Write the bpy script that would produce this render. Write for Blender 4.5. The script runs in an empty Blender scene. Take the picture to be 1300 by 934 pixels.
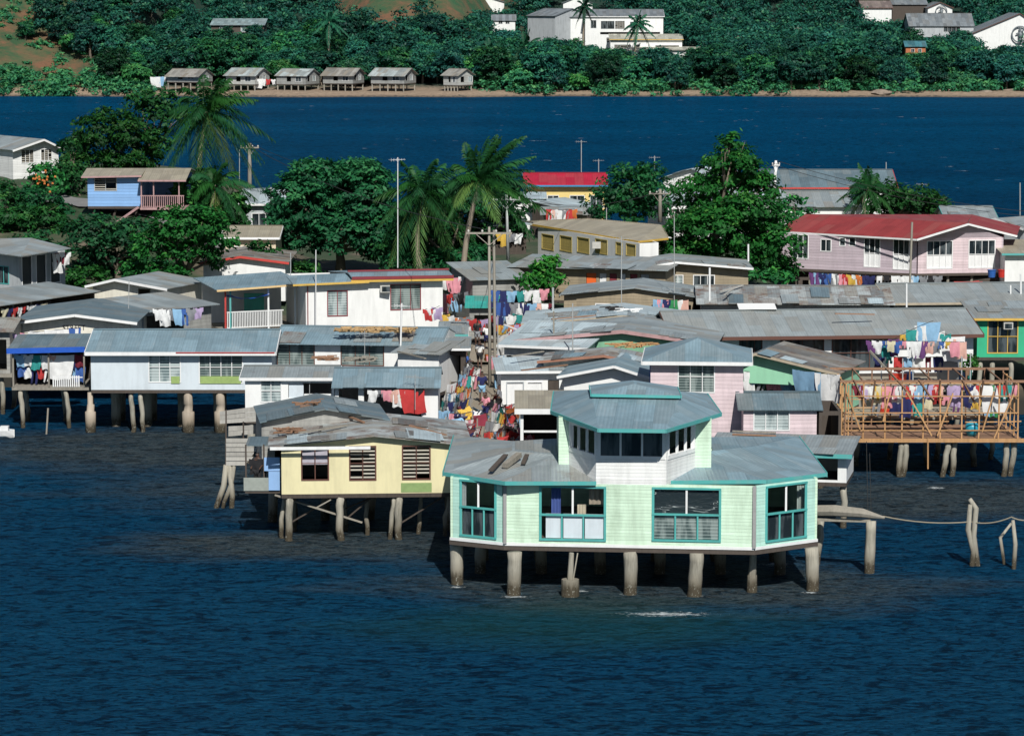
import bpy, math, random
import numpy as np
from mathutils import Vector as V, Matrix
R = random.Random(7)
NR = np.random.default_rng(11)
C = bpy.context.scene.collection
# ---------------------------------------------------------------- camera model
H, FP, TH = 25.3, 4000.0, math.atan(497/4000)
FWD = V((0, math.cos(TH), -math.sin(TH))); UP = V((0, math.sin(TH), math.cos(TH))); RT = V((1,0,0))
CAM = V((0,0,H))
def ray(u, v): return FWD + RT*((u-650)/FP) - UP*((v-467)/FP)
def P(u, v, Y):
    d = ray(u,v); return CAM + d*(Y/d.y)
def S(u, v, z):
    d = ray(u,v); return CAM + d*((z-H)/d.z)
def onwall(p0, p1, u, v):          # metres along the wall line, and height
    d = ray(u,v); a = (p1-p0).to_2d(); L = a.length; a = a/L; n = V((-a.y,a.x))
    t = (p0.to_2d()).dot(n)/d.to_2d().dot(n)
    q = CAM + d*t
    return (q.to_2d()-p0.to_2d()).dot(a), q.z
# ---------------------------------------------------------------- tagging
def tag(o, label=None, cat=None, group=None, kind=None):
    if label: o['label'] = label
    if cat: o['category'] = cat
    if group: o['group'] = group
    if kind: o['kind'] = kind
    return o
def thing(name, label, cat, loc, group=None):
    o = bpy.data.objects.new(name, None); C.objects.link(o); o.location = V(loc); o.empty_display_size = .3
    return tag(o, label, cat, group)
def root_loc(o):
    while o.parent: o = o.parent
    return V(o.location)
# ---------------------------------------------------------------- mesh builder (world coordinates)
class MB:
    def __init__(s): s.v=[]; s.f=[]; s.uv=[]; s.mi=[]; s.cur=0
    def face(s, idx, uv=None):
        s.f.append(idx); s.uv.append(uv or [(0,0)]*len(idx)); s.mi.append(s.cur)
    def poly(s, pts, uv=None):
        b = len(s.v); s.v += [tuple(p) for p in pts]; s.face(list(range(b,b+len(pts))), uv)
    def hexa(s, q):                # 4 bottom + 4 top corners
        b = len(s.v); s.v += [tuple(p) for p in q]
        for i in ((3,2,1,0),(4,5,6,7),(0,1,5,4),(1,2,6,5),(2,3,7,6),(3,0,4,7)): s.face([b+k for k in i])
        return s
    def box(s, c, size, rz=0):
        c=V(c); hx,hy,hz = [k/2 for k in size]; M = Matrix.Rotation(rz,3,'Z')
        return s.hexa([c+M@V((x,y,z)) for z in (-hz,hz) for x,y in ((-hx,-hy),(hx,-hy),(hx,hy),(-hx,hy))])
    def bar(s, p, q, w=.08, h=None):
        p=V(p); q=V(q); h=h or w; d=(q-p).normalized()
        a = d.cross(V((0,0,1))) if abs(d.z)<.95 else d.cross(V((0,1,0)))
        a.normalize(); b=d.cross(a).normalized(); a=a*w/2; b=b*h/2
        return s.hexa([p-a-b,p+a-b,p+a+b,p-a+b,q-a-b,q+a-b,q+a+b,q-a+b])
    def tube(s, pts, rad, n=8):
        pts=[V(p) for p in pts]
        if not isinstance(rad,(list,tuple)): rad=[rad]*len(pts)
        base=len(s.v); m=len(pts)
        ref = V((0,1,0))
        for i,p in enumerate(pts):
            d=(pts[min(i+1,m-1)]-pts[max(i-1,0)]).normalized()
            r = ref if abs(d.dot(ref))<.9 else V((1,0,0))
            a=d.cross(r).normalized(); b=d.cross(a)
            for k in range(n):
                t=2*math.pi*k/n; s.v.append(tuple(p+(a*math.cos(t)+b*math.sin(t))*rad[i]))
        for i in range(m-1):
            for k in range(n):
                k2=(k+1)%n; s.face([base+i*n+k,base+i*n+k2,base+(i+1)*n+k2,base+(i+1)*n+k])
        s.face([base+k for k in range(n)][::-1]); s.face([base+(m-1)*n+k for k in range(n)])
        return s
    def slab(s, pts, th=.05, udir=None):      # top polygon pts, thickened down, uv in metres along udir
        pts=[V(p) for p in pts]; n=V((0,0,0))
        for i in range(len(pts)): n += (pts[i]-pts[0]).cross(pts[(i+1)%len(pts)]-pts[0])
        n.normalize()
        if n.z<0: pts.reverse(); n=-n
        ud=V(udir) if udir is not None else pts[1]-pts[0]
        ud=(ud-n*ud.dot(n)).normalized(); vd=n.cross(ud)
        uv=lambda p:(p.dot(ud),p.dot(vd))
        top=pts; bot=[p-n*th for p in pts]; m=len(pts)
        s.poly(top,[uv(p) for p in top]); s.poly(bot[::-1],[uv(p) for p in bot[::-1]])
        for i in range(m):
            j=(i+1)%m; q=[bot[i],bot[j],top[j],top[i]]; s.poly(q,[uv(p) for p in q])
        return s
    def build(s, name, mat, parent=None, loc=None, smooth=False):
        org = root_loc(parent) if parent else V(loc if loc is not None else (0,0,0))
        me=bpy.data.meshes.new(name)
        me.from_pydata([(x-org.x,y-org.y,z-org.z) for x,y,z in s.v],[],s.f)
        uvl=me.uv_layers.new(name='UVMap'); flat=[c for f in s.uv for p in f for c in p]
        uvl.data.foreach_set('uv',flat)
        mats = mat if isinstance(mat,(list,tuple)) else [mat]
        for m in mats: me.materials.append(m)
        if len(mats)>1: me.polygons.foreach_set('material_index',s.mi)
        if smooth: me.polygons.foreach_set('use_smooth',[True]*len(me.polygons))
        me.update()
        o=bpy.data.objects.new(name,me); C.objects.link(o)
        if parent: o.parent=parent
        else: o.location=org
        return o
# ---------------------------------------------------------------- materials
_mc={}
def nmat(name):
    m=bpy.data.materials.new(name); m.use_nodes=True; nt=m.node_tree
    return m, nt, nt.nodes['Principled BSDF']
def nd(nt,t,**k):
    n=nt.nodes.new(t)
    for a,b in k.items(): setattr(n,a,b)
    return n
def val(nt,x,sock):
    if isinstance(x,(int,float)): sock.default_value=x
    else: nt.links.new(x,sock)
def mth(nt,op,a,b=None,c=None,clamp=False):
    n=nd(nt,'ShaderNodeMath',operation=op,use_clamp=clamp)
    val(nt,a,n.inputs[0])
    if b is not None: val(nt,b,n.inputs[1])
    if c is not None: val(nt,c,n.inputs[2])
    return n.outputs[0]
def mix(nt,fac,a,b,blend='MIX'):
    n=nd(nt,'ShaderNodeMix',data_type='RGBA',blend_type=blend)
    val(nt,fac,n.inputs[0])
    for x,i in ((a,6),(b,7)):
        if isinstance(x,tuple): n.inputs[i].default_value=(*x[:3],1)
        else: nt.links.new(x,n.inputs[i])
    return n.outputs[2]
def noise(nt,vec,scale,detail=4,rough=.6):
    n=nd(nt,'ShaderNodeTexNoise'); n.inputs['Scale'].default_value=scale; n.inputs['Detail'].default_value=detail; n.inputs['Roughness'].default_value=rough
    if vec is not None: nt.links.new(vec,n.inputs['Vector'])
    return n.outputs['Fac']
def mapv(nt,vec,sc):
    n=nd(nt,'ShaderNodeVectorMath',operation='MULTIPLY'); nt.links.new(vec,n.inputs[0]); n.inputs[1].default_value=sc
    return n.outputs[0]
def rng(nt,x,a,b,c=0,d=1):
    n=nd(nt,'ShaderNodeMapRange'); val(nt,x,n.inputs[0])
    for i,k in enumerate((a,b,c,d)): n.inputs[i+1].default_value=k
    return n.outputs[0]
def objvec(nt):
    tc=nd(nt,'ShaderNodeTexCoord'); oi=nd(nt,'ShaderNodeObjectInfo')
    a=nd(nt,'ShaderNodeVectorMath',operation='ADD'); nt.links.new(tc.outputs['Object'],a.inputs[0])
    sc=mth(nt,'MULTIPLY',oi.outputs['Random'],50.0); nt.links.new(sc,a.inputs[1]); return tc.outputs['Object'],a.outputs[0],oi.outputs['Random']
def bump(nt,b,h,st=.5,dist=.02):
    n=nd(nt,'ShaderNodeBump'); n.inputs['Strength'].default_value=st; n.inputs['Distance'].default_value=dist
    nt.links.new(h,n.inputs['Height']); nt.links.new(n.outputs[0],b.inputs['Normal'])
def paint(name,col,board=0,dirt=.3,rough=.6,dirtcol=None,vert=False):
    if name in _mc: return _mc[name]
    m,nt,b=nmat(name); ov,rv,rnd=objvec(nt)
    dc=dirtcol or tuple(k*.45+.02 for k in col)
    n1=noise(nt,mapv(nt,rv,(2.5,2.5,.35)),1.0,6,.65); n2=noise(nt,rv,.9,5,.7)
    f=mth(nt,'MULTIPLY',rng(nt,n1,.45,.75),dirt*1.3); g=mth(nt,'MULTIPLY',rng(nt,n2,.5,.8),dirt)
    f=mth(nt,'ADD',f,g,clamp=True); c=mix(nt,f,col,dc)
    if board:
        sx=nd(nt,'ShaderNodeSeparateXYZ'); nt.links.new(ov,sx.inputs[0])
        z=mth(nt,'ADD',sx.outputs['X' if vert else 'Z'],mth(nt,'MULTIPLY',mth(nt,'SUBTRACT',noise(nt,mapv(nt,rv,(.5,.5,1)),1.2,2,.5),.5),.1))
        fr=mth(nt,'FRACT',mth(nt,'DIVIDE',z,board)); line=rng(nt,fr,.0,.16,1,0)
        ids=mth(nt,'FLOOR',mth(nt,'DIVIDE',z,board))
        wn=nd(nt,'ShaderNodeTexWhiteNoise',noise_dimensions='1D'); nt.links.new(ids,wn.inputs['W'])
        c=mix(nt,mth(nt,'MULTIPLY',wn.outputs['Value'],.3),c,dc)
        c=mix(nt,mth(nt,'MULTIPLY',line,.24),c,tuple(k*.3 for k in col))
        bump(nt,b,mth(nt,'SUBTRACT',1.0,fr) if not vert else line,.6,.02)
    else: bump(nt,b,n1,.15,.02)
    nt.links.new(c,b.inputs['Base Color']); b.inputs['Roughness'].default_value=rough
    _mc[name]=m; return m
def roofm(name,col,rust=.15,rcol=(.16,.075,.04),sheet=.8,var=.35,rough=.5,pale=(.42,.44,.44)):
    if name in _mc: return _mc[name]
    m,nt,b=nmat(name); ov,rv,rnd=objvec(nt)
    uv=nd(nt,'ShaderNodeUVMap'); sx=nd(nt,'ShaderNodeSeparateXYZ'); nt.links.new(uv.outputs[0],sx.inputs[0])
    u,v=sx.outputs['X'],sx.outputs['Y']
    cu=mth(nt,'FLOOR',mth(nt,'DIVIDE',u,sheet)); row=mth(nt,'FLOOR',mth(nt,'DIVIDE',mth(nt,'ADD',v,mth(nt,'MULTIPLY',cu,.37)),2.6))
    cb=nd(nt,'ShaderNodeCombineXYZ'); nt.links.new(cu,cb.inputs[0]); nt.links.new(row,cb.inputs[1]); nt.links.new(rnd,cb.inputs[2])
    wn=nd(nt,'ShaderNodeTexWhiteNoise',noise_dimensions='3D'); nt.links.new(cb.outputs[0],wn.inputs['Vector'])
    n1=noise(nt,rv,.6,6,.7); n2=noise(nt,mapv(nt,rv,(1,1,1)),3.0,5,.7)
    k=rng(nt,wn.outputs['Value'],0,1,1-var,1+var*.55)
    kk=mth(nt,'MULTIPLY',k,rng(nt,n1,.3,.7,.82,1.15))
    cc=nd(nt,'ShaderNodeCombineColor')
    for i,x in enumerate(col): nt.links.new(mth(nt,'MULTIPLY',kk,x),cc.inputs[i])
    c=cc.outputs[0]
    wg=nd(nt,'ShaderNodeSeparateColor'); nt.links.new(wn.outputs['Color'],wg.inputs[0]); warm=mth(nt,'MULTIPLY',rng(nt,wg.outputs[1],.6,.75),min(.6,.12+rust*1.6)); c=mix(nt,warm,c,(.3,.26,.2))
    pw=mth(nt,'MULTIPLY',rng(nt,n2,.55,.8),.35); c=mix(nt,pw,c,pale)
    rr=mth(nt,'MULTIPLY',rng(nt,noise(nt,rv,.9,8,.75),.62-.22*rust,.78-.2*rust),min(1,rust*3.0+.05))
    c=mix(nt,rr,c,rcol)
    fr=mth(nt,'FRACT',mth(nt,'DIVIDE',u,sheet)); ln=rng(nt,mth(nt,'ABSOLUTE',mth(nt,'SUBTRACT',fr,.5)),.47,.5)
    rib=mth(nt,'SINE',mth(nt,'MULTIPLY',u,2*math.pi/.16))
    c=mix(nt,rng(nt,rib,.0,1,0,.14),c,tuple(x*.4 for x in col))  # corrugation troughs darkened in the colour, standing in for their shade
    st=noise(nt,mapv(nt,uv.outputs[0],(2.2,.25,1)),1.6,5,.7); c=mix(nt,rng(nt,st,.5,.75,0,.5),c,tuple(x*.55 for x in col)); c=mix(nt,rng(nt,st,.28,.42,.35,0),c,pale)
    c=mix(nt,mth(nt,'MULTIPLY',ln,.45),c,tuple(x*.3 for x in col))
    bump(nt,b,mth(nt,'MULTIPLY',rib,-1.0),.3,.02)
    nt.links.new(c,b.inputs['Base Color']); b.inputs['Roughness'].default_value=rough; b.inputs['Metallic'].default_value=.15
    _mc[name]=m; return m
def wood(name,col,dark=.5,scale=1.0,wet=False):
    if name in _mc: return _mc[name]
    m,nt,b=nmat(name); ov,rv,rnd=objvec(nt)
    n1=noise(nt,mapv(nt,rv,(6*scale,6*scale,.8*scale)),1.5,6,.7); n2=noise(nt,rv,1.3*scale,4,.6)
    c=mix(nt,rng(nt,n1,.35,.7),col,tuple(k*dark for k in col)); c=mix(nt,rng(nt,n2,.45,.75,0,.5),c,tuple(k*.6 for k in col))
    c=mix(nt,mth(nt,'MULTIPLY',rnd,.35),c,tuple(k*1.5+.02 for k in col))
    if wet:
        g=nd(nt,'ShaderNodeNewGeometry'); sx=nd(nt,'ShaderNodeSeparateXYZ'); nt.links.new(g.outputs['Position'],sx.inputs[0])
        zz=mth(nt,'ADD',sx.outputs['Z'],mth(nt,'MULTIPLY',mth(nt,'SUBTRACT',n1,.5),.9))
        c=mix(nt,rng(nt,zz,.35,.62,1,0),c,(.028,.028,.02)); c=mix(nt,rng(nt,zz,.6,1.05,.45,0),c,(.09,.065,.035))
        vo=noise(nt,rv,14,2,.5); c=mix(nt,mth(nt,'MULTIPLY',rng(nt,vo,.6,.68),rng(nt,zz,.3,.8,.7,0)),c,(.3,.3,.26))
    bump(nt,b,n1,.6,.03)
    nt.links.new(c,b.inputs['Base Color']); b.inputs['Roughness'].default_value=.85
    _mc[name]=m; return m
def plain(name,col,rough=.6,metal=0,var=.25,scale=5):
    if name in _mc: return _mc[name]
    m,nt,b=nmat(name); ov,rv,rnd=objvec(nt)
    c=mix(nt,mth(nt,'MULTIPLY',rng(nt,noise(nt,rv,scale,4,.6),.35,.75),var*1.6,clamp=True),col,tuple(k*.5 for k in col))
    nt.links.new(c,b.inputs['Base Color']); b.inputs['Roughness'].default_value=rough; b.inputs['Metallic'].default_value=metal
    _mc[name]=m; return m
def glassm(name,col=(.02,.03,.035),louv=0,rough=.08,c2=(.16,.2,.2)):
    if name in _mc: return _mc[name]
    m,nt,b=nmat(name); ov,rv,rnd=objvec(nt)
    f=rng(nt,noise(nt,mapv(nt,rv,(2.2,2.2,.5)),1.1,3,.5),.45,.58)
    c=mix(nt,mth(nt,'MULTIPLY',f,.85),col,c2)
    if louv:
        sx=nd(nt,'ShaderNodeSeparateXYZ'); nt.links.new(ov,sx.inputs[0]); fr=mth(nt,'FRACT',mth(nt,'DIVIDE',sx.outputs['Z'],louv))
        c=mix(nt,rng(nt,fr,.7,1.0,0,.6),c,tuple(k*2+.05 for k in c2)); bump(nt,b,fr,.5,.02)
    nt.links.new(c,b.inputs['Base Color']); b.inputs['Roughness'].default_value=rough
    _mc[name]=m; return m
def clothm(col):
    k='cloth_%d_%d_%d'%tuple(int(x*100) for x in col)
    if k in _mc: return _mc[k]
    m,nt,b=nmat(k); ov,rv,rnd=objvec(nt)
    c=mix(nt,rng(nt,noise(nt,rv,4,3,.5),.4,.7,0,.4),col,tuple(x*.6 for x in col))
    nt.links.new(c,b.inputs['Base Color']); b.inputs['Roughness'].default_value=.9
    _mc[k]=m; return m
def leafm(name,a,b2,hi,trans=.25):
    if name in _mc: return _mc[name]
    m,nt,b=nmat(name); at=nd(nt,'ShaderNodeAttribute',attribute_name='tint'); oi=nd(nt,'ShaderNodeObjectInfo')
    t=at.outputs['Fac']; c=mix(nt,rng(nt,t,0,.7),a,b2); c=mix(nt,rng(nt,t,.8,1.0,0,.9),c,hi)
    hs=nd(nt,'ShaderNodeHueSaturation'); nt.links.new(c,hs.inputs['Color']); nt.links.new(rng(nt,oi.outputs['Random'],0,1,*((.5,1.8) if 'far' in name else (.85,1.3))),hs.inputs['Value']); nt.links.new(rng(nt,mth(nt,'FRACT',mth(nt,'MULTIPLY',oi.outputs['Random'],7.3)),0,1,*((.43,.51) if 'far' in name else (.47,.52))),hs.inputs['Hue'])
    c=hs.outputs[0]; nt.links.new(c,b.inputs['Base Color']); b.inputs['Roughness'].default_value=.55; b.inputs['Specular IOR Level'].default_value=.25
    tr=nd(nt,'ShaderNodeBsdfTranslucent'); nt.links.new(c,tr.inputs[0]); ms=nd(nt,'ShaderNodeMixShader'); ms.inputs[0].default_value=trans
    out=nt.nodes['Material Output']; nt.links.new(b.outputs[0],ms.inputs[1]); nt.links.new(tr.outputs[0],ms.inputs[2]); nt.links.new(ms.outputs[0],out.inputs[0])
    _mc[name]=m; return m
# shared materials
M_mint=paint('mint_boards',(.6,.79,.62),.14,.6,dirtcol=(.36,.48,.36)); M_mintshade=paint('mint_boards_shaded',(.46,.74,.64),.14,.4,dirtcol=(.28,.42,.36))  # canted walls get a dimmer, bluer mint: their shade is in the colour
M_teal=paint('teal_trim',(.07,.36,.35),0,.5,.6,dirtcol=(.16,.34,.33)); M_white=paint('white_wall',(.78,.79,.78),0,.22); M_whiteb=paint('white_boards',(.8,.81,.8),.14,.32)
M_bwhite=paint('bluish_white_wall',(.6,.67,.72),0,.25); M_cream=paint('cream_sheet_wall',(.72,.66,.4),0,.25)
M_pink=paint('pink_boards',(.7,.57,.6),.2,.35); M_pinkshade=paint('pink_boards_shaded',(.52,.44,.49),.2,.2); M_blue=paint('pale_blue_boards',(.22,.42,.75),.22,.15)  # mauve copy of the pink paints shade on walls beside the brighter gable
M_greyw=paint('grey_wall',(.42,.45,.47),0,.4); M_greyb=paint('weathered_grey_boards',(.33,.33,.31),.22,.6); M_tan=paint('tan_boards',(.33,.27,.18),.2,.5)
M_paleg=paint('pale_green_wall',(.3,.62,.42),0,.2); M_green=paint('bright_green_wall',(.03,.42,.22),0,.25); M_yel=paint('yellow_trim',(.62,.4,.08),0,.3)
M_ochre=paint('ochre_shutter',(.42,.33,.1),.09,.3); M_ivory=paint('ivory_wall',(.75,.72,.62),0,.35); M_maroon=paint('maroon_trim',(.22,.03,.04),0,.3)
M_redt=paint('red_trim',(.5,.05,.04),0,.3); M_wtrim=paint('white_trim',(.75,.76,.76),0,.2); M_brownt=paint('brown_trim',(.12,.05,.035),0,.3); M_pinkt=paint('faded_pink_trim',(.42,.26,.26),0,.5)
M_sandt=paint('sandy_trim',(.42,.36,.27),0,.4)
M_roof=roofm('blue_grey_roof',(.235,.345,.405),.02,var=.2); M_roof2=roofm('grey_roof',(.32,.37,.385),.2,var=.2); M_rust=roofm('patched_rusty_roof',(.42,.46,.46),.62,var=.5,pale=(.55,.6,.62))
M_longroof=roofm('long_grey_roof',(.33,.375,.385),.1,var=.1); M_tanroof=roofm('tan_roof',(.42,.38,.29),.1,var=.15); M_redroof=roofm('red_roof',(.33,.05,.048),.0,var=.12,pale=(.42,.12,.11),rcol=(.2,.03,.02)); M_crim=roofm('crimson_roof',(.5,.02,.05),.0,var=.08,pale=(.5,.05,.08))
M_pale=roofm('pale_new_roof',(.48,.58,.62),.05,var=.2); M_dkroof=roofm('dark_slate_roof',(.15,.215,.25),.06,var=.2)
M_oldroof=roofm('weathered_brown_roof',(.28,.27,.25),.5,var=.5)
M_pile=wood('weathered_pile',(.36,.34,.28),.32,1,True); M_wood=wood('grey_timber',(.27,.25,.21),.5); M_dkwood=wood('dark_timber',(.07,.055,.045),.5)
M_new=wood('new_brown_timber',(.48,.27,.12),.6); M_newd=wood('stained_timber',(.25,.14,.085),.6); M_bark=wood('bark',(.16,.13,.1),.5); M_palmbark=wood('palm_bark',(.3,.25,.19),.5)
M_glass=glassm('dark_glass',(.015,.022,.026),0,.1,(.09,.11,.12)); M_glouv=glassm('louvre_glass',(.07,.1,.1),.14,.15,(.25,.3,.29)); M_pglass=glassm('pale_glass',(.15,.2,.21),.16,.2,(.4,.46,.46))
M_dark=plain('dark_interior',(.02,.02,.02),.9); M_pole=plain('galvanised_pole',(.45,.47,.47),.5,.3); M_wire=plain('dark_cable',(.03,.03,.03),.6)
M_slat=plain('louvre_slat',(.4,.38,.33),.6); M_deckm=wood('deck_planks',(.3,.26,.2),.5)
M_leaf=leafm('leaf_dark',(.008,.045,.018),(.018,.11,.03),(.06,.2,.045),.35); M_leafb=leafm('leaf_bright',(.01,.075,.02),(.026,.19,.035),(.09,.3,.055),.35)
M_leafm=leafm('leaf_teal',(.008,.055,.028),(.018,.13,.05),(.045,.2,.07),.35); M_far=leafm('leaf_far',(.008,.055,.055),(.018,.12,.085),(.05,.19,.1),.3); M_farb=leafm('leaf_far_haze_bright',(.014,.1,.06),(.04,.19,.085),(.09,.26,.1),.3)  # far leaves carry the bluish distance haze in their base colour
M_frond=leafm('palm_leaf',(.006,.045,.016),(.018,.1,.026),(.12,.2,.05),.25)
M_farfrond=leafm('palm_leaf_far',(.008,.055,.045),(.014,.1,.07),(.05,.16,.1),.3)  # far palms are tinted with the same haze
# ---------------------------------------------------------------- walls, windows, roofs
def wallseg(mb,p0,p1,z0,z1,ops=(),t=.12,trim0=0,trim1=0):
    p0=V((p0[0],p0[1],0)); p1=V((p1[0],p1[1],0)); a=(p1-p0); L=a.length; a/=L; n=V((-a.y,a.x,0))
    xs=sorted({trim0,L-trim1}|{min(max(k,trim0),L-trim1) for o in ops for k in (o[0],o[1])})
    for x0,x1 in zip(xs,xs[1:]):
        if x1-x0<.005: continue
        xm=(x0+x1)/2; cuts=sorted((max(o[2],z0),min(o[3],z1)) for o in ops if o[0]<xm<o[1]); z=z0; segs=[]
        for c0,c1 in cuts:
            if c0>z+.005: segs.append((z,c0))
            z=max(z,c1)
        if z<z1-.005: segs.append((z,z1))
        for za,zb in segs:
            q=[p0+a*x0,p0+a*x1,p0+a*x1+n*t,p0+a*x0+n*t]
            mb.hexa([V((k.x,k.y,za)) for k in q]+[V((k.x,k.y,zb)) for k in q])
def prism(mb,pts,n,t=.12):          # vertical polygon pts thickened along n
    n=V(n)*t; f=[V(p) for p in pts]; b=[p+n for p in f]; m=len(f)
    mb.poly(f); mb.poly(b[::-1])
    for i in range(m): j=(i+1)%m; mb.poly([f[j],f[i],b[i],b[j]])
def window(root,p0,p1,x0,x1,z0,z1,style='glass',nv=2,nh=1,fm=None,fw=.06):
    p0=V((p0[0],p0[1],0)); p1=V((p1[0],p1[1],0)); a=(p1-p0).normalized(); n=V((-a.y,a.x,0)); fm=fm or M_wtrim
    pt=lambda x,z,d=0: p0+a*x+n*d+V((0,0,z))
    if style=='door':
        d=MB(); d.hexa([pt(x0+.03,z0,.04),pt(x1-.03,z0,.04),pt(x1-.03,z0,.09),pt(x0+.03,z0,.09),pt(x0+.03,z1-.03,.04),pt(x1-.03,z1-.03,.04),pt(x1-.03,z1-.03,.09),pt(x0+.03,z1-.03,.09)])
        return d.build('door',fm,root)
    b=MB(); h=fw/2; e=-.025
    def rb(xa,za,xb,zb): b.bar(pt(xa,za,e+h),pt(xb,zb,e+h),fw,fw)
    rb(x0-h,z0,x1+h,z0); rb(x0-h,z1,x1+h,z1); rb(x0,z0+h,x0,z1-h); rb(x1,z0+h,x1,z1-h)
    xsp=[x0+(x1-x0)*i/nv for i in range(nv+1)]
    for x in xsp[1:-1]: b.bar(pt(x,z0+h,.012),pt(x,z1-h,.012),fw*.7,fw*.7)
    zs=[z0+(z1-z0)*i/nh for i in range(nh+1)]
    if style=='half': zs=[z0,z0+(z1-z0)*.5,z1]
    for z in zs[1:-1]:
        for xa,xb in zip(xsp,xsp[1:]): b.bar(pt(xa+.03,z,.014),pt(xb-.03,z,.014),fw*.6,fw*.6)
    w=b.build('window',fm,root)
    g=MB()
    def quad(xa,za,xb,zb,d): g.hexa([pt(xa,za,d),pt(xb,za,d),pt(xb,za,d+.012),pt(xa,za,d+.012),pt(xa,zb,d),pt(xb,zb,d),pt(xb,zb,d+.012),pt(xa,zb,d+.012)])
    if style in('glass','pale','louv'):
        quad(x0+.01,z0+.01,x1-.01,z1-.01,.06); g.build('pane',{'glass':M_glass,'pale':M_pglass,'louv':M_glouv}[style],w)
    elif style=='shutter': quad(x0+.02,z0+.02,x1-.02,z1-.02,.03); g.build('shutter',M_ochre,w)
    elif style=='slats':
        z=z0+.08
        while z<z1-.05:
            for xa,xb in zip(xsp,xsp[1:]):
                if R.random()<.88: g.hexa([pt(xa+.03,z,.03),pt(xb-.03,z,.03),pt(xb-.03,z+.05,.1),pt(xa+.03,z+.05,.1),pt(xa+.03,z+.012,.03),pt(xb-.03,z+.012,.03),pt(xb-.03,z+.062,.1),pt(xa+.03,z+.062,.1)])
            z+=.17
        g.build('louvre_slats',M_slat,w)
    elif style=='curtain':
        quad(x0+.02,z0+(z1-z0)*.45,x1-.02,z1-.02,.13); g.build('curtain',plain('grey_curtain',(.42,.4,.46),.9),w)
    elif style=='panel':
        quad(x0+.02,z0+.02,x1-.02,z1-.02,.05); g.build('panel',M_wtrim,w)
    elif style=='half':
        quad(x0+.02,z0+.02,x1-.02,z0+(z1-z0)*.5,.05); g.build('panel',M_wtrim,w)
        g=MB(); quad(x0+.02,z0+(z1-z0)*.5+.02,x1-.02,z1-.02,.06); g.build('pane',M_glass,w)
    return w
def patches(b,n,mats,edge=True):
    for (o,ud,vd,U,Vl) in b.slopes:
        nn=ud.cross(vd).normalized(); nn=nn if nn.z>0 else -nn
        for i in range(n):
            w=R.uniform(.75,1.7); h=R.uniform(.9,min(2.6,max(1,Vl*.8))); u=R.uniform(.1,max(.2,U-w-.1)); v=-R.uniform(.03,.16) if (edge and R.random()<.6) else R.uniform(0,max(.05,Vl-h)); a=R.uniform(-.06,.06); lift=.02+.008*i+R.uniform(0,.02)
            x=(ud*math.cos(a)+vd*math.sin(a)); y=(vd*math.cos(a)-ud*math.sin(a)); p=o+ud*u+vd*v+nn*(lift+.012); c=nn*R.uniform(0,.06)
            m=MB(); m.slab([p,p+x*w,p+x*w+y*h+c*.4,p+y*h+c],.015,x); m.build('roof_sheet',R.choice(mats),b.r)
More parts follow.
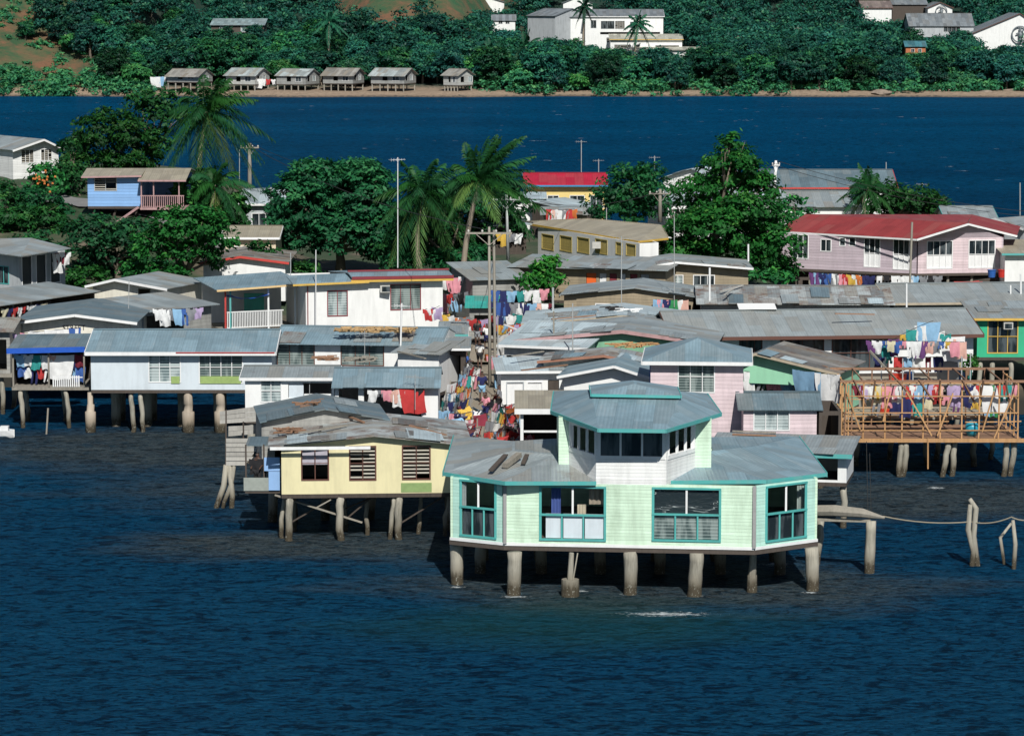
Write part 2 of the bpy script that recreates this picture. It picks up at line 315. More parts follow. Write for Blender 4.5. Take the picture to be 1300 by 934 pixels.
class Bld:
    def __init__(s,name,label,cat,poly,z0,z1,group=None):
        s.poly=[V((p[0],p[1],0)) for p in poly]; s.z0=z0; s.z1=z1
        c=sum((p for p in s.poly),V((0,0,0)))/len(s.poly); s.r=thing(name,label,cat,(c.x,c.y,z0),group)
        s.w=MB(); s.slopes=[]; s.a=(s.poly[1]-s.poly[0]).normalized(); s.n=V((-s.a.y,s.a.x,0))
        s.W=(s.poly[1]-s.poly[0]).length; s.D=(s.poly[-1]-s.poly[0]).length
    def seg(s,i): return s.poly[i],s.poly[(i+1)%len(s.poly)]
    def walls(s,mat,ops=None,skip=(),fm=None,segmat=None):
        ops=ops or {}; m=len(s.poly)
        for i in range(m):
            if i in skip: continue
            p0,p1=s.seg(i); lst=[]
            for o in ops.get(i,()):
                if o[0]=='m': x0,x1,z0,z1=o[1:5]; rest=o[5:]; z0+=s.z0; z1+=s.z0
                else:
                    x0,_=onwall(p0,p1,o[0],(o[1]+o[3])/2); x1,_=onwall(p0,p1,o[2],(o[1]+o[3])/2)
                    _,z1=onwall(p0,p1,(o[0]+o[2])/2,o[1]); _,z0=onwall(p0,p1,(o[0]+o[2])/2,o[3]); rest=o[4:]
                L=(p1-p0).length; x0,x1=max(min(x0,x1),.13),min(max(x0,x1),L-.13); z0=max(z0,s.z0+.02); z1=min(z1,s.z1-.05)
                if x1-x0<.15 or z1-z0<.15: continue
                lst.append((x0,x1,z0,z1)); st=rest[0] if rest else 'glass'
                if st!='hole': window(s.r,p0,p1,x0,x1,z0,z1,st,rest[1] if len(rest)>1 else 2,rest[2] if len(rest)>2 else 1,rest[3] if len(rest)>3 else fm)
            odd=i%2==1
            tgt=s.w
            if segmat and i in segmat: tgt=MB()
            wallseg(tgt,p0,p1,s.z0,s.z1,lst,trim0=.12 if odd else 0,trim1=.12 if odd else 0)
            if tgt is not s.w: tgt.build('wall',segmat[i],s.r)
        s.wm=mat; return s
    def corner(s,x,y,z): p=s.poly[0]+s.a*x+s.n*y; return V((p.x,p.y,z))
    def fascia(s,pts,mat,h=.16,t=.04,off=.03):
        b=MB()
        for p,q in zip(pts,pts[1:]):
            d=(q-p).normalized(); o=V((d.y,-d.x,0))*off; b.bar(p+o-V((0,0,h*.45)),q+o-V((0,0,h*.45)),t,h) if abs(d.z)<.9 else None
        return b.build('fascia',mat,s.r)
    def gable_x(s,rise,mat,fm=None,of=.4,ob=.4,os=.3,fh=.16,ridge=.5):
        D,W=s.D,s.W; yr=D*ridge; kf=rise/yr; kb=rise/(D-yr); z=s.z1+.07
        f0=s.corner(-os,-of,z-kf*of); f1=s.corner(W+os,-of,z-kf*of); r0=s.corner(-os,yr,z+rise); r1=s.corner(W+os,yr,z+rise)
        b0=s.corner(-os,D+ob,z-kb*ob); b1=s.corner(W+os,D+ob,z-kb*ob)
        m=MB(); m.slab([f0,f1,r1,r0],.05,s.a); m.slab([r0,r1,b1,b0],.05,s.a); s.slopes.append((f0,(f1-f0).normalized(),(r0-f0).normalized(),(f1-f0).length,(r0-f0).length))
        m.build('roof',mat,s.r)
        c=MB(); up=V((0,0,.03)); c.bar(r0+up,r1+up,.22,.05); c.build('ridge_cap',mat,s.r)
        for x,sg in ((0,1),(W,-1)):
            prism(s.w,[s.corner(x,0,s.z1),s.corner(x,D,s.z1),s.corner(x,yr,s.z1+rise-.02)],s.a*sg)
        if fm:
            s.fascia([f0,f1],fm,fh); s.fascia([f1,r1],fm,fh); s.fascia([r0,f0],fm,fh)
        return s
    def gable_y(s,rise,mat,fm=None,of=.4,ob=.3,os=.35,fh=.16,xr=.5,gm=None):
        D,W=s.D,s.W; xm=W*xr; kl=rise/xm; kr=rise/(W-xm); z=s.z1+.07
        l0=s.corner(-os,-of,z-kl*os); l1=s.corner(-os,D+ob,z-kl*os); r0=s.corner(xm,-of,z+rise); r1=s.corner(xm,D+ob,z+rise)
        e0=s.corner(W+os,-of,z-kr*os); e1=s.corner(W+os,D+ob,z-kr*os)
        m=MB(); m.slab([l0,r0,r1,l1],.05,s.n); m.slab([r0,e0,e1,r1],.05,s.n); m.build('roof',mat,s.r); s.slopes+=[(l0,(r0-l0).normalized(),s.n,(r0-l0).length,(l1-l0).length*.9),(r0,(e0-r0).normalized(),s.n,(e0-r0).length,(l1-l0).length*.9)]
        for y,sg in ((0,1),(D,-1)):
            t=MB() if (gm and y==0) else s.w
            prism(t,[s.corner(0,y,s.z1),s.corner(W,y,s.z1),s.corner(xm,y,s.z1+rise-.02)],s.n*sg)
            if t is not s.w: t.build('gable',gm,s.r)
        if fm: s.fascia([l0,r0,e0],fm,fh)
        return s
    def skillion(s,rise,mat,fm=None,of=.4,ob=.3,os=.3,fh=.16):      # rise towards the back (may be negative)
        D,W=s.D,s.W; k=rise/D; z=s.z1+.07+max(0,-rise)
        m=MB(); f0=s.corner(-os,-of,z-k*of); f1=s.corner(W+os,-of,z-k*of)
        m.slab([f0,f1,s.corner(W+os,D+ob,z+k*(D+ob)),s.corner(-os,D+ob,z+k*(D+ob))],.05,s.a); m.build('roof',mat,s.r); q_=s.corner(-os,D+ob,z+k*(D+ob)); s.slopes.append((f0,(f1-f0).normalized(),(q_-f0).normalized(),(f1-f0).length,(q_-f0).length))
        zf=s.z1+max(0,-rise); zb=s.z1+max(0,rise)
        for x,sg in ((0,1),(W,-1)):
            if abs(rise)>.02: prism(s.w,[s.corner(x,0,s.z1),s.corner(x,D,s.z1)]+([s.corner(x,D,zb)] if rise>0 else [s.corner(x,0,zf)]),s.a*sg)
        y0=D if rise>0 else 0
        if abs(rise)>.02: prism(s.w,[s.corner(.13,y0,s.z1),s.corner(W-.13,y0,s.z1),s.corner(W-.13,y0,s.z1+abs(rise)),s.corner(.13,y0,s.z1+abs(rise))],s.n*(-1 if rise>0 else 1))
        if fm: s.fascia([f0,f1],fm,fh)
        return s
    def hip(s,rise,mat,fm=None,o=.4,fh=.16):
        D,W=s.D,s.W; z=s.z1+.07; k=min(D,W)/2; kk=rise/k
        c=[s.corner(-o,-o,z-kk*o),s.corner(W+o,-o,z-kk*o),s.corner(W+o,D+o,z-kk*o),s.corner(-o,D+o,z-kk*o)]
        if W>=D: r0,r1=s.corner(k,D/2,z+rise),s.corner(W-k,D/2,z+rise); fs=[[c[0],c[1],r1,r0],[c[1],c[2],r1],[c[2],c[3],r0,r1],[c[3],c[0],r0]]
        else: r0,r1=s.corner(W/2,k,z+rise),s.corner(W/2,D-k,z+rise); fs=[[c[0],c[1],r0],[c[1],c[2],r1,r0],[c[2],c[3],r1],[c[3],c[0],r0,r1]]
        m=MB()
        for f in fs: m.slab(f,.04,f[1]-f[0])
        m.build('roof',mat,s.r)
        if fm: s.fascia(c+[c[0]],fm,fh)
        return s
    def floor(s,mat=None,ext=0,th=.18):
        m=MB(); q=s.poly; c=sum(q,V((0,0,0)))/len(q)
        pts=[V((p.x,p.y,s.z0-.004))+(p-c).normalized()*ext for p in q]; m.slab(pts,th,s.a); m.build('floor',mat or M_dkwood,s.r); return s
    def piles(s,pts,r=.22,zb=-.6,mat=None,lean=.08,name='pile'):
        for x,y in pts:
            p=s.corner(x,y,s.z0-.18); pile_mesh(p,zb,r,mat or M_pile,lean).build(name,mat or M_pile,s.r,smooth=True)
        return s
    def done(s): s.w.build('wall',s.wm,s.r); return s
def pile_mesh(top,zb,r,mat=None,lean=.1,n=9):
    b=MB(); L=top.z-zb; k=7; dx,dy=R.uniform(-lean,lean)*L,R.uniform(-lean,lean)*L*.5; pts=[];rad=[]
    for i in range(k+1):
        t=i/k; wb=.045 if r<.2 else .015; pts.append(V((top.x+dx*t+R.uniform(-wb,wb)+wb*1.5*math.sin(t*4+r*90),top.y+dy*t+R.uniform(-wb,wb),top.z-L*t))); rad.append(r*(1+.04*math.sin(t*5+r*50)+R.uniform(-.05,.05))*(1+.25*max(0,t-.7)))
    return b.tube(pts,rad,n)
def wbox(e0,e1,ze,depth):
    p0=S(*e0,ze); p1=S(*e1,ze); a=V((p1.x-p0.x,p1.y-p0.y,0)).normalized(); n=V((-a.y,a.x,0)); return [p0,p1,p1+n*depth,p0+n*depth]
# ---------------------------------------------------------------- vegetation
def leaf_arrays(blobs,leaf=.22,per=14,dens=1.0,clump=.5,fill=.12):
    ps=[];ns=[];ts=[]
    for c,r in blobs:
        c=np.array(c,float); r=np.array(r,float)*np.ones(3)
        area=4*math.pi*((r[0]*r[1])**1.6/3+(r[0]*r[2])**1.6/3+(r[1]*r[2])**1.6/3)**(1/1.6)
        nc=max(6,int(area*dens/(clump*clump*1.6)))
        d=NR.normal(size=(nc,3)); d/=np.linalg.norm(d,axis=1)[:,None]
        d[:,2]=np.where(d[:,2]<-.55,-d[:,2],d[:,2])
        rad=1.0-np.abs(NR.normal(0,.13,nc)); rad[NR.random(nc)<fill]*=.6
        lump=1+.12*np.sin(d[:,0]*5+c[0])*np.sin(d[:,2]*6+c[2])+.08*np.sin(d[:,1]*9+c[1])
        cc=c+d*r*(rad*lump)[:,None]; ct=np.clip(NR.normal(.4,.25,nc)+.18*d[:,2],0,1)  # clump tint lifted toward the crown top, as if lit from above
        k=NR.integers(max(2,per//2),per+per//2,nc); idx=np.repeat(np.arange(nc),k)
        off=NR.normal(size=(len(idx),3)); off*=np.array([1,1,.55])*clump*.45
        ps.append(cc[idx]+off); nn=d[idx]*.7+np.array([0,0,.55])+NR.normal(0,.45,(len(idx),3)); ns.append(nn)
        ts.append(np.clip(ct[idx]+NR.normal(0,.12,len(idx))+off[:,2]*.5,0,1))  # leaves high in a clump tinted lighter, top light in the colour
    return np.concatenate(ps),np.concatenate(ns),np.concatenate(ts),leaf
def leaf_mesh(name,arr,mat,org):
    p,n,t,leaf=arr; n=n/np.linalg.norm(n,axis=1)[:,None]; p=p-np.array(org)
    a=np.cross(n,NR.normal(size=n.shape)); a/=np.linalg.norm(a,axis=1)[:,None]; b=np.cross(n,a)
    s=(leaf*NR.uniform(.6,1.35,len(p)))[:,None]; L=a*s; W=b*s*.5
    v=np.stack([p-L,p-W-L*.1,p+L,p+W-L*.1],1).reshape(-1,3); N=len(p)
    me=bpy.data.meshes.new(name); me.vertices.add(4*N); me.vertices.foreach_set('co',v.astype(np.float32).ravel())
    me.loops.add(4*N); me.loops.foreach_set('vertex_index',np.arange(4*N,dtype=np.int32)); me.polygons.add(N)
    me.polygons.foreach_set('loop_start',np.arange(0,4*N,4,dtype=np.int32)); me.polygons.foreach_set('loop_total',np.full(N,4,dtype=np.int32))
    at=me.attributes.new('tint','FLOAT','FACE'); at.data.foreach_set('value',t.astype(np.float32)); me.materials.append(mat); me.update(); me.validate()
    return me
def limbs(base,blobs,r0,bark,root,fork=.35,lean=None):
    top=V(blobs[0][0]); b=V(base); f=b.lerp(V((b.x*.5+top.x*.5,b.y*.5+top.y*.5,top.z)),fork)
    m=MB(); m.tube([b-V((0,0,.3)),b.lerp(f,.5)+V((R.uniform(-.15,.15),0,0)),f],[r0*1.25,r0,r0*.8],9)
    m.build('trunk',bark,root,smooth=True); m=MB()
    for c,r in blobs[:9]:
        c=V(c); mid=f.lerp(c,.5)+V((R.uniform(-.3,.3),R.uniform(-.3,.3),.2)); m.tube([f-V((0,0,.15)),mid,c],[r0*.55,r0*.35,r0*.12],6)
        for _ in range(3): q=c+V((R.uniform(-1,1),R.uniform(-1,1),R.uniform(-.4,.8)))*(r[0]*.7 if hasattr(r,'__len__') else r*.7); m.tube([mid,mid.lerp(q,.6)+V((0,0,.1)),q],[r0*.22,r0*.14,r0*.05],5)
    m.build('limbs',bark,root,smooth=True)
def tree_px(name,label,base,blobs,Y,mat=None,leaf=.24,per=14,dens=1.0,clump=.55,r0=.28,group=None,depth=1.0,cat='tree'):
    """base=(u,v) foot of trunk, blobs=(u,v,ru,rv) crown masses measured at depth Y"""
    b=P(base[0],base[1],Y); sc=Y/FP*1.008; bl=[]
    for k in blobs:
        c=P(k[0],k[1],Y+(k[4] if len(k)>4 else R.uniform(-1,1)*depth)); bl.append((tuple(c),(k[2]*sc,(k[2]+k[3])*.5*sc,k[3]*sc)))
    t=thing(name,label,cat,b,group); limbs(b,bl,r0,M_bark,t)
    o=bpy.data.objects.new('crown',leaf_mesh('crown',leaf_arrays(bl,leaf,per,dens,clump),mat or M_leaf,b)); C.objects.link(o); o.parent=t
    return t
def frond_mesh(mb,c,az,el,L,wind,n=20,droop=1.0,lw=.075,ll=.75,separate_=True):
    d=V((math.cos(az)*math.cos(el),math.sin(az)*math.cos(el),math.sin(el))); pts=[]
    for i in range(n+1):
        t=i/n; pts.append(c+d*L*t+V((0,0,-droop*L*.55*t*t))+V(wind)*(t**1.7)*L)
    mb.tube(pts[::2]+([pts[-1]] if n%2 else []),[.035*(1-.8*i/(n/2+1)) for i in range(len(pts[::2])+(1 if n%2 else 0))],4)
    for i in range(2,n+1):
        t=i/n; f=(pts[i]-pts[i-1]).normalized(); side=f.cross(V((0,0,1)));
        if side.length<.1: side=V((1,0,0))
        side.normalize(); ln=ll*(math.sin(math.pi*min(1,t*.85+.12))**.6)*L/3.6
        for s in (-1,1):
            for h in (0,.5):
                b=pts[i-1].lerp(pts[i],h); e=b+(side*s*.62+f*.62+V((0,0,-.38-.5*R.random()))+V(wind)*.5)*ln*1.15*R.uniform(.8,1.1)
                w=f*lw; m_=b.lerp(e,.5)+V((0,0,.06)); mb.poly([b-w*.6,m_-w,e,m_+w])
def palm(name,label,base,top,L=3.6,n=20,wind=(0,0,0),emin=2.25,dr=1.0,group=None,r=.16,mat=None,separate=True,seed=1,curve=.6,lw=.075):
    rr=random.Random(seed); base=V(base); top=V(top); t=thing(name,label,'palm tree',base,group); m=MB(); k=9; pts=[];rad=[]
    for i in range(k+1):
        s=i/k; pts.append(base.lerp(top,s)+V((curve*math.sin(math.pi*s)*-.5,0,0))); rad.append(r*(1.35-.55*s+(.25 if i==0 else 0)))
    m.tube(pts,rad,8); m.build('trunk',M_palmbark,t,smooth=True)
    mat=mat or M_frond; acc=MB()
    for i in range(n):
        az=i*2.399+rr.uniform(-.2,.2); q=i/n; el=1.4-emin*q+rr.uniform(-.15,.15); mb=MB() if separate else acc
        w=V(wind)*(1.1-.5*q)
        frond_mesh(mb,top,az,el,L*rr.uniform(.85,1.08),w,droop=(.45+.95*q+rr.uniform(0,.35))*dr,n=16 if separate else 10,lw=lw,separate_=separate)
        if separate:
            o=mb.build('frond',mat,t); at=o.data.attributes.new('tint','FLOAT','FACE'); at.data.foreach_set('value',[min(1,max(0,rr.uniform(.15,.75)+(.35 if q>.8 else 0)))]*len(o.data.polygons))
    if not separate:
        o=acc.build('crown',mat,t); at=o.data.attributes.new('tint','FLOAT','FACE'); at.data.foreach_set('value',[rr.random()*.9 for _ in o.data.polygons])
    if separate:
        m=MB()
        for i in range(6): a=i*1.05; m.tube([top+V((math.cos(a)*.18,math.sin(a)*.18,-.1)),top+V((math.cos(a)*.24,math.sin(a)*.24,-.22)),top+V((math.cos(a)*.22,math.sin(a)*.22,-.36))],[.06,.12,.05],6)
        m.build('coconut_cluster',plain('husk',(.16,.11,.05)),t,smooth=True)
    return t
# ---------------------------------------------------------------- terrain, sea, sky
def sm(x): x=min(1,max(0,x)); return x*x*(3-2*x)
def island_z(x,y):
    sh=181+2*math.sin(x*.21)+1.2*math.sin(x*.53+1)-(4 if x>12 else 0)+8*sm((-x-6)/5)
    z=-1.2+3.0*sm((y-sh)/13)
    z+=1.2*sm((y-200)/30)
    z+=4.4*sm((y-214)/24)*sm((-x-15)/13)
    z+=1.2*sm((y-236)/30)*sm((-x-22)/12)
    z-= (z+1.5)*sm((y-282)/26)
    return z+.12*math.sin(x*1.3)*math.sin(y*1.1)
def far_z(x,y):
    sh=664+2.5*math.sin(x*.05)+1.5*math.sin(x*.17)
    d=y-sh; z=-.8+1.9*sm(d/9)+.075*max(0,d-14)
    z+=.33*max(0,d-6)*sm((-x-72)/18)*(1-.5*sm((d-60)/60))
    z+=.17*max(0,y-742)*sm((-x+5)/60) +.16*max(0,y-775)
    z+=.22*max(0,y-715)*sm((-x-2)/14)*sm((x+48)/20)*(1-sm((y-790)/40))
    return z+.6*math.sin(x*.11+y*.03)*sm(d/40)
def grid(name,fx,x0,x1,nx,ys,mat,kind='structure'):
    vs=[];fs=[];n=nx+1
    for y in ys:
        for i in range(n): x=x0+(x1-x0)*i/nx; vs.append((x,y,fx(x,y)))
    for j in range(len(ys)-1):
        for i in range(nx): a=j*n+i; fs.append((a,a+1,a+n+1,a+n))
    me=bpy.data.meshes.new(name); me.from_pydata(vs,[],fs); me.materials.append(mat); me.polygons.foreach_set('use_smooth',[True]*len(fs))
    o=bpy.data.objects.new(name,me); C.objects.link(o); return tag(o,kind=kind)
def pos(nt):
    g=nd(nt,'ShaderNodeNewGeometry'); sx=nd(nt,'ShaderNodeSeparateXYZ'); nt.links.new(g.outputs['Position'],sx.inputs[0]); return g.outputs['Position'],sx.outputs
def m_island():
    m,nt,b=nmat('island_ground'); p,s=pos(nt); n=noise(nt,p,.7,6,.7); n2=noise(nt,p,.18,4,.6)
    c=mix(nt,rng(nt,n,.35,.65),(.15,.12,.085),(.07,.06,.04)); c=mix(nt,rng(nt,n2,.38,.52,0,.9),c,(.02,.05,.018)); nt.links.new(c,b.inputs['Base Color']); b.inputs['Roughness'].default_value=.95; c=mix(nt,rng(nt,s['Z'],.6,1.4,1,0),c,(.02,.02,.016)); nt.links.new(c,b.inputs['Base Color']); bump(nt,b,n,.5,.2); return m
def m_far():
    m,nt,b=nmat('far_shore_ground'); p,s=pos(nt); n=noise(nt,p,.12,7,.7); n2=noise(nt,p,.045,4,.6); n3=noise(nt,p,1.1,5,.7)
    c=mix(nt,rng(nt,n,.42,.6),(.17,.085,.045),(.025,.075,.03)); c=mix(nt,rng(nt,n2,.5,.62,0,.7),c,(.012,.1,.04)); gm=mth(nt,'MAXIMUM',rng(nt,s['X'],-95,-80,1,0),mth(nt,'MULTIPLY',rng(nt,mth(nt,'ABSOLUTE',mth(nt,'ADD',s['X'],23.0)),16,30,1,0),rng(nt,s['Y'],712,730))); c=mix(nt,gm,(.004,.03,.02),c); c=mix(nt,rng(nt,n3,.5,.75,0,.6),c,(.04,.05,.03))
    zz=mth(nt,'ADD',s['Z'],mth(nt,'MULTIPLY',mth(nt,'SUBTRACT',n3,.5),1.6))
    sand=mix(nt,rng(nt,n3,.35,.7),(.33,.25,.18),(.19,.14,.1)); c=mix(nt,rng(nt,zz,1.3,1.9,1,0),c,sand); c=mix(nt,rng(nt,zz,.1,.45,1,0),c,(.07,.06,.05))
    nt.links.new(c,b.inputs['Base Color']); b.inputs['Roughness'].default_value=.95; bump(nt,b,n3,.5,.6); return m
FOAM=[]   # world positions of broken wave patches: x,y,rx,ry
def m_sea():
    m,nt,b=nmat('sea_water'); p,s=pos(nt)
    w1=noise(nt,mapv(nt,p,(.55,.8,.5)),1.0,9,.72); w2=noise(nt,mapv(nt,p,(1.6,2.6,1)),1.0,5,.65); lo=noise(nt,mapv(nt,p,(.014,.03,.1)),1.0,4,.6); w3=noise(nt,mapv(nt,p,(.1,.25,.5)),1.0,4,.6)
    wA=noise(nt,mapv(nt,p,(.75,1.15,.5)),1.0,5,.62); wA.node.inputs['Distortion'].default_value=1.3
    rdg=mth(nt,'SUBTRACT',1.0,mth(nt,'MULTIPLY',mth(nt,'ABSOLUTE',mth(nt,'SUBTRACT',wA,.5)),9.0),clamp=True)
    wB=noise(nt,mapv(nt,p,(2.1,3.4,.5)),1.0,4,.6); wB.node.inputs['Distortion'].default_value=1.0
    rdB=mth(nt,'SUBTRACT',1.0,mth(nt,'MULTIPLY',mth(nt,'ABSOLUTE',mth(nt,'SUBTRACT',wB,.5)),12.0),clamp=True)
    c=mix(nt,rng(nt,lo,.35,.65),(.001,.02,.062),(.001,.034,.085))
    near=rng(nt,s['Y'],110,165,1,0)
    c=mix(nt,mth(nt,'MULTIPLY',rng(nt,s['Y'],180,560,0,.75),rng(nt,lo,.3,.6,.5,1)),c,(.0003,.08,.2))
    c=mix(nt,mth(nt,'MULTIPLY',rng(nt,wA,.5,.66),.35),c,(.003,.06,.13)); c=mix(nt,rng(nt,wA,.36,.5,.8,0),c,(.001,.01,.026)); nr=rng(nt,s['Y'],150,330,1,.25); c=mix(nt,mth(nt,'MULTIPLY',mth(nt,'MULTIPLY',rdg,rng(nt,wB,.42,.6)),mth(nt,'MULTIPLY',nr,.45)),c,(.008,.1,.2)); c=mix(nt,mth(nt,'MULTIPLY',rdB,mth(nt,'MULTIPLY',rng(nt,wA,.42,.58),mth(nt,'MULTIPLY',nr,.35))),c,(.012,.1,.19)); c=mix(nt,mth(nt,'MULTIPLY',rng(nt,wB,.35,.47,.7,0),nr),c,(.001,.008,.022))  # lit wave faces and dark troughs painted into the water colour
    c=mix(nt,mth(nt,'MULTIPLY',rng(nt,w2,.55,.72),.5),c,(.014,.11,.19)); c=mix(nt,rng(nt,w2,.3,.45,.5,0),c,(.001,.008,.02))  # finer ripples lightened and darkened in the colour likewise
    # silty water round the piles
    def blob(cx,cy,rx,ry):
        dx=mth(nt,'DIVIDE',mth(nt,'SUBTRACT',s['X'],cx),rx); dy=mth(nt,'DIVIDE',mth(nt,'SUBTRACT',s['Y'],cy),ry)
        return mth(nt,'SQRT',mth(nt,'ADD',mth(nt,'MULTIPLY',dx,dx),mth(nt,'MULTIPLY',dy,dy)))
    mud=None
    for a in ((6,130,13,6.5),(-6,139.5,12,4.5),(4,127.5,8,4),(-16,168,16,10),(18,152,16,7),(0,160,22,18)):
        k=rng(nt,mth(nt,'ADD',blob(*a),mth(nt,'MULTIPLY',mth(nt,'SUBTRACT',w3,.5),1.2)),.55,1.15,1,0); mud=k if mud is None else mth(nt,'MAXIMUM',mud,k)
    mc=mix(nt,rng(nt,wA,.4,.6),(.008,.014,.015),(.055,.06,.046)); mc=mix(nt,mth(nt,'MULTIPLY',rdB,.6),mc,(.14,.14,.11))  # silt colour, with light ripple crests painted over it
    c=mix(nt,mth(nt,'MULTIPLY',mud,.62),c,mc)
    tq=rng(nt,mth(nt,'ADD',blob(2.5,122,9,5.5),mth(nt,'MULTIPLY',mth(nt,'SUBTRACT',w3,.5),1.0)),.4,1.2,.5,0); c=mix(nt,tq,c,(.012,.06,.055))
    # white caps
    wc=noise(nt,mapv(nt,p,(.16,.42,1)),1.0,2,.5); wf=noise(nt,mapv(nt,p,(.7,1.6,1)),1.0,3,.6)
    cap=mth(nt,'MULTIPLY',mth(nt,'MULTIPLY',rng(nt,wc,.7,.72),rng(nt,wf,.55,.6)),rng(nt,s['Y'],180,260,0,.75)); fo=cap
    fn=noise(nt,mapv(nt,p,(3.2,6.5,1)),1.0,7,.8)
    for a in FOAM:
        k=rng(nt,mth(nt,'ADD',blob(*a),mth(nt,'MULTIPLY',mth(nt,'SUBTRACT',fn,.5),6.5)),.35,.7,.8,0); fo=mth(nt,'MAXIMUM',fo,k)
    c=mix(nt,fo,c,(.7,.76,.78))
    h=mth(nt,'ADD',mth(nt,'MULTIPLY',w1,1.0),mth(nt,'MULTIPLY',w2,.35)); h=mth(nt,'ADD',h,mth(nt,'MULTIPLY',w3,1.4)); h=mth(nt,'ADD',h,mth(nt,'MULTIPLY',wB,.5)); h=mth(nt,'ADD',h,mth(nt,'MULTIPLY',wA,.8))
    bn=nd(nt,'ShaderNodeBump'); bn.inputs['Strength'].default_value=.9; bn.inputs['Distance'].default_value=.6; nt.links.new(h,bn.inputs['Height'])
    di=nd(nt,'ShaderNodeBsdfDiffuse'); nt.links.new(c,di.inputs[0]); nt.links.new(bn.outputs[0],di.inputs['Normal'])
    gl=nd(nt,'ShaderNodeBsdfGlossy'); gl.inputs['Roughness'].default_value=.1; nt.links.new(bn.outputs[0],gl.inputs['Normal']); gl.inputs[0].default_value=(.4,.75,1,1)
    fr=nd(nt,'ShaderNodeFresnel'); fr.inputs[0].default_value=1.33; nt.links.new(bn.outputs[0],fr.inputs['Normal'])
    ms=nd(nt,'ShaderNodeMixShader'); nt.links.new(mth(nt,'MINIMUM',mth(nt,'MULTIPLY',fr.outputs[0],.34),.2),ms.inputs[0]); nt.links.new(di.outputs[0],ms.inputs[1]); nt.links.new(gl.outputs[0],ms.inputs[2]); nt.links.new(ms.outputs[0],nt.nodes['Material Output'].inputs[0]); nt.nodes.remove(b)
    return m
_p=S(845,779,0); FOAM.append((_p.x,_p.y,1.7,.45))
for u,v,rx,ry in ((735,750,.4,.2),(653,757,.55,.25),(580,745,.35,.2),(985,716,.6,.5),(798,754,.35,.2),(884,756,.4,.2),(690,684,.5,.4),(1188,619,.5,.3),(1030,752,.35,.2)):
    _p=S(u,v,0); FOAM.append((_p.x,_p.y,rx,ry))
grid('sea',lambda x,y:0,-1500,1500,30,[-200,60,110,140,200,300,500,700,3000],m_sea())
grid('seabed',lambda x,y:-4,-1500,1500,4,[-200,3000],plain('seabed_mud',(.02,.03,.03)))
grid('island_ground',island_z,-75,80,110,[168+i*1.4 for i in range(105)],m_island())
grid('far_shore',far_z,-420,420,210,[655+i*2.2 for i in range(30)]+[722+i*6 for i in range(60)],m_far())
W=bpy.data.worlds.new('World'); bpy.context.scene.world=W; W.use_nodes=True; nt=W.node_tree
sky=nt.nodes.new('ShaderNodeTexSky'); sky.sky_type='NISHITA'; sky.sun_disc=False; EL,AZ=math.radians(42),math.radians(171)
sky.sun_elevation=EL; sky.sun_rotation=AZ; sky.air_density=1.0; sky.dust_density=.6; sky.ozone_density=2.5; nt.links.new(sky.outputs[0],nt.nodes['Background'].inputs[0]); nt.nodes['Background'].inputs[1].default_value=.048
sd=V((math.sin(AZ)*math.cos(EL),math.cos(AZ)*math.cos(EL),math.sin(EL)))
L=bpy.data.lights.new('sun','SUN'); L.energy=4.9; L.angle=math.radians(.5); L.color=(1,.965,.9); lo=bpy.data.objects.new('sun',L); C.objects.link(lo); lo.rotation_euler=(-sd).to_track_quat('-Z','Y').to_euler(); lo.location=(0,0,80)
cd=bpy.data.cameras.new('camera'); cam=bpy.data.objects.new('camera',cd); C.objects.link(cam); cam.location=CAM; cam.rotation_euler=(math.pi/2-TH,0,0); cd.sensor_width=36; cd.lens=36*FP/1300; cd.clip_end=6000; cd.clip_start=1
bpy.context.scene.camera=cam; vs=bpy.context.scene.view_settings; vs.view_transform='Standard'; vs.look='None'; vs.exposure=0; vs.gamma=1
